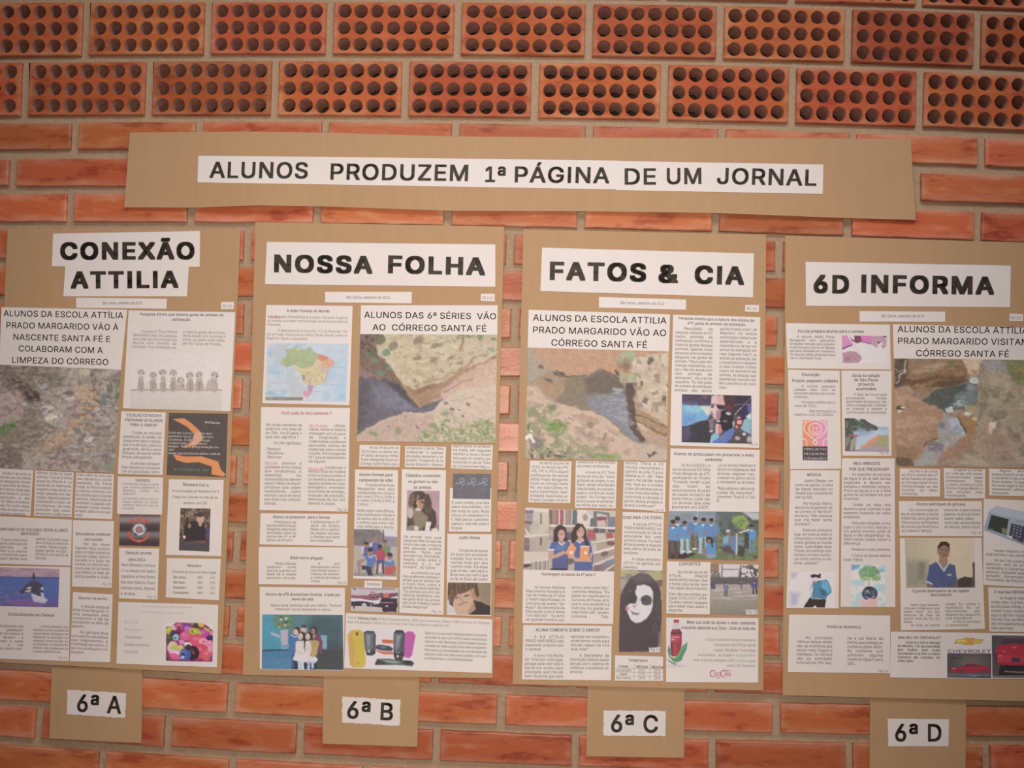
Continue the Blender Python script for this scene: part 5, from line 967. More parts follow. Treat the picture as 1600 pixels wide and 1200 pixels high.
def pic_court(p):
    p.warp(0.9 * p.k, 4 * p.k)
    p.rc(490, 600, 1030, 780, (222, 212, 214)); p.rc(490, 600, 590, 700, (150, 118, 92), .9); p.nc(40, 36, (112, 108, 98), 3, .45, .1, .9, p.mask([(500, 680), (600, 690), (600, 780), (500, 780)], 14)); p.nc(34, 34, (92, 96, 84), 4, .42, .08, 1, p.mask([(820, 640), (920, 610), (1030, 650), (1030, 780), (800, 780)], 20))
    p.rc(490, 755, 1030, 835, (104, 100, 102), 1, 16); p.rc(490, 835, 1030, 1180, (178, 166, 156), 1, 14); p.gr(900, 1180, (140, 138, 122), 1, .9); p.nc(160, 20, (206, 196, 190), 8, .5, .12, .7, p.mask([(520, 850), (1000, 850), (1000, 1000), (520, 1000)], 40))
    p.rc(615, 610, 628, 780, (112, 108, 120)); p.rc(820, 610, 832, 840, (112, 108, 120)); p.rc(625, 664, 825, 674, (128, 122, 130)); person(p, 665, 805, 155, (108, 134, 176), (120, 92, 92), (60, 54, 60), (70, 72, 92), 18); p.li([(640, 830), (655, 850)], 8, (140, 110, 100)); person(p, 985, 790, 140, (90, 92, 156), (130, 100, 96), (50, 44, 50), (66, 62, 84), 30); person(p, 835, 780, 100, (104, 96, 140), (120, 92, 92), (60, 50, 60), (120, 96, 110), 12); p.po([(490, 820), (545, 820), (550, 880), (500, 890)], (88, 82, 112), .9)
    p.rc(888, 1112, 1015, 1165, (224, 216, 216)); p.nz(24, 14, 8, 5)
def pic_drama(p):
    p.warp(0.9 * p.k, 4 * p.k)
    p.rc(100, 50, 600, 700, (80, 168, 190)); p.rc(560, 50, 1560, 700, (96, 140, 146), 1, 200); p.po([(1000, 60), (1560, 60), (1560, 1060), (1100, 1060), (1150, 600), (900, 280)], (74, 104, 108), .95, 160); p.rc(100, 695, 640, 1050, (80, 140, 176), 1, 10); p.nz(200, 150, 10, 1); p.po([(100, 690), (600, 670), (600, 700), (100, 720)], (50, 88, 110)); p.po([(1000, 690), (1560, 680), (1560, 1060), (1100, 1060)], (74, 78, 78), .9, 60); p.rc(1250, 640, 1560, 690, (84, 88, 80), .8, 20)
    p.el(490, 180, 180, 150, (104, 158, 124), 1, 0, 30); p.nc(50, 46, (128, 134, 92), 3, .5, .06, .8, p.mask([(320, 60), (680, 60), (650, 300), (500, 330), (340, 290)], 30)); p.nc(30, 30, (66, 96, 84), 4, .6, .05, .9, p.mask([(320, 60), (680, 60), (650, 300), (340, 290)])); p.el(450, 145, 26, 16, (220, 230, 220)); p.el(535, 128, 30, 18, (220, 230, 220)); p.el(530, 195, 50, 14, (60, 84, 90)); p.el(520, 250, 30, 24, (214, 190, 170)); p.el(410, 280, 24, 26, (196, 180, 140), .8)
    p.po([(440, 340), (570, 335), (570, 600), (450, 600)], (196, 186, 206)); p.po([(250, 380), (320, 380), (440, 450), (430, 480), (260, 410)], (190, 192, 206)); p.rc(440, 600, 580, 680, (120, 180, 206), .9)
    sk = (226, 196, 178); hr = (64, 54, 52)
    p.rc(1130, 430, 1265, 675, (126, 186, 206)); p.el(1030, 350, 65, 80, hr); p.el(1020, 360, 42, 58, (168, 130, 118)); p.po([(940, 440), (1140, 410), (1190, 560), (1180, 760), (1020, 700)], (128, 78, 100), 1, 16); p.po([(1000, 430), (1070, 420), (1030, 500)], (190, 180, 190)); p.el(850, 320, 62, 74, (190, 176, 168)); p.el(850, 275, 55, 34, (84, 76, 74)); p.el(845, 335, 34, 48, sk, .9); p.rc(800, 390, 900, 560, (84, 70, 84))
    p.el(730, 350, 56, 68, hr); p.el(710, 375, 44, 58, sk); p.po([(590, 430), (660, 410), (760, 430), (740, 600), (680, 760), (640, 1040), (620, 760), (590, 740), (600, 560)], (76, 126, 188), 1, 12); p.li([(630, 420), (690, 465), (750, 440)], 16, (222, 224, 232)); p.po([(640, 760), (720, 760), (720, 1050), (640, 1050)], (60, 90, 130), .9)
    p.el(820, 450, 60, 80, hr); p.po([(830, 480), (880, 500), (870, 700), (840, 600)], hr); p.el(795, 450, 42, 60, sk); p.po([(740, 530), (850, 520), (860, 640), (870, 740), (710, 740), (705, 560)], (234, 222, 214)); p.el(945, 460, 64, 84, hr); p.el(922, 455, 42, 62, sk); p.po([(880, 540), (980, 520), (1000, 740), (880, 740)], (234, 220, 208))
    p.po([(700, 740), (980, 730), (1080, 820), (1110, 870), (1040, 930), (900, 930), (780, 900), (650, 870)], (236, 224, 222), 1, 12); p.po([(960, 530), (1060, 510), (1140, 560), (1100, 680), (1080, 760), (1030, 820), (960, 800), (990, 660)], (198, 172, 112), 1, 14); p.el(1040, 740, 60, 60, (206, 176, 104), .9, 0, 20); p.el(1050, 590, 60, 50, (196, 166, 110), .9, 0, 20)
    p.po([(690, 900), (1080, 930), (1100, 1050), (690, 1050)], (44, 54, 64), .9, 20)
    for x, c in ((775, (214, 220, 238)), (830, (226, 228, 236)), (940, (170, 190, 234)), (1010, (190, 206, 236))): p.rc(x - 26, 890, x + 26, 1050 if x != 1010 else 1020, c)
    p.li([(880, 680), (960, 660)], 26, sk); p.li([(760, 740), (850, 760)], 20, sk); p.nz(16, 14, 7, 5)
def pic_phones(p):
    p.po([(60, 250), (100, 200), (190, 195), (225, 240), (250, 560), (220, 600), (120, 605), (80, 570)], (224, 196, 72), 1, 8); p.po([(55, 260), (95, 210), (130, 400), (130, 600), (85, 570)], (226, 162, 92), .7, 40); p.el(155, 240, 15, 20, (146, 96, 50)); p.el(168, 552, 16, 7, (196, 150, 40)); p.gr(440, 640, (226, 176, 100), 1, .0)
    p.po([(225, 225), (260, 208), (335, 212), (355, 250), (352, 450), (320, 472), (260, 470), (240, 400)], (64, 68, 72), 1, 8); p.po([(240, 240), (330, 240), (330, 400), (255, 400)], (168, 184, 188), .8, 50); p.po([(300, 240), (335, 240), (335, 420), (280, 420)], (90, 98, 104), .6, 30); p.el(280, 430, 16, 10, (210, 214, 216)); p.rc(262, 404, 305, 412, (190, 190, 190))
    p.po([(415, 308), (440, 300), (545, 308), (545, 345), (430, 340)], (226, 110, 80), 1, 8); p.po([(355, 405), (430, 430), (540, 430), (540, 460), (440, 460), (370, 430)], (226, 120, 88), 1, 8); p.po([(355, 365), (400, 355), (500, 370), (545, 400), (520, 425), (430, 420), (355, 400)], (76, 82, 92), 1, 8); p.po([(380, 370), (480, 375), (440, 400)], (130, 140, 156), .8, 12)
    p.po([(665, 235), (700, 212), (755, 222), (778, 260), (740, 470), (710, 500), (660, 490), (650, 460)], (206, 92, 176), 1, 8); p.li([(690, 240), (670, 470)], 12, (190, 110, 160), .6)
    p.po([(545, 235), (570, 200), (640, 200), (665, 235), (655, 470), (635, 520), (560, 515), (545, 470)], (58, 60, 64), 1, 8); p.po([(560, 245), (640, 245), (640, 420), (560, 420)], (176, 190, 192), .85, 60); p.po([(610, 300), (650, 250), (650, 430), (580, 430)], (70, 80, 86), .7, 40); p.el(588, 480, 12, 16, (210, 212, 214)); p.el(618, 485, 6, 6, (200, 120, 100)); p.rc(567, 436, 610, 444, (190, 190, 190))
    p.po([(345, 560), (370, 508), (480, 505), (740, 530), (765, 555), (740, 585), (640, 570), (350, 572)], (66, 76, 72), 1, 8); p.po([(400, 515), (560, 520), (640, 550), (560, 560), (480, 550)], (164, 190, 172), .8, 20); p.el(700, 540, 34, 14, (44, 44, 44)); p.li([(560, 570), (740, 588)], 8, (140, 180, 130), .7)
def pic_team(p):
    p.warp(0.9 * p.k, 4 * p.k)
    p.rc(60, 50, 660, 160, (210, 202, 200)); p.po([(60, 60), (100, 55), (230, 50), (400, 60), (470, 120), (470, 240), (60, 290)], (138, 128, 124), 1, 26); p.po([(470, 60), (660, 60), (655, 160), (480, 150)], (226, 216, 218), 1, 20); p.po([(460, 150), (655, 170), (650, 310), (460, 240)], (150, 148, 158), 1, 20); p.po([(60, 280), (660, 300), (650, 700), (60, 690)], (190, 180, 170), 1, 20); p.nc(30, 30, (110, 102, 100), 3, .55, .07, .6, p.mask([(60, 80), (400, 70), (420, 260), (60, 280)])); p.rc(60, 640, 650, 700, (140, 142, 134), .7, 30)
    sk = (176, 130, 118); hr = (66, 56, 60); B = (92, 112, 172)
    p.li([(465, 70), (462, 220)], 12, (92, 86, 96)); p.el(350, 215, 34, 42, sk); p.el(350, 190, 34, 22, (160, 130, 130)); p.po([(290, 250), (330, 240), (420, 250), (440, 300), (400, 400), (300, 400), (280, 290)], B, 1, 10); p.po([(280, 250), (320, 240), (310, 290), (275, 300)], (220, 206, 214))
    p.el(235, 265, 32, 36, sk); p.el(235, 245, 32, 20, hr); p.po([(180, 300), (290, 290), (290, 420), (190, 420)], (100, 112, 160), 1, 10); p.po([(170, 300), (205, 290), (195, 390), (172, 380)], (214, 206, 216)); p.el(483, 245, 34, 44, sk); p.el(483, 220, 34, 22, (120, 92, 92)); p.po([(440, 290), (540, 275), (560, 320), (550, 420), (450, 430)], (120, 150, 104), 1, 10)
    p.el(418, 305, 32, 40, (120, 82, 82)); p.el(418, 285, 30, 20, hr); p.po([(360, 350), (480, 335), (495, 420), (470, 480), (380, 480)], (196, 74, 92), 1, 10); p.rc(370, 470, 480, 530, (90, 90, 150)); p.li([(385, 530), (378, 650)], 24, (100, 76, 78)); p.li([(455, 530), (465, 650)], 24, (86, 66, 70)); p.li([(430, 520), (415, 630)], 16, (226, 220, 218))
    p.el(285, 370, 40, 52, sk); p.el(287, 335, 38, 26, hr); p.po([(210, 430), (270, 410), (350, 420), (370, 490), (330, 560), (330, 590), (240, 580), (240, 480)], (92, 126, 190), 1, 10); p.li([(265, 420), (295, 445), (325, 415)], 12, (230, 228, 232)); p.po([(170, 540), (300, 570), (320, 680), (260, 680), (230, 600), (170, 600)], (66, 64, 84), 1, 12); p.po([(110, 480), (190, 450), (230, 470), (160, 520), (150, 660), (120, 660)], sk, .8, 10); p.li([(350, 500), (320, 620)], 20, sk)
    p.el(550, 430, 36, 44, sk); p.el(550, 400, 36, 28, hr); p.po([(480, 490), (600, 470), (620, 560), (480, 550)], (104, 134, 176), 1, 10); p.li([(530, 480), (552, 500), (575, 475)], 10, (226, 222, 226)); p.po([(470, 560), (620, 550), (640, 600), (590, 670), (490, 670), (480, 620)], (198, 104, 98), 1, 10); p.rc(500, 600, 560, 660, (206, 88, 70), .8); p.rc(55, 690, 650, 760, (226, 218, 214)); p.nz(14, 14, 9, 5)
def pic_banner(p):
    p.warp(0.9 * p.k, 4 * p.k)
    p.gr(860, 960, (206, 196, 202), 1, .8); p.po([(30, 940), (150, 950), (280, 940), (400, 950), (400, 1010), (330, 1020), (180, 990), (30, 980)], (166, 92, 110), 1, 14); p.po([(30, 985), (180, 990), (330, 1020), (420, 1000), (400, 1060), (200, 1040), (30, 1030)], (232, 226, 232), 1, 10); p.po([(30, 1030), (180, 1020), (400, 1060), (440, 980), (650, 980), (650, 1110), (440, 1110), (240, 1090), (30, 1090)], (66, 56, 72), 1, 10); p.po([(420, 930), (660, 910), (660, 960), (520, 980), (420, 980)], (132, 74, 92), 1, 12); p.po([(560, 970), (650, 950), (650, 985), (570, 985)], (200, 206, 230)); p.po([(30, 1090), (240, 1095), (430, 1110), (640, 1110), (640, 1170), (30, 1160)], (206, 198, 184)); p.po([(440, 990), (640, 1000), (640, 1165), (450, 1165)], (62, 50, 60), 1, 8)
    p.el(500, 945, 42, 32, (216, 116, 96)); p.po([(270, 930), (460, 915), (460, 970), (280, 980)], (96, 60, 76), .85, 10); p.li([(285, 965), (320, 935), (350, 962), (390, 930), (440, 955)], 7, (214, 200, 206)); p.el(320, 905, 36, 10, (190, 90, 90), .7); p.el(205, 1075, 32, 28, (212, 200, 182)); p.el(300, 1070, 16, 8, (200, 190, 200)); p.el(350, 1060, 16, 8, (200, 190, 200)); p.li([(420, 1042), (590, 1042)], 9, (226, 150, 150)); p.rc(490, 1080, 528, 1094, (220, 214, 214)); p.rc(280, 852, 620, 868, (130, 120, 124), .8); p.rc(125, 850, 270, 862, (180, 110, 120), .8); p.el(75, 860, 22, 10, (70, 80, 76)); p.el(68, 1100, 9, 22, (116, 70, 60)); p.nz(12, 12, 8, 4)
def pic_dog(p):
    p.warp(0.9 * p.k, 4 * p.k)
    p.gr(160, 300, (196, 158, 160), 1, 1); p.gr(200, 330, (194, 150, 158), 0, .7); p.rc(50, 440, 330, 500, (150, 142, 116), 1, 30); p.nz(50, 40, 14, 3)
    K = (78, 66, 62)
    p.po([(60, 380), (110, 300), (130, 440), (60, 460)], (96, 76, 68), 1, 10); p.el(85, 350, 26, 40, (206, 186, 170)); p.po([(120, 280), (220, 260), (290, 340), (300, 430), (270, 490), (130, 485), (110, 380)], K, 1, 10); p.po([(115, 310), (170, 330), (230, 380), (220, 430), (180, 480), (130, 480), (108, 400)], (150, 134, 106), 1, 16)
    p.el(150, 235, 78, 68, K); p.el(95, 245, 22, 60, (124, 96, 70), 1, 12); p.el(225, 275, 34, 82, (104, 86, 62), 1, -8); p.el(225, 250, 24, 60, K, .8); p.el(160, 285, 32, 40, (196, 140, 108)); p.el(185, 245, 18, 12, (190, 130, 100)); p.el(125, 245, 14, 10, (150, 104, 80)); p.po([(138, 200), (158, 200), (150, 300), (130, 290)], (206, 186, 172), .45); p.el(122, 290, 17, 15, (56, 46, 48)); p.el(125, 252, 9, 8, (46, 38, 40)); p.el(180, 258, 10, 8, (46, 38, 40)); p.el(150, 320, 24, 12, (222, 200, 190))
    p.po([(215, 420), (255, 420), (240, 500), (200, 500)], (236, 228, 224)); p.po([(118, 450), (150, 460), (150, 490), (118, 488)], (226, 214, 206)); p.el(285, 485, 30, 12, (230, 220, 214)); p.nz(9, 9, 9, 6)
def pic_chalk(p):
    p.nz(60, 40, 7, 3)
    for x in (505, 597, 690):
        t = [(x + 18 * math.cos(a / 10 * 6.283), 80 + 16 * math.sin(a / 10 * 6.283)) for a in range(11)]
        p.li(t, 5, (178, 204, 212), .9); p.li([(x - 50, 118), (x - 38, 98), (x - 25, 112), (x - 10, 95), (x + 5, 125), (x + 22, 108)], 5, (170, 196, 206), .9); p.el(x - 10, 150, 20, 10, (124, 122, 126), .6)
def pic_boyface(p):
    p.warp(0.9 * p.k, 4 * p.k)
    p.gr(560, 760, (142, 128, 98), 0, 1); p.gr(910, 1180, (170, 156, 122), 1, .4); p.po([(385, 1060), (400, 1050), (470, 1180), (385, 1180)], (224, 214, 206))
    p.po([(430, 960), (500, 930), (620, 960), (640, 1060), (600, 1150), (540, 1190), (470, 1170), (430, 1110), (410, 1040)], (218, 178, 148), 1, 12); p.po([(560, 960), (640, 980), (630, 1090), (590, 1160), (550, 1170), (600, 1060)], (180, 134, 100), .8, 30)
    p.po([(390, 920), (630, 918), (645, 1000), (640, 1060), (610, 1000), (600, 960), (520, 1000), (470, 1010), (440, 1040), (430, 1110), (405, 1090), (388, 1000)], (98, 78, 58), 1, 10)
    p.nc(10, 40, (140, 114, 86), 3, .5, .1, .7, p.mask([(390, 920), (630, 918), (600, 960), (470, 1010), (400, 1090)], 10)); p.el(460, 1040, 18, 7, (110, 80, 62), .9, -14); p.el(545, 1022, 22, 8, (110, 80, 62), .9, -10); p.li([(495, 1010), (490, 1050), (508, 1060)], 7, (176, 130, 104), .8); p.li([(483, 1100), (515, 1080), (550, 1078)], 10, (186, 112, 104)); p.el(505, 1060, 12, 6, (200, 154, 124)); p.po([(600, 1060), (650, 1070), (740, 1110), (740, 1180), (560, 1180), (620, 1130)], (60, 52, 44), 1, 12); p.el(642, 1050, 14, 24, (196, 150, 116), .7); p.nz(16, 16, 6, 5)
def pic_mask(p):
    p.warp(0.9 * p.k, 4 * p.k)
    p.nc(90, 50, (196, 186, 130), 3, .45, .15, .9); p.po([(400, 110), (620, 120), (610, 240), (480, 200)], (182, 180, 128), .9, 20); p.po([(540, 220), (620, 210), (610, 320), (560, 300)], (126, 96, 96), .9, 14); p.po([(60, 200), (160, 210), (120, 320), (75, 360)], (176, 166, 150), .9, 20)
    p.po([(75, 420), (140, 290), (210, 180), (330, 130), (440, 150), (540, 240), (600, 360), (615, 700), (600, 880), (560, 1140), (55, 1150), (60, 700)], (82, 74, 76), 1, 16); p.po([(210, 190), (340, 130), (450, 160), (520, 240), (300, 260)], (106, 102, 106), .8, 50); p.nc(26, 60, (120, 104, 104), 5, .54, .1, .5, p.mask([(80, 400), (300, 280), (280, 520), (120, 520)], 20)); p.nc(26, 60, (110, 94, 102), 6, .54, .1, .5, p.mask([(500, 400), (600, 400), (600, 900), (440, 900), (480, 700)], 20)); p.po([(560, 900), (610, 850), (610, 1100), (560, 1100)], (150, 116, 116), .7, 30)
    p.po([(290, 290), (380, 275), (460, 300), (500, 370), (495, 540), (470, 640), (420, 710), (350, 760), (280, 775), (220, 740), (175, 660), (150, 560), (200, 520), (270, 530), (290, 460), (270, 380)], (226, 222, 222), 1, 14); p.po([(280, 470), (340, 440), (300, 560), (250, 600)], (206, 202, 206), .8, 20)
    p.po([(335, 470), (350, 430), (410, 410), (470, 430), (490, 480), (470, 530), (420, 548), (360, 530)], (92, 86, 94), 1, 10); p.po([(150, 440), (250, 400), (295, 440), (280, 500), (220, 515), (140, 530)], (74, 68, 72), 1, 12); p.po([(200, 610), (240, 630), (330, 650), (300, 672), (230, 665)], (150, 132, 142), 1, 14); p.el(165, 585, 26, 26, (206, 130, 150), .8, 0, 20); p.el(250, 560, 20, 12, (160, 152, 158), .8, 30, 14); p.el(390, 470, 22, 14, (70, 64, 78), .8, 0, 10)
    p.rc(446, 1088, 592, 1150, (228, 220, 218)); p.nz(30, 30, 5, 5)
def pic_coke(p):
    p.el(220, 830, 150, 18, (200, 188, 192), .7, 0, 30); p.po([(180, 140), (265, 140), (290, 240), (140, 240), (165, 200)], (214, 204, 208), 1, 8); p.rc(183, 85, 267, 135, (186, 66, 84)); p.po([(135, 290), (160, 240), (280, 235), (312, 290), (310, 480), (290, 660), (150, 680), (130, 480)], (160, 66, 80), 1, 10); p.rc(135, 290, 310, 318, (96, 52, 62), .9); p.rc(135, 325, 312, 460, (196, 70, 88)); p.po([(150, 350), (280, 350), (280, 385), (150, 385)], (222, 150, 158), .7); p.po([(140, 395), (180, 400), (210, 412), (150, 415)], (232, 220, 222)); p.li([(280, 260), (296, 480)], 16, (116, 48, 60), .7, 14)
    p.po([(180, 480), (230, 500), (235, 640), (180, 660)], (206, 74, 78), .9, 24); p.rc(135, 480, 160, 660, (96, 48, 58), .6, 14)
    p.po([(100, 500), (135, 560), (130, 690), (160, 740), (110, 690), (85, 590)], (98, 150, 110)); p.po([(405, 450), (390, 560), (340, 660), (310, 740), (240, 775), (160, 750), (130, 690), (200, 700), (270, 620), (330, 500)], (92, 156, 106)); p.po([(405, 450), (330, 570), (260, 690), (170, 730), (160, 710), (230, 680), (320, 510)], (136, 184, 136), .7, 14); p.po([(60, 720), (130, 750), (200, 790), (190, 815), (130, 780)], (112, 156, 118)); p.li([(195, 770), (215, 810)], 14, (90, 140, 96))
    R = (208, 92, 112)
    # script lettering, two C strokes joined by a swash
    def arc(cx, cy, rx, ry, a0, a1, w): p.li([(cx + rx * math.cos(math.radians(a)), cy + ry * math.sin(math.radians(a))) for a in np.linspace(a0, a1, 12)], w, R, 1, 6)
    arc(812, 955, 42, 52, -40, -290, 15); arc(850, 960, 17, 24, 0, 360, 8); arc(890, 960, 16, 24, -50, -310, 8); arc(925, 960, 16, 24, 0, 360, 8); p.li([(935, 935), (945, 985)], 7, R)
    arc(985, 955, 44, 52, -40, -290, 15); arc(1016, 965, 16, 24, 0, 360, 8); p.li([(1050, 910), (1040, 960), (1050, 990)], 9, R); arc(1078, 965, 17, 24, 0, 360, 8); p.li([(1092, 940), (1098, 988), (1110, 985)], 7, R)
    p.li([(975, 905), (1050, 900), (1110, 915)], 9, R); p.li([(812, 1005), (880, 995), (900, 1030), (930, 1000)], 8, R, .8); p.li([(830, 1030), (1100, 1035)], 5, (206, 150, 160), .6)
def pic_hunter(p):
    p.warp(0.9 * p.k, 4 * p.k)
    p.nz(200, 150, 10, 1); p.po([(140, 80), (700, 90), (680, 250), (480, 280), (140, 270)], (76, 66, 92), 1, 20); p.el(560, 120, 60, 40, (140, 84, 84), .7, 0, 50); p.po([(140, 200), (460, 230), (420, 290), (140, 270)], (96, 100, 150), .7, 40)
    p.po([(930, 90), (1460, 110), (1460, 400), (1200, 480), (1000, 400), (940, 250)], (54, 44, 58), 1, 14); p.po([(130, 270), (400, 290), (680, 300), (700, 420), (620, 560), (420, 600), (300, 660), (130, 700)], (112, 176, 222), 1, 14); p.po([(160, 300), (400, 300), (560, 330), (480, 420), (200, 400)], (146, 206, 224), .8, 60); p.po([(480, 310), (690, 300), (690, 430), (620, 480)], (226, 222, 196), .9, 40); p.po([(140, 480), (420, 480), (360, 620), (130, 690)], (104, 150, 218), .7, 50)
    p.po([(130, 700), (300, 670), (620, 580), (680, 620), (700, 1010), (130, 1000)], (50, 50, 60), 1, 16); p.po([(130, 700), (300, 690), (300, 900), (130, 1000)], (84, 80, 120), .8, 50); p.po([(690, 240), (700, 110), (780, 90), (920, 100), (960, 260), (900, 300), (820, 420), (800, 560), (740, 560), (680, 400)], (226, 190, 196), 1, 16); p.po([(780, 100), (930, 100), (960, 270), (830, 240)], (218, 168, 160), .9, 24)
    p.po([(700, 270), (750, 280), (740, 340), (690, 330)], (80, 100, 92)); p.po([(790, 280), (960, 290), (930, 360), (820, 360)], (52, 44, 50), 1, 10); p.li([(690, 262), (960, 285)], 10, (70, 60, 64)); p.po([(930, 100), (1140, 110), (1160, 260), (1140, 420), (1080, 460), (990, 400), (960, 280)], (76, 48, 56), 1, 14); p.el(1040, 350, 50, 60, (120, 50, 60), .8, 0, 30); p.po([(780, 400), (900, 360), (960, 480), (880, 600), (790, 590)], (170, 130, 140), .9, 20)
    p.po([(880, 400), (1000, 380), (1120, 480), (1130, 620), (1060, 780), (900, 760), (820, 620), (870, 520)], (34, 30, 38), 1, 12); p.el(1020, 445, 50, 30, (190, 196, 220), .95, 20); p.el(960, 590, 50, 26, (110, 116, 112), .9); p.el(835, 590, 30, 22, (170, 190, 226)); p.po([(780, 640), (880, 650), (900, 800), (800, 900), (770, 800)], (206, 140, 136), 1, 14); p.po([(780, 640), (830, 650), (820, 850), (780, 860)], (228, 196, 196), .8)
    p.po([(660, 1010), (700, 860), (780, 800), (860, 880), (780, 960), (700, 1020)], (134, 190, 214), 1, 12); p.po([(700, 1010), (860, 880), (1000, 780), (1120, 700), (1150, 780), (1060, 940), (960, 1020)], (84, 120, 196), 1, 12); p.po([(880, 900), (1000, 800), (1000, 840), (820, 990)], (150, 120, 130), .9); p.el(1120, 640, 20, 60, (190, 200, 226), .9)
    p.po([(1140, 560), (1250, 510), (1330, 560), (1310, 680), (1180, 750)], (130, 50, 56), 1, 14); p.el(1235, 615, 44, 44, (224, 170, 158)); p.el(1185, 700, 26, 26, (220, 150, 140)); p.el(1225, 525, 30, 12, (236, 210, 214), 1, -30); p.po([(1260, 340), (1460, 200), (1460, 480), (1340, 600), (1240, 480)], (44, 44, 84), 1, 20); p.po([(1390, 260), (1460, 250), (1460, 420), (1400, 420)], (104, 120, 190), .8, 20)
    p.po([(1330, 560), (1460, 470), (1460, 860), (1370, 800), (1260, 740)], (138, 188, 208), 1, 20); p.po([(1350, 500), (1460, 420), (1460, 560), (1400, 540)], (214, 232, 226), .9, 20); p.po([(1150, 800), (1460, 860), (1460, 1020), (1050, 1010)], (86, 72, 76), 1, 20); p.el(1200, 920, 50, 40, (196, 160, 156)); p.el(1330, 840, 36, 30, (206, 210, 206)); p.el(1430, 940, 50, 60, (196, 206, 190), .8, 0, 30)
    for a, b_ in (((1280, 330), (1150, 470)), ((1460, 130), (1290, 320))): p.li([a, b_], 10, (200, 190, 200), .7)
    for x, y in ((1250, 345), (1210, 390), (1165, 445)): p.el(x, y, 18, 9, (236, 226, 222), 1, -50)
    p.li([(1150, 280), (1460, 260)], 12, (120, 140, 190), .8); p.el(690, 780, 40, 24, (206, 190, 200), .9, -20); p.po([(640, 560), (740, 540), (740, 720), (660, 740)], (150, 128, 130), .8, 30); p.li([(700, 400), (770, 590)], 10, (60, 50, 60)); p.nz(26, 20, 16, 4)
def pic_hoodie(p):
    p.warp(0.9 * p.k, 4 * p.k)
    p.po([(90, 170), (200, 170), (160, 260), (90, 260)], (168, 168, 190), .8, 60); p.po([(90, 460), (220, 480), (180, 640), (90, 640)], (160, 166, 190), .8, 80)
    p.po([(365, 240), (420, 210), (400, 262), (450, 262), (520, 255), (530, 205), (505, 195), (500, 215), (420, 200), (370, 235)], (50, 44, 56)); p.po([(385, 215), (520, 210), (525, 255), (395, 258)], (56, 48, 58)); p.el(450, 270, 34, 24, (224, 196, 192)); p.el(430, 320, 30, 22, (150, 140, 180)); p.po([(490, 290), (620, 280), (670, 400), (680, 460), (610, 530), (600, 580), (420, 560), (380, 510), (370, 420), (400, 340), (450, 320)], (72, 132, 168), 1, 8); p.po([(540, 300), (620, 300), (668, 420), (640, 480), (540, 400)], (92, 172, 218), .9, 24); p.po([(370, 420), (420, 340), (420, 440), (390, 520)], (214, 224, 236), .8); p.li([(430, 340), (410, 480)], 10, (60, 96, 130)); p.po([(500, 400), (600, 430), (600, 520), (540, 500)], (52, 96, 130), .8, 14)
    p.po([(370, 530), (420, 560), (600, 570), (585, 690), (470, 690), (450, 640), (400, 690), (270, 690)], (52, 46, 50), 1, 8); p.li([(450, 545), (520, 558)], 9, (206, 170, 180))
def pic_earth(p):
    p.nc(110, 80, (226, 222, 226), 3, .45, .12, 1); p.po([(960, 60), (1110, 70), (1050, 120), (960, 160)], (96, 156, 214), .9, 20); p.el(1400, 150, 40, 24, (110, 170, 220), .7, 0, 20)
    p.nc(30, 26, (110, 160, 104), 4, .38, .08, 1, p.mask([(1080, 160), (1160, 90), (1300, 90), (1380, 180), (1370, 290), (1230, 290), (1110, 290), (1070, 220)], 20)); p.el(1210, 150, 110, 70, (116, 168, 114), .8, 0, 50); p.el(1330, 270, 50, 36, (150, 180, 110), .8, 0, 24); p.el(1150, 260, 50, 36, (160, 184, 116), .7, 0, 24); p.li([(1210, 250), (1212, 370)], 12, (140, 150, 104)); p.el(1225, 480, 112, 100, (62, 74, 108)); p.nc(36, 34, (206, 204, 206), 5, .5, .08, .9, p.mask([(1140, 430), (1290, 430), (1290, 540), (1140, 540)], 20)); p.nc(30, 30, (90, 130, 90), 6, .56, .06, .8, p.mask([(1140, 420), (1310, 420), (1290, 540), (1140, 540)], 20)); p.el(1210, 400, 50, 20, (70, 52, 56))
    p.po([(1100, 530), (1130, 570), (1180, 590), (1200, 545), (1260, 550), (1330, 560), (1335, 690), (1095, 690)], (222, 178, 172), 1, 12); p.el(1190, 620, 30, 50, (206, 186, 214), .6, 0, 30)
def pic_car1(p):
    p.warp(0.9 * p.k, 4 * p.k)
    p.rc(640, 270, 1200, 600, (82, 80, 84)); p.el(950, 400, 170, 90, (118, 112, 104), .8, 0, 110); p.rc(640, 540, 1200, 575, (104, 110, 122), .8, 14); p.rc(640, 575, 1200, 610, (60, 66, 76))
    p.po([(680, 500), (690, 470), (830, 450), (880, 420), (960, 412), (1060, 430), (1160, 460), (1180, 500), (1160, 530), (700, 530)], (172, 44, 62), 1, 8); p.po([(850, 455), (890, 426), (1000, 424), (1060, 445)], (100, 48, 62), .9); p.el(810, 515, 30, 26, (96, 74, 84)); p.el(1095, 520, 30, 26, (96, 74, 84)); p.el(720, 478, 24, 12, (222, 110, 110)); p.li([(690, 500), (1160, 500)], 7, (120, 34, 50), .8); p.el(970, 565, 70, 10, (120, 140, 180), .8); p.rc(690, 340, 830, 350, (64, 60, 62))
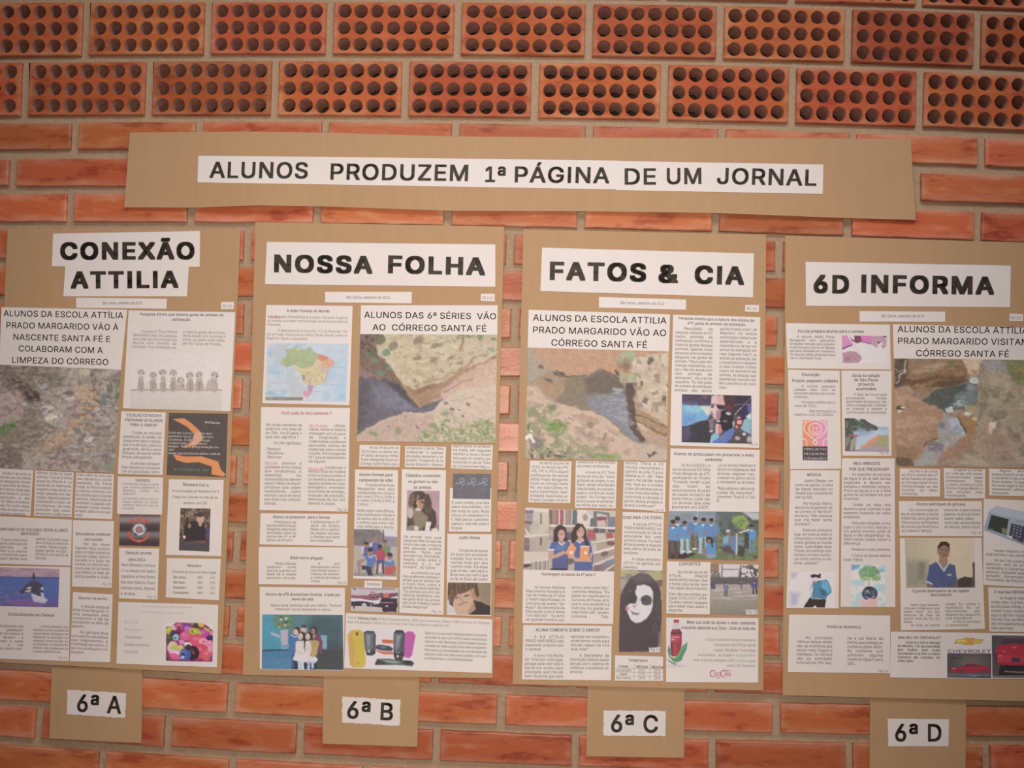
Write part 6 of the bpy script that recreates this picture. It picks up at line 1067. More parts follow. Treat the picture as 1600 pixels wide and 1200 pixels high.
def pic_car2(p):
    p.warp(0.9 * p.k, 4 * p.k)
    p.po([(1290, 160), (1360, 90), (1700, 80), (1700, 170), (1400, 180)], (74, 64, 72), 1, 10); p.po([(1240, 260), (1290, 180), (1420, 170), (1700, 170), (1700, 440), (1280, 430), (1250, 380)], (176, 44, 64), 1, 12); p.po([(1250, 310), (1700, 330), (1700, 400), (1260, 390)], (196, 60, 78), .8, 24); p.el(1350, 258, 22, 18, (190, 80, 100)); p.el(1480, 215, 24, 7, (222, 130, 110)); p.el(1300, 318, 20, 8, (230, 150, 140)); p.po([(1440, 335), (1550, 345), (1550, 395), (1440, 390)], (70, 60, 66)); p.po([(1300, 430), (1700, 440), (1700, 560), (1280, 560)], (44, 40, 42), 1, 10); p.li([(1360, 515), (1700, 530)], 16, (128, 132, 130)); p.po([(1200, 70), (1290, 70), (1230, 200), (1230, 500), (1200, 560)], (78, 78, 84), .9, 20); p.rc(1200, 565, 1700, 600, (110, 112, 100)); p.li([(1360, 92), (1700, 84)], 10, (120, 108, 100)); p.po([(1260, 290), (1262, 420), (1240, 380), (1235, 300)], (90, 30, 50), .8, 14)
def pic_bowtie(p):
    p.po([(725, 165), (765, 110), (840, 112), (860, 92), (985, 95), (985, 112), (1100, 115), (1050, 165), (975, 165), (965, 184), (845, 184), (838, 165)], (160, 130, 60), 1, 6); p.po([(740, 160), (770, 116), (845, 118), (866, 98), (978, 100), (978, 118), (1082, 120), (1045, 160), (968, 160), (958, 178), (850, 178), (845, 160)], (214, 178, 70), 1, 6); p.po([(860, 100), (980, 100), (960, 140), (960, 178), (850, 178), (900, 140)], (190, 146, 50), .7, 14); p.po([(770, 116), (860, 120), (880, 135), (760, 135)], (236, 206, 110), .8, 8)
def pic_machine(p):
    p.po([(1100, 400), (1160, 190), (1250, 125), (1700, 220), (1700, 660), (1480, 570), (1110, 430)], (152, 166, 182), 1, 8); p.po([(1160, 200), (1250, 128), (1700, 222), (1700, 330), (1420, 260)], (166, 182, 196), 1, 10); p.po([(1100, 400), (1160, 200), (1200, 215), (1140, 430)], (140, 158, 186), .9); p.po([(1190, 235), (1410, 290), (1375, 490), (1145, 410)], (54, 62, 54), 1, 8); p.po([(1320, 400), (1385, 410), (1370, 480), (1330, 470)], (128, 150, 76), .9, 20); p.el(1190, 415, 30, 14, (96, 120, 60), .7, 0, 20); p.po([(1440, 340), (1640, 390), (1590, 590), (1410, 510)], (62, 66, 88), 1, 8)
    for a in range(3):
        for b_ in range(4): p.el(1480 + a * 42 - b_ * 6, 378 + a * 12 + b_ * 36, 9, 6, (206, 210, 220))
    p.po([(1410, 495), (1460, 510), (1450, 530), (1405, 515)], (226, 232, 236)); p.rc(1490, 525, 1530, 545, (150, 90, 80)); p.li([(1110, 425), (1590, 600)], 10, (106, 150, 150), .9); p.li([(1500, 310), (1700, 350)], 8, (120, 130, 170), .8)
def pic_player(p):
    p.warp(0.9 * p.k, 4 * p.k)
    p.gr(110, 600, (206, 190, 162), 0, 1); p.gr(560, 1000, (206, 192, 168), 0, .5); p.po([(110, 800), (400, 820), (400, 1150), (110, 1150)], (140, 142, 124), .8, 100); p.po([(280, 820), (360, 830), (350, 1050), (280, 1030)], (120, 118, 110), .6, 30); p.rc(960, 830, 990, 1145, (72, 84, 70)); p.po([(770, 1040), (860, 1010), (960, 1020), (960, 1145), (760, 1145)], (74, 64, 62), 1, 14)
    p.el(598, 680, 74, 108, (150, 116, 98)); p.po([(525, 700), (522, 620), (560, 575), (620, 568), (668, 600), (672, 690), (655, 640), (600, 615), (545, 640)], (60, 48, 44), 1, 10); p.el(522, 690, 12, 28, (160, 122, 104)); p.el(575, 675, 13, 6, (90, 66, 58)); p.el(630, 675, 13, 6, (90, 66, 58)); p.el(604, 740, 24, 7, (130, 86, 78)); p.po([(550, 760), (640, 760), (650, 860), (600, 920), (530, 830)], (162, 126, 106), 1, 10); p.po([(415, 870), (510, 815), (600, 930), (660, 840), (735, 870), (765, 1060), (740, 1145), (420, 1145), (380, 1070)], (74, 90, 134), 1, 12); p.li([(510, 820), (600, 935), (660, 845)], 16, (196, 200, 212)); p.po([(375, 1060), (460, 1090), (450, 1110), (370, 1080)], (182, 192, 216)); p.po([(385, 1095), (460, 1110), (440, 1145), (390, 1145)], (130, 100, 90)); p.po([(700, 1090), (765, 1070), (760, 1145), (690, 1145)], (110, 86, 80), .9); p.el(668, 985, 28, 14, (180, 190, 214), .8); p.nz(40, 40, 5, 3)
def pic_logo(p):
    p.gr(230, 420, (218, 142, 176), 0, 1); W = (236, 222, 218)
    def ring(cx, cy, rx, ry, a0=0, a1=360, w=13): p.li([(cx + rx * math.cos(math.radians(a)), cy + ry * math.sin(math.radians(a))) for a in np.linspace(a0, a1, 22)], w, W, 1, 6)
    ring(337, 205, 98, 93); ring(337, 185, 178, 125, 150, 390); p.li([(183, 245), (250, 310), (300, 345), (335, 370), (370, 345), (430, 310), (492, 245)], 13, W, 1, 6); ring(337, 410, 32, 30); p.el(310, 192, 13, 13, W); p.el(362, 192, 13, 13, W); ring(335, 225, 45, 36, 10, 170, 10); p.el(335, 345, 18, 12, (160, 140, 150)); p.el(337, 410, 22, 20, (206, 150, 120))
    p.li([(140, 350), (200, 380), (207, 470)], 12, W, 1, 6); p.li([(528, 350), (470, 380), (462, 470)], 12, W, 1, 6); p.li([(140, 105), (200, 65)], 12, W, 1, 6); p.li([(528, 105), (480, 65)], 12, W, 1, 6); p.rc(130, 474, 540, 700, (72, 66, 70))
def pic_fire(p):
    p.warp(0.9 * p.k, 4 * p.k)
    p.gr(1100, 1500, (206, 210, 222), 0, .4); p.po([(800, 30), (960, 35), (1010, 90), (1050, 50), (1120, 50), (1150, 90), (1240, 130), (1330, 190), (1300, 230), (1100, 240), (940, 300), (800, 330)], (74, 86, 76), 1, 16); p.nc(40, 34, (104, 118, 98), 3, .5, .08, .8, p.mask([(800, 30), (1010, 50), (1330, 190), (940, 300), (800, 330)], 20)); p.rc(1320, 170, 1500, 240, (150, 176, 190), 1, 30)
    p.po([(940, 240), (1500, 220), (1500, 400), (1100, 500), (940, 520)], (172, 192, 214), 1, 40); p.po([(1000, 180), (1180, 200), (1250, 260), (1000, 330)], (136, 160, 186), .8, 60); p.po([(1060, 490), (1200, 390), (1340, 300), (1480, 300), (1500, 560), (1000, 560)], (166, 158, 130), 1, 30); p.po([(1040, 490), (1200, 380), (1330, 290), (1360, 330), (1220, 430), (1080, 500)], (224, 142, 104), 1, 20); p.po([(1340, 320), (1500, 290), (1500, 470), (1330, 440)], (160, 160, 118), .8, 40)
    p.rc(805, 530, 1495, 560, (120, 108, 142), .9, 30); p.po([(1050, 500), (1300, 480), (1500, 520), (1500, 560), (1000, 560)], (168, 150, 172), .8, 24); p.po([(805, 330), (900, 290), (980, 340), (960, 540), (805, 550)], (96, 94, 92), 1, 14); p.po([(890, 380), (960, 330), (990, 400), (930, 540), (880, 540)], (172, 166, 150), .8, 10); p.po([(820, 350), (880, 320), (860, 420), (820, 520)], (150, 142, 130), .8, 10); p.el(888, 298, 20, 16, (200, 80, 96)); p.el(972, 305, 32, 20, (196, 70, 90)); p.el(1165, 210, 40, 26, (82, 84, 108), .8, 0, 24); p.nz(20, 20, 10, 5)
def pic_hands(p):
    p.warp(0.9 * p.k, 4 * p.k)
    p.po([(230, 360), (350, 360), (480, 540), (480, 590), (240, 670)], (206, 132, 184), 1, 10); p.po([(235, 660), (480, 570), (490, 590), (240, 690)], (92, 50, 76)); p.po([(350, 360), (440, 365), (430, 420), (390, 420)], (210, 200, 222)); p.po([(430, 380), (520, 500), (490, 520), (460, 470)], (96, 76, 92)); p.po([(520, 365), (700, 365), (710, 500), (560, 540), (520, 510)], (124, 66, 92), 1, 14); p.po([(660, 365), (930, 365), (940, 560), (820, 540), (700, 500)], (204, 116, 180), 1, 14); p.li([(540, 530), (700, 510), (830, 540), (960, 575)], 14, (110, 60, 90))
    S = (186, 146, 170); p.po([(920, 370), (1180, 365), (1280, 460), (1270, 600), (1210, 690), (1150, 620), (1150, 540), (1060, 540), (1070, 660), (1000, 620), (930, 540)], S, 1, 14); p.po([(1050, 520), (1130, 510), (1150, 560), (1080, 570)], (110, 74, 98)); p.el(1150, 560, 40, 30, (206, 220, 238)); p.po([(1180, 365), (1285, 365), (1285, 420), (1200, 390)], (62, 62, 62))
    p.po([(245, 760), (400, 730), (560, 740), (680, 850), (700, 920), (620, 990), (400, 1000), (250, 980)], (178, 140, 158), 1, 14); p.el(370, 910, 90, 60, (160, 112, 140), .8, 0, 40); p.li([(380, 810), (470, 820), (560, 920)], 12, (130, 88, 118), .8); p.li([(520, 760), (640, 880)], 10, (140, 106, 132), .8); p.li([(250, 990), (440, 1010), (620, 985)], 12, (112, 92, 106)); p.li([(520, 560), (620, 760), (690, 900)], 8, (170, 176, 188), .8)
def pic_orca(p):
    p.warp(0.9 * p.k, 4 * p.k)
    p.rc(-200, 80, 1240, 285, (190, 156, 160)); p.nc(160, 30, (160, 132, 144), 3, .5, .1, .7, p.mask([(-200, 80), (1240, 80), (1240, 285), (-200, 285)])); p.po([(-200, 270), (1240, 300), (1240, 320), (-200, 290)], (96, 84, 120)); p.gr(600, 900, (112, 92, 150), 1, .9); p.nc(120, 26, (132, 118, 168), 4, .52, .1, .7, p.mask([(-200, 480), (700, 500), (1000, 860), (-200, 860)], 40)); p.po([(180, 790), (560, 770), (900, 830), (900, 900), (180, 870)], (150, 96, 150), .7, 50)
    p.po([(640, 640), (860, 660), (1000, 770), (920, 840), (700, 800)], (206, 196, 208), 1, 40); p.po([(375, 600), (480, 520), (560, 430), (660, 370), (760, 370), (880, 440), (900, 500), (820, 560), (870, 690), (780, 680), (650, 600), (520, 610), (450, 640)], (78, 76, 92), 1, 12); p.po([(670, 290), (690, 200), (710, 190), (740, 320), (700, 360)], (76, 72, 84), 1, 8); p.po([(520, 530), (590, 490), (660, 490), (640, 545), (590, 530)], (212, 190, 184)); p.po([(510, 580), (600, 550), (660, 570), (600, 600)], (222, 200, 214)); p.po([(850, 540), (880, 480), (910, 520), (900, 570)], (222, 206, 206)); p.el(870, 580, 36, 24, (72, 70, 82)); p.po([(850, 620), (900, 610), (920, 700), (870, 690)], (206, 190, 204)); p.nz(40, 12, 8, 6)
def pic_ribbon_poster(p):
    # plain stand-in: two broad orange bands on a dark ground
    p.nz(60, 50, 4, 3); O = (232, 142, 78)
    p.po([(800, 130), (960, 120), (1060, 190), (1180, 300), (1220, 400), (1130, 500), (920, 530), (1080, 440), (1100, 340), (1000, 240)], O, 1, 12)
    p.po([(800, 620), (960, 650), (1200, 650), (1430, 720), (1470, 840), (1540, 900), (1500, 930), (1340, 900), (1340, 790), (1160, 730), (980, 740), (850, 700)], O, 1, 12)
    p.po([(1100, 330), (1200, 330), (1210, 430), (1060, 500), (1050, 450)], (236, 170, 136), .6, 30)
def pic_crest(p):
    for y, c in ((300, (150, 140, 136)), (520, (128, 122, 118))): p.mix(np.exp(-((p.Y - y) / 62) ** 2), c)
    p.po([(50, 420), (650, 425), (650, 475), (50, 470)], (72, 54, 54), .8, 30); R = (214, 88, 74)
    for x in (240, 355, 468): p.po([(x - 36, 288), (x - 8, 298), (x, 275), (x + 10, 298), (x + 38, 290), (x + 28, 335), (x - 26, 335)], R); p.po([(x - 20, 330), (x + 20, 330), (350 + (x - 350) * .5, 372)], R)
    p.rc(330, 252, 380, 275, R, .9); p.li([(205, 490), (225, 560), (290, 605), (350, 620), (410, 605), (470, 560), (492, 495)], 34, R, 1); p.po([(320, 600), (380, 600), (350, 640)], (236, 100, 76)); p.el(190, 505, 12, 20, R); p.el(500, 505, 12, 20, R)
    p.po([(235, 440), (290, 360), (420, 360), (466, 440), (420, 540), (290, 545)], (132, 124, 126), 1, 12); p.el(352, 448, 92, 92, (140, 132, 132)); p.el(352, 448, 80, 80, (226, 218, 218)); p.el(352, 448, 58, 56, (146, 120, 122)); p.el(352, 445, 36, 34, (170, 122, 122)); p.po([(290, 490), (330, 520), (300, 540), (272, 500)], (72, 72, 110)); p.el(405, 470, 14, 14, (110, 104, 110))
def pic_filmposter(p):
    p.warp(0.9 * p.k, 4 * p.k)
    # generic stand-in: brown mottled crowd, dark seated figure and title letters
    p.nz(60, 60, 34, 3); p.nc(40, 50, (170, 146, 110), 4, .55, .08, .7); p.nc(40, 40, (64, 48, 46), 5, .55, .08, .7)
    p.po([(1020, 400), (1080, 330), (1180, 320), (1300, 340), (1330, 460), (1350, 640), (1000, 650)], (56, 48, 48), 1, 14); p.el(1255, 285, 54, 70, (206, 160, 136)); p.el(1255, 225, 60, 40, (84, 66, 58)); p.el(1250, 370, 26, 34, (196, 150, 126)); p.el(1090, 390, 26, 40, (176, 136, 116), .8); p.po([(1050, 260), (1080, 270), (1060, 380), (1030, 380)], (56, 46, 46)); p.el(1018, 555, 22, 26, (222, 196, 170)); p.rc(1330, 430, 1400, 760, (78, 64, 110), .8, 20)
    p.po([(940, 620), (1390, 600), (1390, 765), (940, 750)], (78, 76, 72), 1, 20); p.li([(1040, 655), (1310, 612)], 8, (170, 80, 60), .9); p.el(1280, 630, 46, 18, (170, 66, 66), .9)
def pic_beads(p):
    p.warp(0.9 * p.k, 4 * p.k)
    p.po([(770, 430), (860, 430), (930, 360), (1100, 370), (1300, 370), (1420, 430), (1490, 500), (1480, 980), (800, 960), (770, 900)], (150, 60, 90), 1, 8)
    B = [(820, 490, 46, 60, (196, 196, 60)), (900, 450, 50, 40, (236, 170, 176)), (970, 420, 60, 60, (206, 90, 120)), (960, 510, 46, 40, (110, 40, 80)), (870, 550, 50, 70, (70, 50, 90)), (820, 610, 50, 60, (90, 90, 50)), (1080, 430, 40, 40, (92, 80, 180)), (1170, 385, 40, 20, (100, 150, 110)), (1300, 400, 50, 36, (214, 180, 80)), (1220, 420, 40, 44, (90, 60, 44)), (1390, 470, 50, 46, (196, 180, 70)), (1400, 440, 30, 20, (160, 50, 100)), (1100, 470, 60, 50, (200, 90, 190)), (1340, 530, 70, 60, (206, 70, 160)), (1460, 530, 36, 40, (226, 120, 150)), (1440, 600, 50, 40, (56, 40, 90)), (1060, 570, 80, 70, (226, 96, 140)), (1210, 510, 96, 62, (184, 196, 60)), (1250, 640, 140, 100, (226, 84, 110)), (1340, 660, 76, 60, (240, 150, 170)), (1430, 690, 60, 60, (236, 130, 160)), (920, 590, 46, 52, (150, 200, 222)), (1010, 660, 50, 34, (226, 130, 180)), (870, 740, 80, 90, (226, 190, 170)), (890, 740, 52, 44, (196, 196, 96)), (990, 750, 50, 50, (206, 196, 90)), (950, 850, 140, 60, (240, 180, 200)), (900, 880, 80, 50, (226, 90, 130)), (1100, 700, 60, 40, (236, 200, 206)), (1300, 800, 110, 110, (222, 76, 96)), (1180, 830, 90, 110, (50, 36, 46)), (1060, 850, 84, 96, (70, 96, 170)), (1390, 860, 80, 90, (226, 90, 100)), (1440, 770, 40, 50, (236, 140, 170)), (1460, 920, 30, 50, (130, 50, 130)), (1110, 740, 40, 40, (56, 46, 50))]
    for x, y, rx, ry, c in B: p.el(x, y, rx, ry, c, 1, 15); p.el(x - rx * .2, y - ry * .3, rx * .4, ry * .3, tuple(min(255, v + 40) for v in c), .6, 0, 14)
    for x, y, c in ((1030, 850, (40, 50, 90)), (1185, 820, (190, 80, 80)), (1170, 500, (150, 110, 50)), (910, 600, (70, 120, 160)), (1340, 655, (220, 90, 120)), (970, 450, (110, 40, 60)), (1025, 890, (220, 230, 240))): p.el(x, y, 20, 22, c, .9)
    p.rc(740, 960, 1500, 1000, (232, 220, 218)); p.po([(740, 330), (925, 350), (860, 425), (740, 430)], (226, 212, 214)); p.rc(770, 895, 805, 945, (60, 60, 90))

# ------------------------------------------------------------------ the banner
def wavy_edge(top, bot):
    tx, ty = zip(*top); bx, by = zip(*bot)
    def f(p):
        ny = p.shape[0] - 1
        yt = np.interp(p[0, :, 0], tx, ty); yb = np.interp(p[-1, :, 0], bx, by)
        v = np.linspace(0, 1, ny + 1)[:, None]
        p[..., 1] = yt * (1 - v) + yb * v
        return p
    return f
def b_bulge(x, y):
    low = np.clip((y - 230) / 100, 0, 1) ** 1.6
    return low * (0.013 * np.exp(-((x - 400) / 75) ** 2) + 0.005 * np.exp(-((x - 690) / 120) ** 2) + 0.004 * np.exp(-((x - 1100) / 150) ** 2)) + 0.004 * np.clip((x - 1330) / 100, 0, 1) * low
BN = Poster('paper_banner', 'long brown banner reading ALUNOS PRODUZEM 1ª PÁGINA DE UM JORNAL, below perforated bricks', 'banner',
            [(203, 207), (1423, 216), (1431, 344), (194, 324)], 0.0016, 0.0065, 3, (236, 224, 218), nx=110, ny=14,
            edges=wavy_edge([(190, 207), (400, 205.5), (520, 207.5), (700, 213), (900, 215), (1120, 215.5), (1270, 216), (1425, 217)],
                            [(190, 324), (310, 324.5), (400, 321), (520, 323), (600, 326), (700, 329.5), (900, 330), (1120, 333), (1300, 340), (1440, 344)]), bulge=b_bulge)
def bt1(k, sh, sv):
    k.line('ALUNOS', 327, 278, 480.5, 279, 25.5, 'S', lean=-0.02, italic=0.04)
    k.line('PRODUZEM', 516, 280.8, 731, 283, 25.5, 'S', italic=0.03)
    k.line('1ª', 758, 284.5, 790, 285, 24.5, 'S'); k.line('PÁGINA', 804, 285, 952, 286.5, 25, 'S', italic=0.02)
def bt2(k, sh, sv):
    k.line('DE', 976, 288.5, 1025, 288.5, 25.5, 'S'); k.line('UM', 1042, 288, 1096, 287.5, 25.5, 'S'); k.line('JORNAL', 1120, 287.5, 1275.5, 290.5, 25.5, 'S', italic=0.02)
BN.clip([(310, 243.5), (500, 245), (499, 288), (308.5, 285)], 'lettering_strip', None, lambda k, a, b: k.line('ALUNOS', 327, 278, 480.5, 279, 25.5, 'S', italic=0.04))
BN.clip([(498, 245), (966, 251), (965, 296), (497, 288)], 'lettering_strip', None, lambda k, a, b: (k.line('PRODUZEM', 516, 280.8, 731, 283, 25.5, 'S', italic=0.03), k.line('1ª', 758, 284.5, 790, 285, 24.5, 'S'), k.line('PÁGINA', 804, 285, 952, 286.5, 25, 'S', italic=0.02)), order=3)
BN.clip([(963, 251.5), (1286.5, 257), (1285.5, 303), (962, 297)], 'lettering_strip', None, bt2, order=5)

# ------------------------------------------------------------------ class signs under the posters
def class_sign(letter, q, w, text, x0, y0, x1, y1, wref, seed, torn=0.7):
    p = Poster('class_sign', 'small brown paper sign reading 6ª %s, hung under the %s poster' % (letter, {'A': 'leftmost', 'B': 'NOSSA FOLHA', 'C': 'FATOS & CIA', 'D': '6D INFORMA'}[letter]), 'sign',
               q, 0.0012, 0.0045, seed, wref, 'class signs below the newspaper posters', nx=14, ny=10, curl=0.6)
    p.clip(w, 'lettering_label', None, lambda k, a, b: k.line(text, x0, y0, x1, y1, 27.5, 'S'), torn=torn, step=2.6)
class_sign('A', [(81, 1042), (223, 1046), (221, 1161), (77, 1154)], [(105.5, 1078), (197, 1083), (195.5, 1122), (104.5, 1116)], '6ª A', 120, 1112, 189, 1115.5, (220, 206, 202), 21)
class_sign('B', [(506, 1052), (655.6, 1056), (652, 1167), (504, 1162)], [(535, 1088.4), (625.4, 1093.7), (624.6, 1134), (534.3, 1129)], '6ª B', 542, 1122.5, 613.5, 1126, (228, 216, 214), 22)
class_sign('C', [(918.6, 1070), (1070, 1070), (1068.7, 1184), (916, 1181.6)], [(943, 1110), (1040, 1111), (1040, 1150), (943, 1149.5)], '6ª C', 954.6, 1144, 1028, 1145, (226, 216, 216), 23)
class_sign('D', [(1359.8, 1083), (1510, 1086), (1508.6, 1206), (1358.5, 1204)], [(1387, 1123), (1483, 1124), (1482, 1166), (1388, 1166)], '6ª D', 1398.6, 1158.5, 1471, 1158.7, (206, 198, 202), 24, 0.2)

GRP = 'newspaper front page posters'
# ------------------------------------------------------------------ poster 6A
A = Poster('newspaper_poster', 'leftmost brown paper newspaper poster, headed CONEXÃO, with puppies and orca pictures', 'poster',
           [(12, 357), (376, 357.5), (346, 1053), (-20, 1034)], 0.0016, 0.0058, 31, (222, 206, 198), GRP, curl=1.0)
A.clip([(83, 365), (312.5, 361), (312, 417), (81, 416)], 'title_strip', None, lambda k, a, b: k.line('CONEXÃO', 94, 406, 304, 405.5, 27.5, 'B'), order=4)
A.clip([(102, 416), (295, 416.5), (292, 463), (99, 463)], 'title_strip', None, lambda k, a, b: k.line('ATTILIA', 110.5, 451, 279, 450, 27, 'B'), order=1)
DATE = 'São Carlos, setembro de 2010'
A.clip([(119, 465), (261, 467), (260, 482.5), (119, 481)], 'date_strip', None, lambda k, a, b: k.line(DATE, 160, 475.5, 222, 475.5, 4.3, 'r', 'd'))
A.clip([(345.5, 472), (365.5, 471.5), (365, 483), (345, 483)], 'price_tag', None, lambda k, a, b: k.line('R$ 2,00', 348, 480, 362, 480, 4, 'r', 'g'))
A.clip([(2, 480), (198.5, 484), (189, 578), (-1, 570)], 'headline_strip', None, lambda k, a, b: (
    k.line('ALUNOS DA ESCOLA ATTÍLIA', 5.5, 494, 192.5, 497.5, 9.4, 'R', 'd'), k.line('PRADO MARGARIDO VÃO À', 10, 512.5, 185, 516, 9.4, 'R', 'd'),
    k.line('NASCENTE SANTA FÉ E', 21, 531, 172, 534.5, 9.4, 'R', 'd'), k.line('COLABORAM COM A', 29, 549, 160.5, 552, 9.4, 'R', 'd'), k.line('LIMPEZA DO CÓRREGO', 19, 567, 169, 570.5, 9.4, 'R', 'd')))
A.photo([(-5, 569.5), (189, 577.5), (178, 739), (-10, 731.5)], (0, 560, 6.486), (168, 150, 134), pic_creek_a, lift=0.0011, label='printed photo of a muddy creek bank with stones and branches')
A.clip([(201, 485), (367.5, 488), (360, 642.5), (192, 638)], label='clipping with a picture of eight sitting puppies', items=lambda k, a, b: (
    k.line('Pesquisa afirma que maioria gosta de animais de', 219, 492.8, 349, 494.3, 4.2, 'b', 'd'), k.line('estimação', 269, 501, 297, 501.4, 4.2, 'b', 'd'),
    k.block('>A escola ATTÍLIA PRADO|MARGARIDO fez uma pesquisa|para saber qual era a relação dos|alunos com animais de|estimação. Ficou constatado que', 208.5, 515, 277, 545, a, b, ink='g'),
    k.block('a maioria gosta de animais.|Minha relação com os animais é|ótima, eu gosto muito deles,|afirma Tainá de Freitas/', 286, 516, 353, 540, a, b, ink='g')),
    pic=[([(205, 551), (349.5, 552), (345.5, 642), (203.5, 638.5)], (200, 545, 9.41), (224, 209, 198), pic_puppies, 0.8)])
A.clip([(189.5, 642.5), (259, 644.5), (254, 742), (184, 740.5)], items=lambda k, a, b: (
    k.line('ESCOLAS ESTADUAIS', 198, 650.5, 252, 651.5, 4.2, 'b', 'd'), k.line('PREPARAM OS ALUNOS', 195, 658, 254, 659.5, 4.2, 'b', 'd'), k.line('PARA O SARESP', 204, 665.5, 245, 666.5, 4.2, 'b', 'd'),
    k.block('>Todas as escolas|estaduais já estão se|preparando para o saresp.|Isto é muito bom, pois nos|ajuda muito, afirma a aluna|Poliyana da escola Attilia|Prado Margarido./|~|>As escolas começam|fazer dias para as simulações|com um aprendizados melhor', 193, 673, 253, 740, a, b, ink='d')))
A.photo([(264, 645), (356, 646.5), (353, 745.5), (260.5, 742)], (180, 640, 8.89), (88, 76, 68), pic_ribbon_poster, step=0.9, label='black picture with orange bands and white print',
    items=lambda k, a, b: (k.line('eclipse', 320, 661, 344, 662.5, 3.6, 'r', 'w'), k.block('Está em cartaz o filme que|promete fazer sucesso nos|cinemas. Eclipse da saga|crepúsculo. O romance|Meyer. Veja a programação no|site/|www.iguatemisaocarlos.com.br', 263.5, 674, 350, 711, .02, -.02, 'b', 'w', 5.2, mode='l'),
                            k.line('UM FILME DE', 264.5, 650, 303, 650, 3, 'r', 'o'), k.line('S T E P H E N I E   M E', 272, 735, 326, 736, 3, 'r', 'n')))
A.clip([(-13, 731.5), (52, 734.5), (47.5, 806), (-15, 803)], items=lambda k, a, b: k.block('>No dia 9 de junho os|alunos da escola Attilia|Prado Margarido foram|até a nascente do bairro|Santa Felícia chamada|nascente Santa Fé. Lá eles|colaboraram e até|ação do Meio Ambiente|passeio foi muito legal|aprendeu a mata que os|sujeira das plantas/', -9, 736, 48.5, 805, a, b))
A.clip([(55, 735), (115, 738), (112, 808), (53, 806)], items=lambda k, a, b: k.block('Afirma: muito foi legal|afirmou Thainá Cristina|aluna da 6ªsérie A. Lá|tentando lá realmente|resgatou mas ainda no|limpo passeio em não|coletou alguma passeio|colecionaram e muitas não|no cheiroso. Há mata|poluição que eram|devemos cuidar bem/', 57.5, 736, 112.5, 806, a, b))
A.clip([(119, 738.5), (178, 741), (175, 811.5), (116, 809)], items=lambda k, a, b: k.block('onde o sabor da sucto, aqui|não devemos cortar|somente, diz Tainá|Freitas. Ao final do passeio|os alunos colheram uns|excursões que a escola|retornou. Depois que se|divertiram no passeio eles|limpavam o local. e todos|acharam: saiba um ano que|veja/', 120, 739, 175.5, 808, a, b))
A.clip([(184, 744.5), (255, 746), (253, 804), (183, 803)], items=lambda k, a, b: (k.line('ESPORTE', 212, 752.5, 234, 753, 4.2, 'b', 'd'),
    k.block('Corinthians: chega à conta|que mostra jogadores e|Robertos campo em|Itaquerão/|~|Corinthians com o novo e|chapa estima se deste|momento. Abriu em vaga do|Coração/', 192, 754, 248, 797, a, b, ink='g')))
A.photo([(187.5, 804), (250, 804.5), (249, 853.5), (186, 852)], (180, 780, 9.41), (74, 58, 56), pic_crest, step=0.9, lift=0.0010, label='printed football crest with red anchor and oars on grey')
A.clip([(186, 856), (248.5, 857), (246, 937), (186, 935)], items=lambda k, a, b: (k.line('Seleção pronta', 196, 865.5, 236.5, 866.5, 4.5, 'b', 'd'), k.line('para 2014', 201, 876, 227, 877, 4.5, 'b', 'd'),
    k.block('Mano Menezes convoca|12 na seleção com quatro|Jogadores do time Santos|São eles: Robinho Paulo|Henrique Ganso, Neymar|e André./', 189, 878, 243, 932, a, b, mode='l'), k.line('Pág. 03', 230, 934, 244, 934.5, 3.4, 'r', 'g')))
A.clip([(264, 749), (349.5, 750), (345.5, 869), (259, 867)], items=lambda k, a, b: (k.line('Resident Evil 4', 286, 759, 326, 760.5, 4.6, 'b', 'd'),
    k.block('A continuação de Resident Evil 3/|Chega nos cinemas no mês de se-/|tembro em 3D/', 269, 762, 343, 790, a, b, mode='c', size=5.6)),
    pic=[([(282, 794), (329, 794.5), (327, 862), (279.5, 860)], (180, 780, 9.41), (112, 92, 74), pic_filmposter, 0.8)])
A.clip([(261, 872), (345, 873.5), (342, 938), (259, 933.5)], items=lambda k, a, b: (k.line('Atmosfera', 293, 885.5, 314, 886, 4, 'b', 'd'), k.line('Previsões do tempo em toda a região', 270, 895, 338, 896.5, 3.8, 'r', 'd'),
    *[(k.line(n, 270.5, 903.5 + i * 8, 270.5 + w, 903.8 + i * 8, 3.8, 'b', 'd'), k.line('Min', 309, 904 + i * 8, 317, 904 + i * 8, 3.8, 'r', 'd'), k.line(t, 328, 904.5 + i * 8, 336, 904.6 + i * 8, 3.8, 'r', 'd')) for i, (n, w, t) in enumerate((('São Carlos', 20, '14°C'), ('São Paulo', 18, '13°C'), ('Araraquara', 20, '15°C'), ('Florianópolis', 24, '12°C')))]))
A.clip([(-14, 806), (112.5, 812), (110.5, 884), (-16, 880.5)], items=lambda k, a, b: (k.line('CAMPEONATO DE VOLEIBOL DEIXA ALUNOS', -6, 829, 106, 831, 4.5, 'b', 'd'), k.line('NERVOSOS', 33, 836, 61, 836.5, 4.5, 'b', 'd'),
    k.block('>A escola Attilia Prado|Margarido participará do|campeonato de|voleibol e os alunos|estão treinando para|conseguir ganhar uma/', -10, 840, 43, 875, a, b), k.block('partida. O primeiro jogo|será no final de setembro|à tarde. "Quero jogar,|espero ganhar um jogo",|afirma um dos alunos da|escola/', 56, 839.5, 107, 875, a, b)))
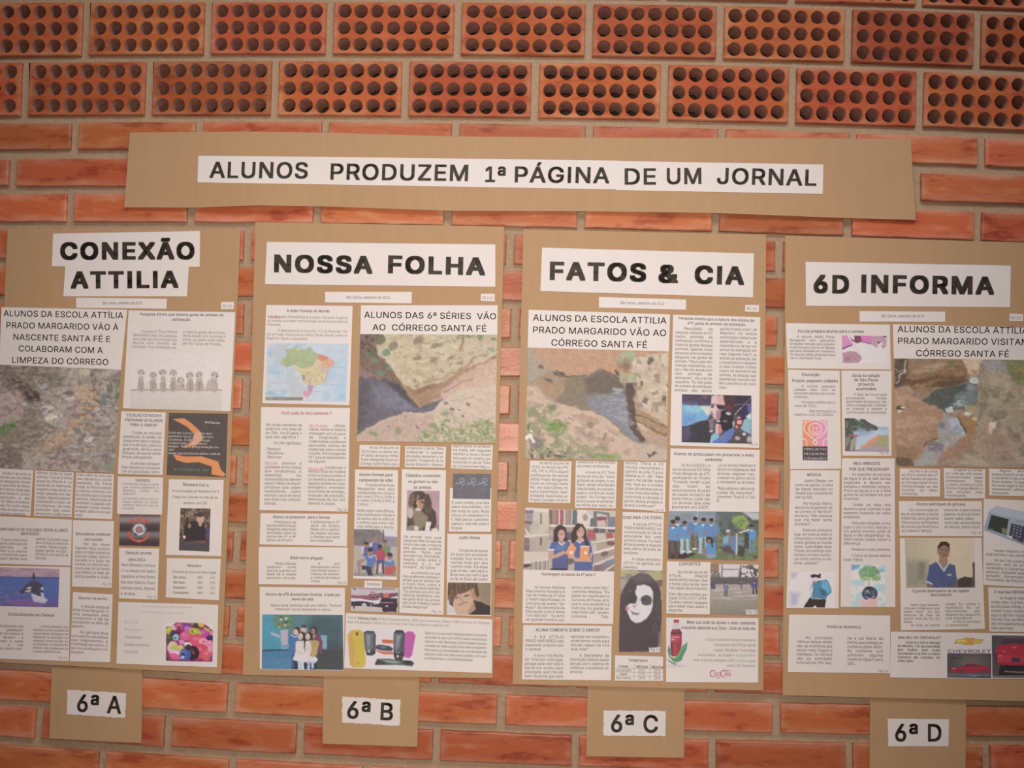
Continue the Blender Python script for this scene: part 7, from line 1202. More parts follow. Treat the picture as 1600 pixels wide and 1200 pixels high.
A.clip([(114, 812.5), (178, 814.5), (174.5, 918.5), (112.5, 916.5)], items=lambda k, a, b: (k.line('Brincadeiras maldosas', 119, 836, 173, 837, 4.2, 'b', 'd'), k.line('nas escolas', 132, 844.5, 160, 845, 4.2, 'b', 'd'),
    k.block('>No dia cinco|segunda-feira, um aluno|pegou um objeto pontudo da|blusa dos colegas. Agora os|vereda e o jogo na|verdade: e o mesmo está,|contra eles de tal forma|que afetou a mãe de|outros pediu a visão/', 117.5, 847, 172, 904, a, b), k.line('Pág. 02', 160, 914, 173, 914.5, 3.4, 'r', 'g')))
A.clip([(-16, 884), (110, 886), (107.5, 1033), (-20, 1028.5)], label='clipping with a picture of a leaping orca', items=lambda k, a, b: (k.line('Ecolocalização das Baleias', 13, 961.5, 85, 963.5, 4.6, 'b', 'd'),
    k.block('A ecolocalização são|pelo passagem|locação tom básico é|que ajudam a|De ficam a parte|hunto a cita|locação dentro das/', -14, 975, 37, 1016, a, b), k.block('>ecolocalização das|baleias é uma substância|capacidade biológica de|detectar o posição ou|objetos comumente ou|presentes no ambiente|através das pesquisas ou|ondas eletrônicas/', 52, 976, 107, 1021, a, b), k.line('Pág. 01', 91, 1029, 105, 1029.5, 3.4, 'r', 'g')),
    pic=[([(-14, 886), (93, 889), (91, 949), (-16, 946.5)], (0, 880, 13.33), (84, 108, 168), pic_orca, 0.9)])
A.clip([(114, 925), (176, 929), (172, 1035), (109, 1033)], items=lambda k, a, b: (k.line('Discurso na escola', 122.5, 936, 167, 937.5, 4.2, 'b', 'd'),
    k.block('>A escola estadual|Attilia Prado Margarido foi|uma pesquisa para|comemorar o dia do|estudante no mês de|agosto./|~|>No gincana teve|brincadeiras educativas|que reapresentou a|criatividade dos alunos. E|que uma comédia ganhou um|passeio/', 113.5, 944, 171, 1022, a, b)))
A.clip([(185, 940.5), (341, 945), (339, 1042.5), (182, 1037)], label='clipping with a picture of coloured hair bands', items=lambda k, a, b: (k.line('Promoção Especial dos Acessórios', 222, 949, 300, 950, 3.2, 'r', 'l'), k.line('e pedras lindas Todos os Dias', 223, 957.5, 287, 959.5, 3.2, 'r', 'l'),
    k.line('R$ 5,00 em', 194, 974, 215, 974.5, 4, 'r', 'l'), k.line('R$ 8,00 cada um', 194, 985, 223, 986.5, 4, 'r', 'l'), k.line('Xuxinhas!', 195, 997, 222, 998, 4, 'r', 'g'), k.line('Cabelos e presilhas', 194, 1008.5, 233, 1010, 4, 'r', 'g'), k.line('Marcelle', 195, 1020, 215.5, 1020.5, 4.2, 'b', 'l')),
    pic=[([(260, 972), (333, 974), (332, 1034.5), (259, 1032.5)], (180, 935, 9.70), (228, 214, 210), pic_beads, 0.8)])

# ------------------------------------------------------------------ poster 6B
B = Poster('newspaper_poster', 'brown paper newspaper poster headed NOSSA FOLHA with a map of Brazil and phone advert', 'poster',
           [(399, 347), (788, 354), (770, 1059.5), (379.5, 1055)], 0.0016, 0.0058, 32, (238, 225, 218), GRP, curl=1.0)
B.clip([(417, 378), (774, 382), (774, 448), (414, 444)], 'title_strip', None, lambda k, a, b: (k.line('NOSSA', 428, 425.5, 582, 428, 28, 'B'), k.line('FOLHA', 606, 427, 758, 430.5, 28, 'B')))
B.clip([(508, 456), (643.5, 456), (643, 474), (508, 472.5)], 'date_strip', None, lambda k, a, b: k.line(DATE, 541, 466.5, 609, 467, 4.3, 'r', 'd'))
B.clip([(751.5, 459), (773, 459), (773, 471), (751, 470)], 'price_tag', None, lambda k, a, b: k.line('R$ 2,00', 754, 467, 770, 467.5, 4, 'r', 'g'))
B.clip([(416, 476.5), (551, 478), (546, 633), (410, 630)], label='clipping with a coloured map of Brazil', items=lambda k, a, b: (k.line('A maior floresta do Mundo', 448, 487.5, 515, 488.3, 4.4, 'b', 'd'),
    k.line('Manaus', 419, 497.2, 437.5, 497.5, 4.6, 'r', 'r'), k.block('- A floresta Amazônica é a maior floresta tropical|do mundo, e a maior concentração de biodiversidade do|Planeta./|~|>- O desmatamento já consumiu 17% da Amazônia, 750|mil km² pela monocultura e Minas Gerais-Rio de Janeiro e|Espírito Santo somados/', 418, 492, 544, 532, a, b, ink='g')),
    pic=[([(418, 536), (544.5, 537), (540.6, 628), (414, 625.5)], (400, 530, 10.667), (208, 218, 224), pic_map, 0.9)])
B.clip([(564, 477), (777.6, 477), (777, 524), (563, 522.5)], 'headline_strip', None, lambda k, a, b: (k.line('ALUNOS DAS 6ª SÉRIES  VÃO', 569, 496.5, 775, 499, 9.6, 'R', 'k'), k.line('AO  CÓRREGO SANTA FÉ', 582, 516, 760, 518.2, 9.6, 'R', 'k')))
B.photo([(563, 522), (777, 523), (774, 692), (557.7, 689.5)], (555, 515, 6.487), (206, 188, 156), pic_creek_b, lift=0.0011, label='printed photo of a creek pool under a pale boulder')
B.clip([(408, 636), (546.7, 637.6), (544, 799.5), (405.5, 797)], items=lambda k, a, b: (k.line('Você cuida do meio ambiente ?', 439, 647.5, 518, 648, 4.7, 'b', 'r'),
    k.block('Há várias maneiras de|ajudarmos. Uma delas são|os 3Rs. Você sabe o|que isso significa ?/|~|>Os 3Rs significam:/|~|-Reduzir/|-Reutilizar/|-Reciclar/|~|>>diminuir a|quantidade de lixo residual|que produzimos é|essencial. Os|consumidores devem|adquirir hábitos de adquirir|produtos que sejam|reutilizáveis, como|exemplo: sacos de panos|para fazer suas compras|diárias./', 415, 661, 472, 790, a, b), k.line('REDUZIR:', 414.5, 726, 434.5, 726.3, 4, 'r', 'r'), k.line('REUTILIZAR:', 483.5, 667.5, 512, 668, 4, 'r', 'r'), k.line('RECICLAR:', 482, 734.5, 506.5, 735, 4, 'r', 'r'),
    k.block('>>>utilizar|várias vezes a mesma|embalagem com um pouco|de imaginação e|criatividade podemos|aproveitar sobras de|materiais para outras|funções. Exemplo:garrafa|PET para armazenamento|de líquido/|~|>>transformar o|resíduo (lixo) em matéria|prima ou novos produtos é|um benefício tanto para o|aspecto ambiental como|energético exemplo:|economia de energia,|redução da poluição,|diminuição do lixo nos|aterros e lixões./', 483, 662, 541, 790, a, b), k.line('Pág. 04', 527, 797.5, 542, 798, 3.8, 'r', 'g')))
B.clip([(407, 802), (543, 803), (542, 853.6), (405.5, 850.5)], items=lambda k, a, b: (k.line('Alunos se preparem  para o Saresp', 426.5, 809.5, 515, 810.5, 4.6, 'b', 'd'),
    k.block('>Professores da|escola Attilia Prado|Margarido elaboraram|simulados para os|alunos de 6ª a 8ª|séries do Ensino/', 417, 813, 463, 847, a, b), k.block('Fundamental e 3ª|série do Ensino|Médio com o objetivo|de prepara-los para|o Saresp que será|em novembro./', 485.5, 813, 531, 848, a, b)))
B.clip([(404.4, 854.5), (543, 855.5), (543, 914.5), (404, 912.7)], items=lambda k, a, b: (k.line('Bebê morre afogado', 453.5, 873.5, 504.7, 874.3, 4.6, 'b', 'd'),
    k.block('>Várias crianças|nadavam numa|piscina quando um|bebê de 8 meses|aproximou-se e caiu./', 417, 878, 463, 906, a, b), k.block('>A avó|desesperada, correu|para tentar salvar a|criança. No entanto,|a criança já estava|morta./', 485.5, 878, 531, 911, a, b), k.line('Pág. 03', 527, 912, 541, 912.3, 3.8, 'r', 'g')))
B.clip([(405.7, 917), (539, 918.6), (537.5, 1047.7), (406, 1045.6)], label='clipping with a photo of costumed pupils at a blue wall', items=lambda k, a, b: (k.line('Alunos da 6ªB dramatizam história  criada por', 415, 930.5, 532, 931.5, 4.6, 'b', 'd'), k.line('aluna da sala', 456, 938, 489, 938.3, 4.4, 'b', 'd'),
    k.line('Após a aluna  Andressa criar uma história,  "A árvore', 423, 947.5, 534, 948, 4.1, 'r', 'd'), k.line('misteriosa", alunos dramatizam a mesma', 430, 953.5, 516, 954.5, 4.1, 'r', 'd')),
    pic=[([(409.7, 960), (535.6, 961), (537, 1047), (409, 1045)], (400, 955, 11.43), (84, 140, 160), pic_drama, 0.9)])
B.clip([(562, 695), (625.4, 696), (624, 729.7), (561, 729)], items=lambda k, a, b: k.block('>No dia 09 de junho de|2010 todos os alunos das|6ª séries da escola Attilia|Prado Margarido foram ao|Córrego Santa Felícia para/', 564.5, 696.5, 623, 728, a, b))
B.clip([(633, 697), (697, 698), (695.5, 731), (632.5, 730)], items=lambda k, a, b: k.block('comemorar o dia do "Meio|Ambiente" e realizar|atividades relevantes a um|projeto. Chegando lá os|alunos limparam o Natasso/', 635, 697.5, 693.5, 729, a, b))
B.clip([(705.5, 695), (770, 695.5), (768.5, 734), (704.7, 732)], items=lambda k, a, b: (k.block('alguns quase se perderam|na mata, em seguida|mediram a cerca e tiraram|fotos para um trabalho que|mostrarão no dia da "Feira|do Conhecimento"./', 708, 694, 767.5, 732, a, b), k.line('Pág. 02', 753, 732, 765, 732.3, 3.6, 'r', 'g')))
B.clip([(555, 733.4), (622, 734.7), (620, 906), (552, 904)], items=lambda k, a, b: (k.line('Alunos treinam para', 561, 743.5, 613, 744.3, 4.7, 'b', 'd'), k.line('campeonato de vôlei', 561, 752.3, 613.5, 752.8, 4.7, 'b', 'd'),
    k.block('>A escola Attilia Prado|Margarido terá dois|campeonatos em outubro:|pré-mirim (1996 a 1998) e|o mirim (1994,1995 e|1996)./|~|Serão jogos muito difíceis,|mas a professora Vanda e|os alunos vão se esforçar|o máximo para trazer mais|uma vitória para a escola./', 558.5, 754.5, 617, 826, a, b)),
    pic=[([(553, 826.6), (621, 827), (619.4, 902), (552.4, 900)], (545, 820, 8.575), (178, 168, 160), pic_team, 0.8, 'printed photo of six pupils in sports shirts')])
B.clip([(569.8, 907.3), (597, 907.8), (596.5, 918.5), (569, 918)], 'caption_tag', None, lambda k, a, b: k.line('Destaque', 573, 914.3, 594, 914.6, 4, 'r', 'd'), order=30)
B.photo([(549, 917.8), (622.8, 918.5), (621.5, 957), (548, 955)], (545, 820, 8.575), (204, 196, 200), pic_banner, step=0.8, lift=0.0010, label='printed banner picture in red, white and black waves')
B.clip([(628, 733), (696.8, 734.7), (693, 960.6), (624, 957.7)], label='tall clipping with a puppy photo', items=lambda k, a, b: (k.line('Cidadãos comentam', 634, 745, 688, 745.6, 4.8, 'b', 'd'), k.line('se gostam ou não', 638, 754.5, 684, 755, 4.8, 'b', 'd'), k.line('de animais', 646, 763.7, 674, 764, 4.8, 'b', 'd'),
    k.block('De acordo com uma|pesquisa feita na sala de|aula e nas ruas, a maioria|das pessoas prefere|animais. "Acho que|animais traz felicidade,|alegria, união entre a|natureza e o ser|humano", diz Sonia/|~|>Já a minoria (os que|não preferem animais )|acham que ter animais não|é muito bom, como a|opinião da aluna Nathalia:|"Os animais pra mim são|fofinhos, bonitinhos, mas|não gosto de tê-los, porque|dão muito trabalho, fazem|muita bagunça"/', 630.5, 836, 689.5, 951, a, b), k.line('Pág. 04', 675, 957, 690, 957.5, 3.8, 'r', 'g')),
    pic=[([(636, 766), (687, 767), (686, 830), (635, 829)], (625, 735, 5.22), (190, 160, 158), pic_dog, 0.75)])
B.clip([(703, 762.5), (767.7, 763), (767, 831), (701.5, 830.5)], items=lambda k, a, b: k.block('É uma novela que fala|sobre dois estilistas. Um|tem inveja do outro. Muda|fofoca um verdadeiro ti ti|ti. Não perca o próximo|capítulo, mas não solte a|língua./', 705.5, 782.5, 764.5, 828.5, a, b, size=6))
B.photo([(708, 740), (767, 740.7), (766, 780), (707.5, 779)], (625, 735, 5.22), (110, 108, 112), pic_chalk, step=0.6, lift=0.0013, label='grey picture with three chalk-white line squiggles')
B.clip([(699, 834), (768.5, 835), (767, 962.5), (697.6, 961)], label='clipping with a close photo of a fringe-haired young face', items=lambda k, a, b: (k.line('Justin Bieber', 716.7, 842, 750.6, 842.5, 4.8, 'b', 'd'),
    k.block('>Um garoto de apenas|16 anos vem arrasando|corações, ficou famoso no|mundo todo por seu|rostinho lindo. Ele disse|que se der, vem para o|Brasil ano que vem e que|as fãs do Brasil são lindas!/', 704, 857, 762.5, 908, a, b)),
    pic=[([(699.7, 909.8), (767, 911), (766, 961), (698, 960)], (625, 735, 5.22), (178, 150, 112), pic_boyface, 0.75)])
B.clip([(540.6, 958), (769, 967.7), (768.5, 1051.7), (538, 1044)], label='phone advert with yellow, black and magenta phones', items=lambda k, a, b: (k.line('Celular', 544, 966.5, 557.5, 967, 4, 'r', 'g'), k.line('Samsung Corby', 559, 967.5, 589, 969, 4.4, 'b', 'k'), k.line('GT3650 Desenvolvimento : GSM com Touchscreen, Câmera 2.0MP com zoom 4x, Filmadora,', 591, 969, 766, 975.5, 3.9, 'r', 'g'),
    k.line('Rádio FM, Bluetooth Estéreo 2.0, Viva Voz, Fone, Cabo de Dados e Cartão de 1Gb', 543, 973.5, 701, 979.5, 3.9, 'r', 'g'),
    k.block('Qual cor é a sua vida? Nesse aparelho você pode/|escolher a sua cor! 100% touch ele possui/|internet, e-mail, Messenger, ótimos widgets e acesso/|avançado às redes sociais fazem dele um aparelho/|feito para as necessidades de comunicação de/|pessoas cada vez mais preocupadas com suas/|preferências e individualidades./', 664, 986, 761, 1032, a, b, size=5.2, mode='l')),
    pic=[([(541, 981.5), (652, 985.5), (650, 1046.3), (539, 1043)], (535, 955, 6.81), (236, 224, 221), pic_phones, 0.75)])

# ------------------------------------------------------------------ poster 6C
C = Poster('newspaper_poster', 'brown paper newspaper poster headed FATOS & CIA with a soft drink bottle advert', 'poster',
           [(817.6, 358.5), (1197, 366.5), (1193, 1079), (801, 1069)], 0.0016, 0.0058, 33, (232, 220, 217), GRP, curl=1.0)
C.clip([(847, 387), (1178, 396), (1176.5, 464.7), (844.3, 454.7)], 'title_strip', None, lambda k, a, b: (k.line('FATOS', 858.8, 437.6, 1009.5, 440.5, 29, 'B'), k.line('&', 1028.5, 442, 1060, 442.5, 28.5, 'B'), k.line('CIA', 1085, 443.5, 1162.7, 445.5, 29, 'B')))
C.clip([(936, 464), (1072, 468), (1072, 484), (935.7, 480.5)], 'date_strip', None, lambda k, a, b: k.line(DATE, 969, 475, 1038, 476.5, 4.3, 'r', 'd'))
C.clip([(1164.5, 476.5), (1186, 476.5), (1186, 487.5), (1164, 487)], 'price_tag', None, lambda k, a, b: k.line('R$ 2,00', 1167, 484, 1182, 484.3, 4, 'r', 'g'))
C.clip([(826, 484), (1047, 491.3), (1045, 549.5), (824.5, 543.5)], 'headline_strip', None, lambda k, a, b: (k.line('ALUNOS DA ESCOLA ATTILIA', 832.8, 501, 1041.4, 506, 10, 'R', 'd'), k.line('PRADO MARGARIDO VÃO AO', 832.8, 520, 1040.7, 525.2, 10, 'R', 'd'), k.line('CÓRREGO SANTA FÉ', 861.4, 540, 1011, 544, 10, 'R', 'd')))
C.photo([(824.6, 543), (1044.6, 549), (1042, 720.5), (820, 717)], (815, 540, 6.485), (180, 156, 132), pic_creek_c, lift=0.0011, label='printed photo of a creek between sand and rock')
C.clip([(1051.7, 491.7), (1188, 495.5), (1186, 700), (1047, 696)], label='clipping with a blue and dark photo of a person', items=lambda k, a, b: (k.line('Pesquisa mostra que a maioria dos alunos da', 1060.5, 499, 1178, 503, 4.4, 'b', 'd'), k.line('6ºC gosta de animais de estimação', 1074.5, 507, 1164.5, 509.3, 4.4, 'b', 'd'),
    k.block('>Resultado da|pesquisa realizada na 6ºC|sobre animais de|estimação confirma a|maioria gosta desses|animais, apenas duas|pessoas entrevistadas|alegaram não gostar de|animais. "Meus pais têm|doenças respiratórias, por|isso não me acostumei|com animais de|estimação", diz a aluna|Jaqueline. "Eu não gosto|de animais de estimação|porque não tenho', 1055.5, 510, 1114, 613, a, b), k.block('paciência para cuidar", diz|Maylton. Os outros|entrevistados relatam suas|experiências e a|importância de ter um|animal de estimação em|casa. Segundo Tais P. os|animais de estimação são|companheiros e alegram|a casa. Existem muitos|casos de abandono de|animais, as pessoas que|abandonam animais não|têm consciência do que é|isso./', 1125, 511, 1183, 609, a, b), k.line('Pág. 04', 1170, 695.5, 1184, 696, 3.8, 'r', 'g')),
    pic=[([(1065.6, 616), (1174, 618), (1174.5, 693.5), (1065, 691)], (1055, 610, 12.31), (84, 80, 96), pic_hunter, 0.85)])
C.clip([(828, 719.7), (893, 721), (891, 786), (825.4, 785)], items=lambda k, a, b: k.block('>No dia 06 de junho de|2010, os alunos da 6ªA,|6ªB, 6ªC e 6ªD e alguns|professores da escola|Attilia Prado Margarido|foram ao Córrego Santa|Fé, em São Carlos no|bairro Santa Felícia, fazer|atividades relacionadas ao|Projeto Coração Verde e/', 830, 720.5, 889, 784.5, a, b))
C.clip([(899.7, 719.7), (964.5, 721), (962, 794.5), (898.4, 793.8)], items=lambda k, a, b: k.block('comemorar o dia mundial|do meio ambiente/|~|>A aluna da 6ªC Thaís|Rocha da Silva diz: "Estou|gostando do projeto, e vou|fazer várias atividades|relacionadas ao passeio,|quero continuar esse|projeto". No Córrego nove|alunos quase se perderam|na trilha por mais ou/', 902, 719, 961.5, 793, a, b))
C.clip([(975, 721), (1041, 722), (1039, 799), (973, 795)], items=lambda k, a, b: k.block('menos Thora e 20|minutos, mas acharam o|caminho de volta. O aluno|Matheus D. diz "Não|quero me perder outra|vez, mas eu vi muitas|coisas da natureza que eu|nunca tinha visto antes, é|muito linda a natureza, e|gosto desse projeto e|quero continuar!"/', 977, 720.5, 1037, 793, a, b))
C.clip([(1022, 793.5), (1040, 794.5), (1039.5, 800), (1022, 799.5)], 'caption_tag', None, lambda k, a, b: k.line('Pág. 03', 1024, 799, 1037, 799.3, 3.6, 'r', 'g'), order=30)
C.clip([(1047.7, 700.6), (1187, 703), (1186, 800), (1045, 798.5)], label='clipping about preserving the environment', items=lambda k, a, b: (k.line('Alunos se preocupam em preservar o meio', 1053, 711, 1177.7, 713.5, 4.7, 'b', 'd'), k.line('ambiente', 1102, 720.3, 1128.5, 720.6, 4.7, 'b', 'd'),
    k.block('>No dia 04/08/2010, os|alunos da escola E.E Attilia|Prado Margarido da 6ºC,|participaram do Projeto|"Coração Verde" e por|isso foram ao|estacionamento do posto|de saúde no bairro da|Santa Felícia, cuidar das|14 árvores que eles|plantaram em 2009./', 1051, 724, 1110.5, 796, a, b), k.block('.Lá os alunos mediram a|altura e a espessura das|árvores, regaram-nas,|cortaram os galhos secos|e adubaram as árvores./|~|"Nós estamos adorando|cuidar da natureza",|comentam Thais R. e Tais|P./', 1121, 724, 1180.5, 786.5, a, b)))
C.photo([(1045, 798.5), (1185.8, 800), (1184.5, 875.5), (1043.8, 873)], (1040, 795, 7.06), (116, 128, 120), pic_group, step=0.8, lift=0.0011, label='printed photo of pupils in blue shirts planting a tree')
C.photo([(821, 793), (962, 798.5), (959, 893), (817.6, 890)], (810, 790, 10.32), (190, 178, 162), pic_library, step=0.85, lift=0.0009, label='printed photo of two girls holding orange books by shelves')
C.clip([(973, 800), (1037.5, 801.5), (1035, 893), (970.6, 890)], items=lambda k, a, b: (k.line('GINCANA CULTURAL', 973.5, 811, 1035.5, 811.3, 4.9, 'b', 'd'),
    k.block('>A escola ATTILIA|PRADO MARGARIDO, em|comemoração ao dia do|estudante fez uma|gincana cultural. Foi muito|emocionante a disputa|pela vitória de todas as|equipes./|~|>A classe vencedora|(6ª C) vai ganhar um|passeio./', 975.5, 815.5, 1034, 889.5, a, b)))
C.clip([(1042, 877), (1110, 878.5), (1109, 960), (1041, 958.5)], items=lambda k, a, b: (k.line('ESPORTES', 1061.5, 883.5, 1094.5, 883.8, 4.8, 'b', 'd'),
    k.block('>Alunos da escola EE|ATILIA PRADO|MARGARIDO treinam vôlei|e futsal para se dar bem|nos jogos da primavera./|~|Eles são escolhidos por|idade 1996,1997,1998./|Também treinam basquete|para saber mais sobre o|esporte./', 1045.5, 890.5, 1106, 957, a, b)))
C.photo([(1110.7, 881), (1185, 882.5), (1183.7, 961), (1109.4, 959)], (1040, 795, 7.06), (190, 180, 176), pic_court, step=0.8, lift=0.0010, label='printed photo of pupils on a sports court', items=lambda k, a, b: k.line('Pág. 03', 1167, 957.8, 1183, 958, 4, 'r', 'g'))
C.clip([(817.6, 889), (959.5, 893), (958, 975.2), (816, 973.7)], order=2, items=lambda k, a, b: (k.line('Homenagem às alunas da 6ª série C', 846.5, 899, 930.5, 900.3, 4.5, 'b', 'd'),
    k.block('>As alunas Melissa|Nascimento Escaleiro e|Taís de Freitas da 6ª série|C foram classificadas no|concurso de poesia "Ser|Autor" da Secretaria da|Educação com o tema|"Um belo dia". "Eu acho|um grande incentivo aos', 822, 914.5, 883, 971.5, a, b), k.block('alunos, estou muito feliz",|comenta Melissa. "Eu|adorei ser classificada no|Concurso de Poesia, acho|que é uma experiência|muito boa, vou guardar por|toda minha vida", também|comenta Taís.', 893.5, 915, 953, 966.5, a, b)))
C.photo([(969.8, 889.7), (1035.4, 891.6), (1032.8, 1019.6), (966.6, 1018)], (960, 880, 8.27), (150, 140, 128), pic_mask, step=0.75, lift=0.0011, label='printed photo of a white-faced figure in a dark hood', items=lambda k, a, b: k.line('Pág. 03', 1016, 1016.7, 1030, 1017, 4.2, 'r', 'd'))
C.clip([(817.6, 976.5), (956, 978), (954.6, 1063), (815.5, 1061.5)], items=lambda k, a, b: (k.line('ALUNA COMENTA SOBRE O SARESP', 837, 986.5, 937, 987, 4.7, 'b', 'd'),
    k.block('>A E.E ATTILIA|PRADO MARGARIDO está|preparando os alunos para|o saresp./|~|>A aluna Tais Rocha|diz "Acho isso muito legal,|porque para mim isso é|tipo de uma revisão, estou|empolgada, quero me sair|bem na prova que será', 821, 992, 881, 1060, a, b), k.block('aplicada em novembro,|ainda tenho muito para|estudar, espero ter uma|boa nota"/|~|>A Secretaria da|Educação elabora essas|provas com o objetivo de|melhorar a qualidade do|ensino./', 892, 992, 952.5, 1053.5, a, b)))
def temp(k, a, b):
    k.line('Temperatura', 982, 1033.5, 1011.5, 1034.2, 4.7, 'b', 'd'); k.line('Cidade', 966, 1043, 981.5, 1043.2, 4.2, 'b', 'd'); k.line('Mínima', 994.5, 1043.4, 1012, 1043.8, 4.2, 'b', 'd'); k.line('Máxima', 1018, 1044, 1036, 1044.3, 4.2, 'b', 'd')
    for i, (c_, mn, mx) in enumerate((('Descalvado', '22°C', '32°C'), ('Ibaté', '17°C', '30°C'), ('São Carlos', '20°C', '25°C'))):
        y = 1049 + i * 6; w = (24, 11, 23)[i]
        k.line(c_, 974 - w / 2, y, 974 + w / 2, y + .2, 4, 'r', 'd'); k.line(mn, 997.5, y + .3, 1008, y + .5, 4, 'r', 'd'); k.line(mx, 1022, y + .6, 1032, y + .8, 4, 'r', 'd')
        k.add('g', np.array([(961, y - 5.3), (1036, y - 4.4), (1036, y - 4.0), (961, y - 4.9)])[::-1], [(0, 1, 2, 3)])
    for x in (990.6, 1015.2): k.add('g', np.array([(x, 1037), (x + .5, 1037), (x + .1, 1063), (x - .4, 1063)])[::-1], [(0, 1, 2, 3)])
C.clip([(961, 1024), (1036, 1026), (1036, 1064), (960.6, 1063.5)], label='small clipping with a temperature table', items=temp)
C.clip([(1041, 965), (1185, 965.6), (1184.5, 1066.6), (1040.7, 1065.6)], label='soft drink advert with red bottle and green leaves', items=lambda k, a, b: (k.line('Mate sua sede de ajudar o meio-ambiente,', 1073, 974.3, 1181.5, 976, 4.9, 'b', 'd', italic=.1), k.line('enquanto saboreia sua Coca- Cola de todo dia.', 1064.5, 982.6, 1181, 984.5, 4.9, 'b', 'd', italic=.1),
    k.line('A Coca-Cola Brasil é pioneira novamente.', 1102, 1001, 1180.5, 1002.4, 4.1, 'r', 'g', italic=.2), k.line('Composta por até 30% de material', 1115.5, 1009, 1181, 1010, 4.1, 'r', 'g', italic=.2), k.line('vegetal. PlantBottle™ é uma etapa', 1115.5, 1017.5, 1180.5, 1018.2, 4.1, 'r', 'g', italic=.2),
    k.line('revolucionária     em direção à', 1090, 1025, 1146.5, 1025.6, 4.1, 'r', 'g', italic=.2), k.line('redução de carbono.', 1149.5, 1025.6, 1180.5, 1026, 4.1, 'r', 'n', italic=.2), k.line('Trata-se de uma embalagem 100%', 1082, 1033, 1148, 1034, 4.1, 'r', 'g', italic=.2), k.line('reciclável', 1150.5, 1034.3, 1168.5, 1034.5, 4.1, 'r', 'n', italic=.2), k.line('assim', 1170.5, 1034.7, 1180.5, 1034.8, 4.1, 'r', 'g', italic=.2), k.line('como o PET tradicional.', 1135.5, 1041.5, 1180, 1042.4, 4.1, 'r', 'g', italic=.2)),
    pic=[([(1041.3, 966.5), (1078, 966.7), (1077.6, 1044), (1041, 1043.7)], (1035, 960, 10.32), (231, 219, 217), pic_coke, 0.7, 'printed red drink bottle held by green leaves'), ([(1106, 1044), (1146, 1044.3), (1145.6, 1063.5), (1105.7, 1063.2)], (1035, 960, 10.32), (231, 219, 217), pic_coke, 0.4, 'red script drink logo')])

# ------------------------------------------------------------------ poster 6D
D = Poster('newspaper_poster', 'rightmost brown paper newspaper poster headed 6D INFORMA with red car pictures', 'poster',
           [(1227, 368), (1620, 379.5), (1615, 1096), (1223, 1086.5)], 0.0016, 0.0058, 34, (210, 201, 203), GRP, curl=1.0)
D.clip([(1258.7, 409), (1579.5, 415), (1578, 480), (1259.5, 477.8)], 'title_strip', None, lambda k, a, b: (k.line('6D', 1271, 458, 1326.5, 459, 29, 'B'), k.line('INFORMA', 1345.5, 457.5, 1553.5, 460.8, 28.5, 'B')))
D.clip([(1343, 486), (1477, 487), (1476.6, 502.8), (1343, 502.5)], 'date_strip', None, lambda k, a, b: k.line(DATE, 1377, 495.5, 1444, 496, 4.3, 'r', 'd'))
D.clip([(1577.6, 490), (1598.6, 491), (1598.6, 502), (1577.6, 502)], 'price_tag', None, lambda k, a, b: k.line('R$ 2,00', 1580, 498.3, 1595, 498.6, 4, 'r', 'g'))
D.clip([(1227.8, 505), (1390.5, 507.3), (1392, 577.5), (1230.7, 575.7)], label='clipping with a photo of writing hands', items=lambda k, a, b: (k.line('Escola prepara alunos para o saresp', 1247, 519.5, 1349.5, 520, 4.7, 'b', 'd'),
    k.block('>A escola Attilia Prado|Margarido vem aplicando|simulados mensais para preparar|os alunos para a prova do Saresp,|que será realizada em novembro.|Os alunos estão ansiosos para|ver o resultado final./', 1233, 523.5, 1304.5, 562.5, a, b, ink='d')),
    pic=[([(1315, 523.7), (1385.5, 525), (1386, 568), (1316.5, 567)], (1300, 500, 15), (212, 206, 210), pic_hands, 0.7)])
D.clip([(1395, 506.7), (1613, 512.5), (1613, 562.5), (1396.5, 560)], 'headline_strip', None, lambda k, a, b: (k.line('ALUNOS DA ESCOLA ATTÍLIA', 1402.5, 518.7, 1606, 521.5, 9.8, 'R', 'd'), k.line('PRADO MARGARIDO VISITAM', 1403, 537.3, 1607, 539.2, 9.8, 'R', 'd'), k.line('CÓRREGO SANTA FÉ', 1431.4, 556.5, 1576.4, 558, 9.8, 'R', 'd')))
D.photo([(1396.5, 560), (1613, 562.5), (1613, 731.5), (1400.5, 728)], (1390, 555, 6.667), (160, 140, 120), pic_creek_d, lift=0.0011, label='printed photo of water running between brown boulders')
D.clip([(1231, 577.5), (1312, 579.4), (1314.4, 732.5), (1234.6, 733)], label='clipping with an orange and pink smiling logo', items=lambda k, a, b: (k.line('Educação', 1253, 587.3, 1280.5, 587.6, 4.7, 'b', 'd'), k.line('Projeto pequeno cidadão', 1238, 597, 1309, 597.4, 4.7, 'b', 'd'),
    k.block('>O projeto pequeno|cidadão está com as|inscrições abertas para novas|crianças./|~|>Processo seletivo para o|maio de 2011./|~|>>Mais informações no|telefone (16) 33738264/', 1240.5, 601, 1305, 651, a, b),
    k.line('PROJETO', 1256.5, 703.6, 1291, 703.8, 3.6, 'b', 'w'), k.line('PEQUENO', 1256.5, 711, 1291, 711.2, 3.6, 'b', 'w'), k.line('CIDADÃO', 1256.5, 718, 1291, 718.2, 3.6, 'b', 'w')),
    pic=[([(1253.7, 656), (1293, 656), (1293, 719.7), (1254.2, 719)], (1240, 650, 10), (222, 138, 100), pic_logo, 0.55)])
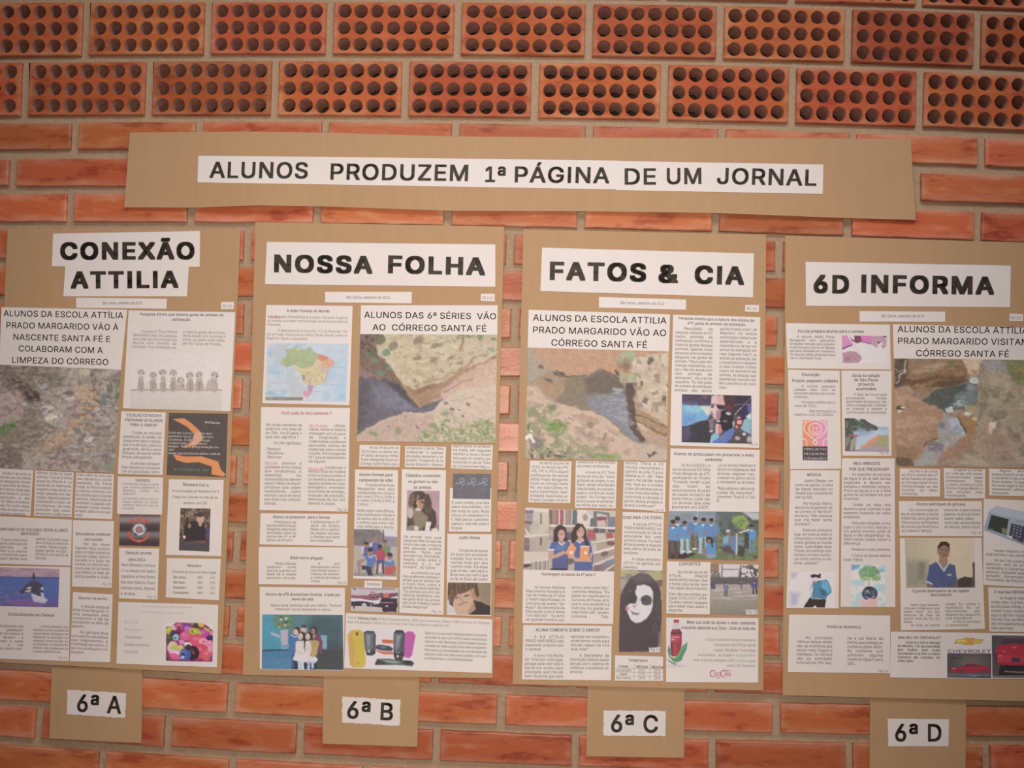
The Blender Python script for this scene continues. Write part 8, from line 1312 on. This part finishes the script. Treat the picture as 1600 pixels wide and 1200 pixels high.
D.clip([(1314.6, 579), (1393, 579.4), (1393, 712.5), (1316.5, 712)], label='clipping with a brush fire photo', items=lambda k, a, b: (k.line('Seca no estado', 1331.5, 588.8, 1375, 589, 4.7, 'b', 'd'), k.line('de São Paulo', 1334.5, 595.7, 1372, 595.9, 4.7, 'b', 'd'), k.line('provoca', 1341.5, 602.5, 1365.5, 602.6, 4.7, 'b', 'd'), k.line('queimadas', 1338, 609.5, 1369, 609.6, 4.7, 'b', 'd'),
    k.block('>A falta de chuva está|provocando muitas|queimadas bombeiros não|estão conseguindo combater|as chamas e pedem a|contribuição da população./', 1321.8, 614, 1385.5, 647.5, a, b), k.line('Pág. 04', 1374.5, 709.5, 1388.5, 709.7, 3.8, 'r', 'g')),
    pic=[([(1319.6, 653), (1388.7, 653.2), (1389, 706), (1320.4, 705.3)], (1240, 650, 10), (206, 204, 210), pic_fire, 0.75)])
D.clip([(1235, 734.7), (1312, 734.9), (1310.4, 950.6), (1228.6, 950)], label='tall clipping with a photo of someone in a blue hoodie', items=lambda k, a, b: (k.line('MÚSICA', 1261.5, 744, 1283, 744.2, 4.7, 'b', 'd'),
    k.block('>Justin Bieber um|jovem de apenas 16 anos|de idade nascido no|Canadá está conquistando|vários fãs/|~|>No mundo inteiro,|depois do lançamento de|seu primeiro cd "My World"|declarou: "Não pensava|que iria fazer tanto|sucesso"./|~|>Está em primeiro|lugar em todas as rádios e|conquista o coração de|muitas garotas do mundo|inteiro. Justin Bieber disse|"Gosto de meninas que|tenham um bom humor,|um lindo sorriso e um|olhar sedutor"/', 1242.5, 748.5, 1301.5, 883.5, a, b)),
    pic=[([(1235.6, 893.8), (1304.7, 894.2), (1303.4, 949.5), (1231.5, 949)], (1225, 875, 9.14), (214, 208, 216), pic_hoodie, 0.7)])
D.clip([(1315.7, 716), (1397.8, 716.5), (1399, 948.8), (1313.5, 948.2)], label='tall clipping with a tree growing from a held globe', items=lambda k, a, b: (k.line('MEIO AMBIENTE', 1333.5, 726.3, 1375.5, 726.5, 4.7, 'b', 'd'), k.line('POR QUE PRESERVAR?', 1327, 735.3, 1389, 735.6, 4.7, 'b', 'd'),
    k.block('>As questões de poluição|da água e do ar são temas|especiais e devem ser|tratados e repetidos sempre.|Poluir as águas e o ar é falta|grave na sociedade em que|vivemos./|~|>Todos os dias nós|devemos parar e pensar o que|estamos fazendo ao meio|ambiente./|~|>Atitudes simples como|jogar o lixo no lixo, reciclar o|lixo, plantar árvores, cuidar da|água e não desperdiçá-la,|entre outras coisas, fazem a|diferença./|~|>Preserve o meio ambiente./|~|>O futuro do planeta está em|suas mãos./', 1318, 738.5, 1392, 878, a, b)),
    pic=[([(1330.4, 882), (1383.4, 882.5), (1383, 948.3), (1329.6, 948)], (1225, 875, 9.14), (172, 204, 226), pic_earth, 0.65)])
D.clip([(1233, 960.3), (1391, 961.8), (1390.8, 1052), (1231, 1050)], items=lambda k, a, b: (k.line('Violência doméstica', 1292, 981.3, 1344.5, 982, 4.7, 'b', 'd'),
    k.block('>As principais|vítimas desse delito|são as mulheres por|serem mais frágeis e|indefesas. Os homens|são os principais|torturadores. Por isso,', 1245, 993.5, 1301, 1039, a, b), k.block('há a Lei Maria da|Penha que protege as|mulheres deste delito.|As mulheres que|sofrerem alguma|violência liguem para|181./', 1324, 994.5, 1380, 1040.5, a, b), k.line('Pág. 04', 1372.5, 1050, 1388, 1050.2, 3.8, 'r', 'g')))
D.clip([(1406, 732), (1469, 733), (1468.7, 776.2), (1406, 775.6)], items=lambda k, a, b: k.block('>No dia 4 de junho|de 2010, alunos das 6ª|séries fizeram um passeio|ao Córrego Santa Fé em|comemoração ao dia|mundial do Meio|Ambiente./', 1408.5, 733.5, 1465, 775, a, b))
D.clip([(1474.5, 731.5), (1539.6, 733), (1539, 779), (1476, 778.8)], items=lambda k, a, b: k.block('>Chegaram ao Córrego|por volta das 14h vieram|acompanhados pelas|professoras Rosi,|Luciane, Cristina e Lúcia|Elvira e fotografaram o|que acharam mais|interessante./', 1478, 731.5, 1535.5, 777.5, a, b))
D.clip([(1545, 732), (1610, 734), (1610, 775.5), (1546, 774.2)], items=lambda k, a, b: k.block('>Alguns alunos|quase pisaram a sereia|o suficiente na lata o resto|foram lavados. "O passeio|foi muito legal e vamos|manteremos", afirmou a|Alexandre/', 1549.5, 732.5, 1607, 773.5, a, b))
D.clip([(1404.4, 782.9), (1534, 782.9), (1534.9, 838.2), (1405.7, 837.3)], items=lambda k, a, b: (k.line('Alunos participam de gincana', 1432, 789.5, 1508, 790, 4.6, 'b', 'd'),
    k.block('>Em comemoração ao|dia do estudante a escola|Attilia fez uma gincana/|Vários alunos participaram|de provas que divertiram a|ao mesmo tempo./', 1407.5, 794, 1466, 833, a, b, mode='l', size=6), k.block('ensinaram a quem estava|jogando. As provas foram:|quem sabe sabe,/|matrículas, apresentações|de danças, entre outros./', 1475, 794, 1532, 827, a, b, mode='l', size=6), k.line('Pág. 04', 1518, 834, 1533, 834.3, 3.8, 'r', 'g')))
D.clip([(1537, 779.3), (1612, 782.5), (1612.5, 918), (1536.4, 914)], label='clipping with a picture of a grey voting machine', items=lambda k, a, b: k.block('>Nesta máquina você|pode escolher o seu candidato./|~|>No dia 3 de outubro os|eleitores vem às urnas|candidatos a: Governador,|estadual, Deputado federal,|Senador, Governador e|Presidente da República./', 1540.5, 857, 1608, 909, a, b),
    pic=[([(1537.4, 789), (1611.5, 792), (1611.8, 853), (1537.2, 850)], (1400, 775, 8), (210, 202, 204), pic_machine, 0.7)])
D.clip([(1406, 841), (1533.5, 840.5), (1539, 982.8), (1407.8, 985)], label='clipping with a photo of a boy in a blue shirt', items=lambda k, a, b: (k.line('O grande desempenho de um jogador', 1425.5, 925.5, 1515, 925, 4.6, 'b', 'd'), k.line('desconhecido', 1454, 931.5, 1487, 931.3, 4.4, 'b', 'd'),
    k.block('>Após o jogo realizado,|ninguém imaginava que|seguir fazer um gol|estadual de mais de|gostos mas ele fez um|atleta./|>Ao final, ao partida', 1411.5, 943, 1468, 980, 0.0, .02), k.block('chega" foi contra o|espetáculo foi um|desconhecido pelo|desporto da causa e foi|uma importância!/|>Ao final, foi uma surpresa|o campeonato!/', 1477, 941.5, 1531.5, 980, 0.0, .02)),
    pic=[([(1413.6, 841.5), (1522.8, 841), (1523.5, 918.3), (1416.2, 918.5)], (1400, 775, 8), (178, 170, 148), pic_player, 0.85)])
D.clip([(1544, 917.8), (1612.5, 919), (1612.5, 988), (1546, 986.8)], items=lambda k, a, b: (k.line('O mal das DROGAS', 1553.5, 927, 1604, 927.6, 4.6, 'b', 'd'),
    k.block('>As drogas já mataram|muitas mães, os jovens são|as principais vítimas, elas|viciam e por modismo|alguns não tem noção do|mundo fica, as famílias|são principalmente alvos|das garotas./', 1548, 931, 1608, 985, a, b)))
D.clip([(1392, 987), (1612.5, 990), (1612.5, 1061), (1390.8, 1058.5)], label='car advert with a gold emblem and two red cars', items=lambda k, a, b: (k.line('MALIBU DA CHEVROLET', 1404, 998, 1470, 998.6, 4, 'b', 'k'),
    k.block('>Esse é o novo design|do Malibu. Foi apresentado|por todos que mais|sonharam e já tem o maior|número de vendas no|mercado./', 1402.6, 1001, 1469.5, 1036, a, b, st='b', ink='k', size=5.6),
    k.line('CHEVROLET', 1481, 1019.7, 1548, 1020, 5, 'b', 'b')),
    pic=[([(1488, 995), (1539, 995.4), (1539, 1010), (1488, 1009.8)], (1400, 985, 8), (208, 200, 206), pic_bowtie, 0.5, 'gold cross-shaped car emblem'),
         ([(1480, 1020.5), (1549, 1021), (1549, 1059.3), (1480, 1058.5)], (1400, 985, 8), (82, 80, 84), pic_car1, 0.8), ([(1549.6, 992.6), (1611.5, 993.6), (1611.5, 1059.6), (1550.6, 1059)], (1400, 985, 8), (84, 82, 84), pic_car2, 0.8)])
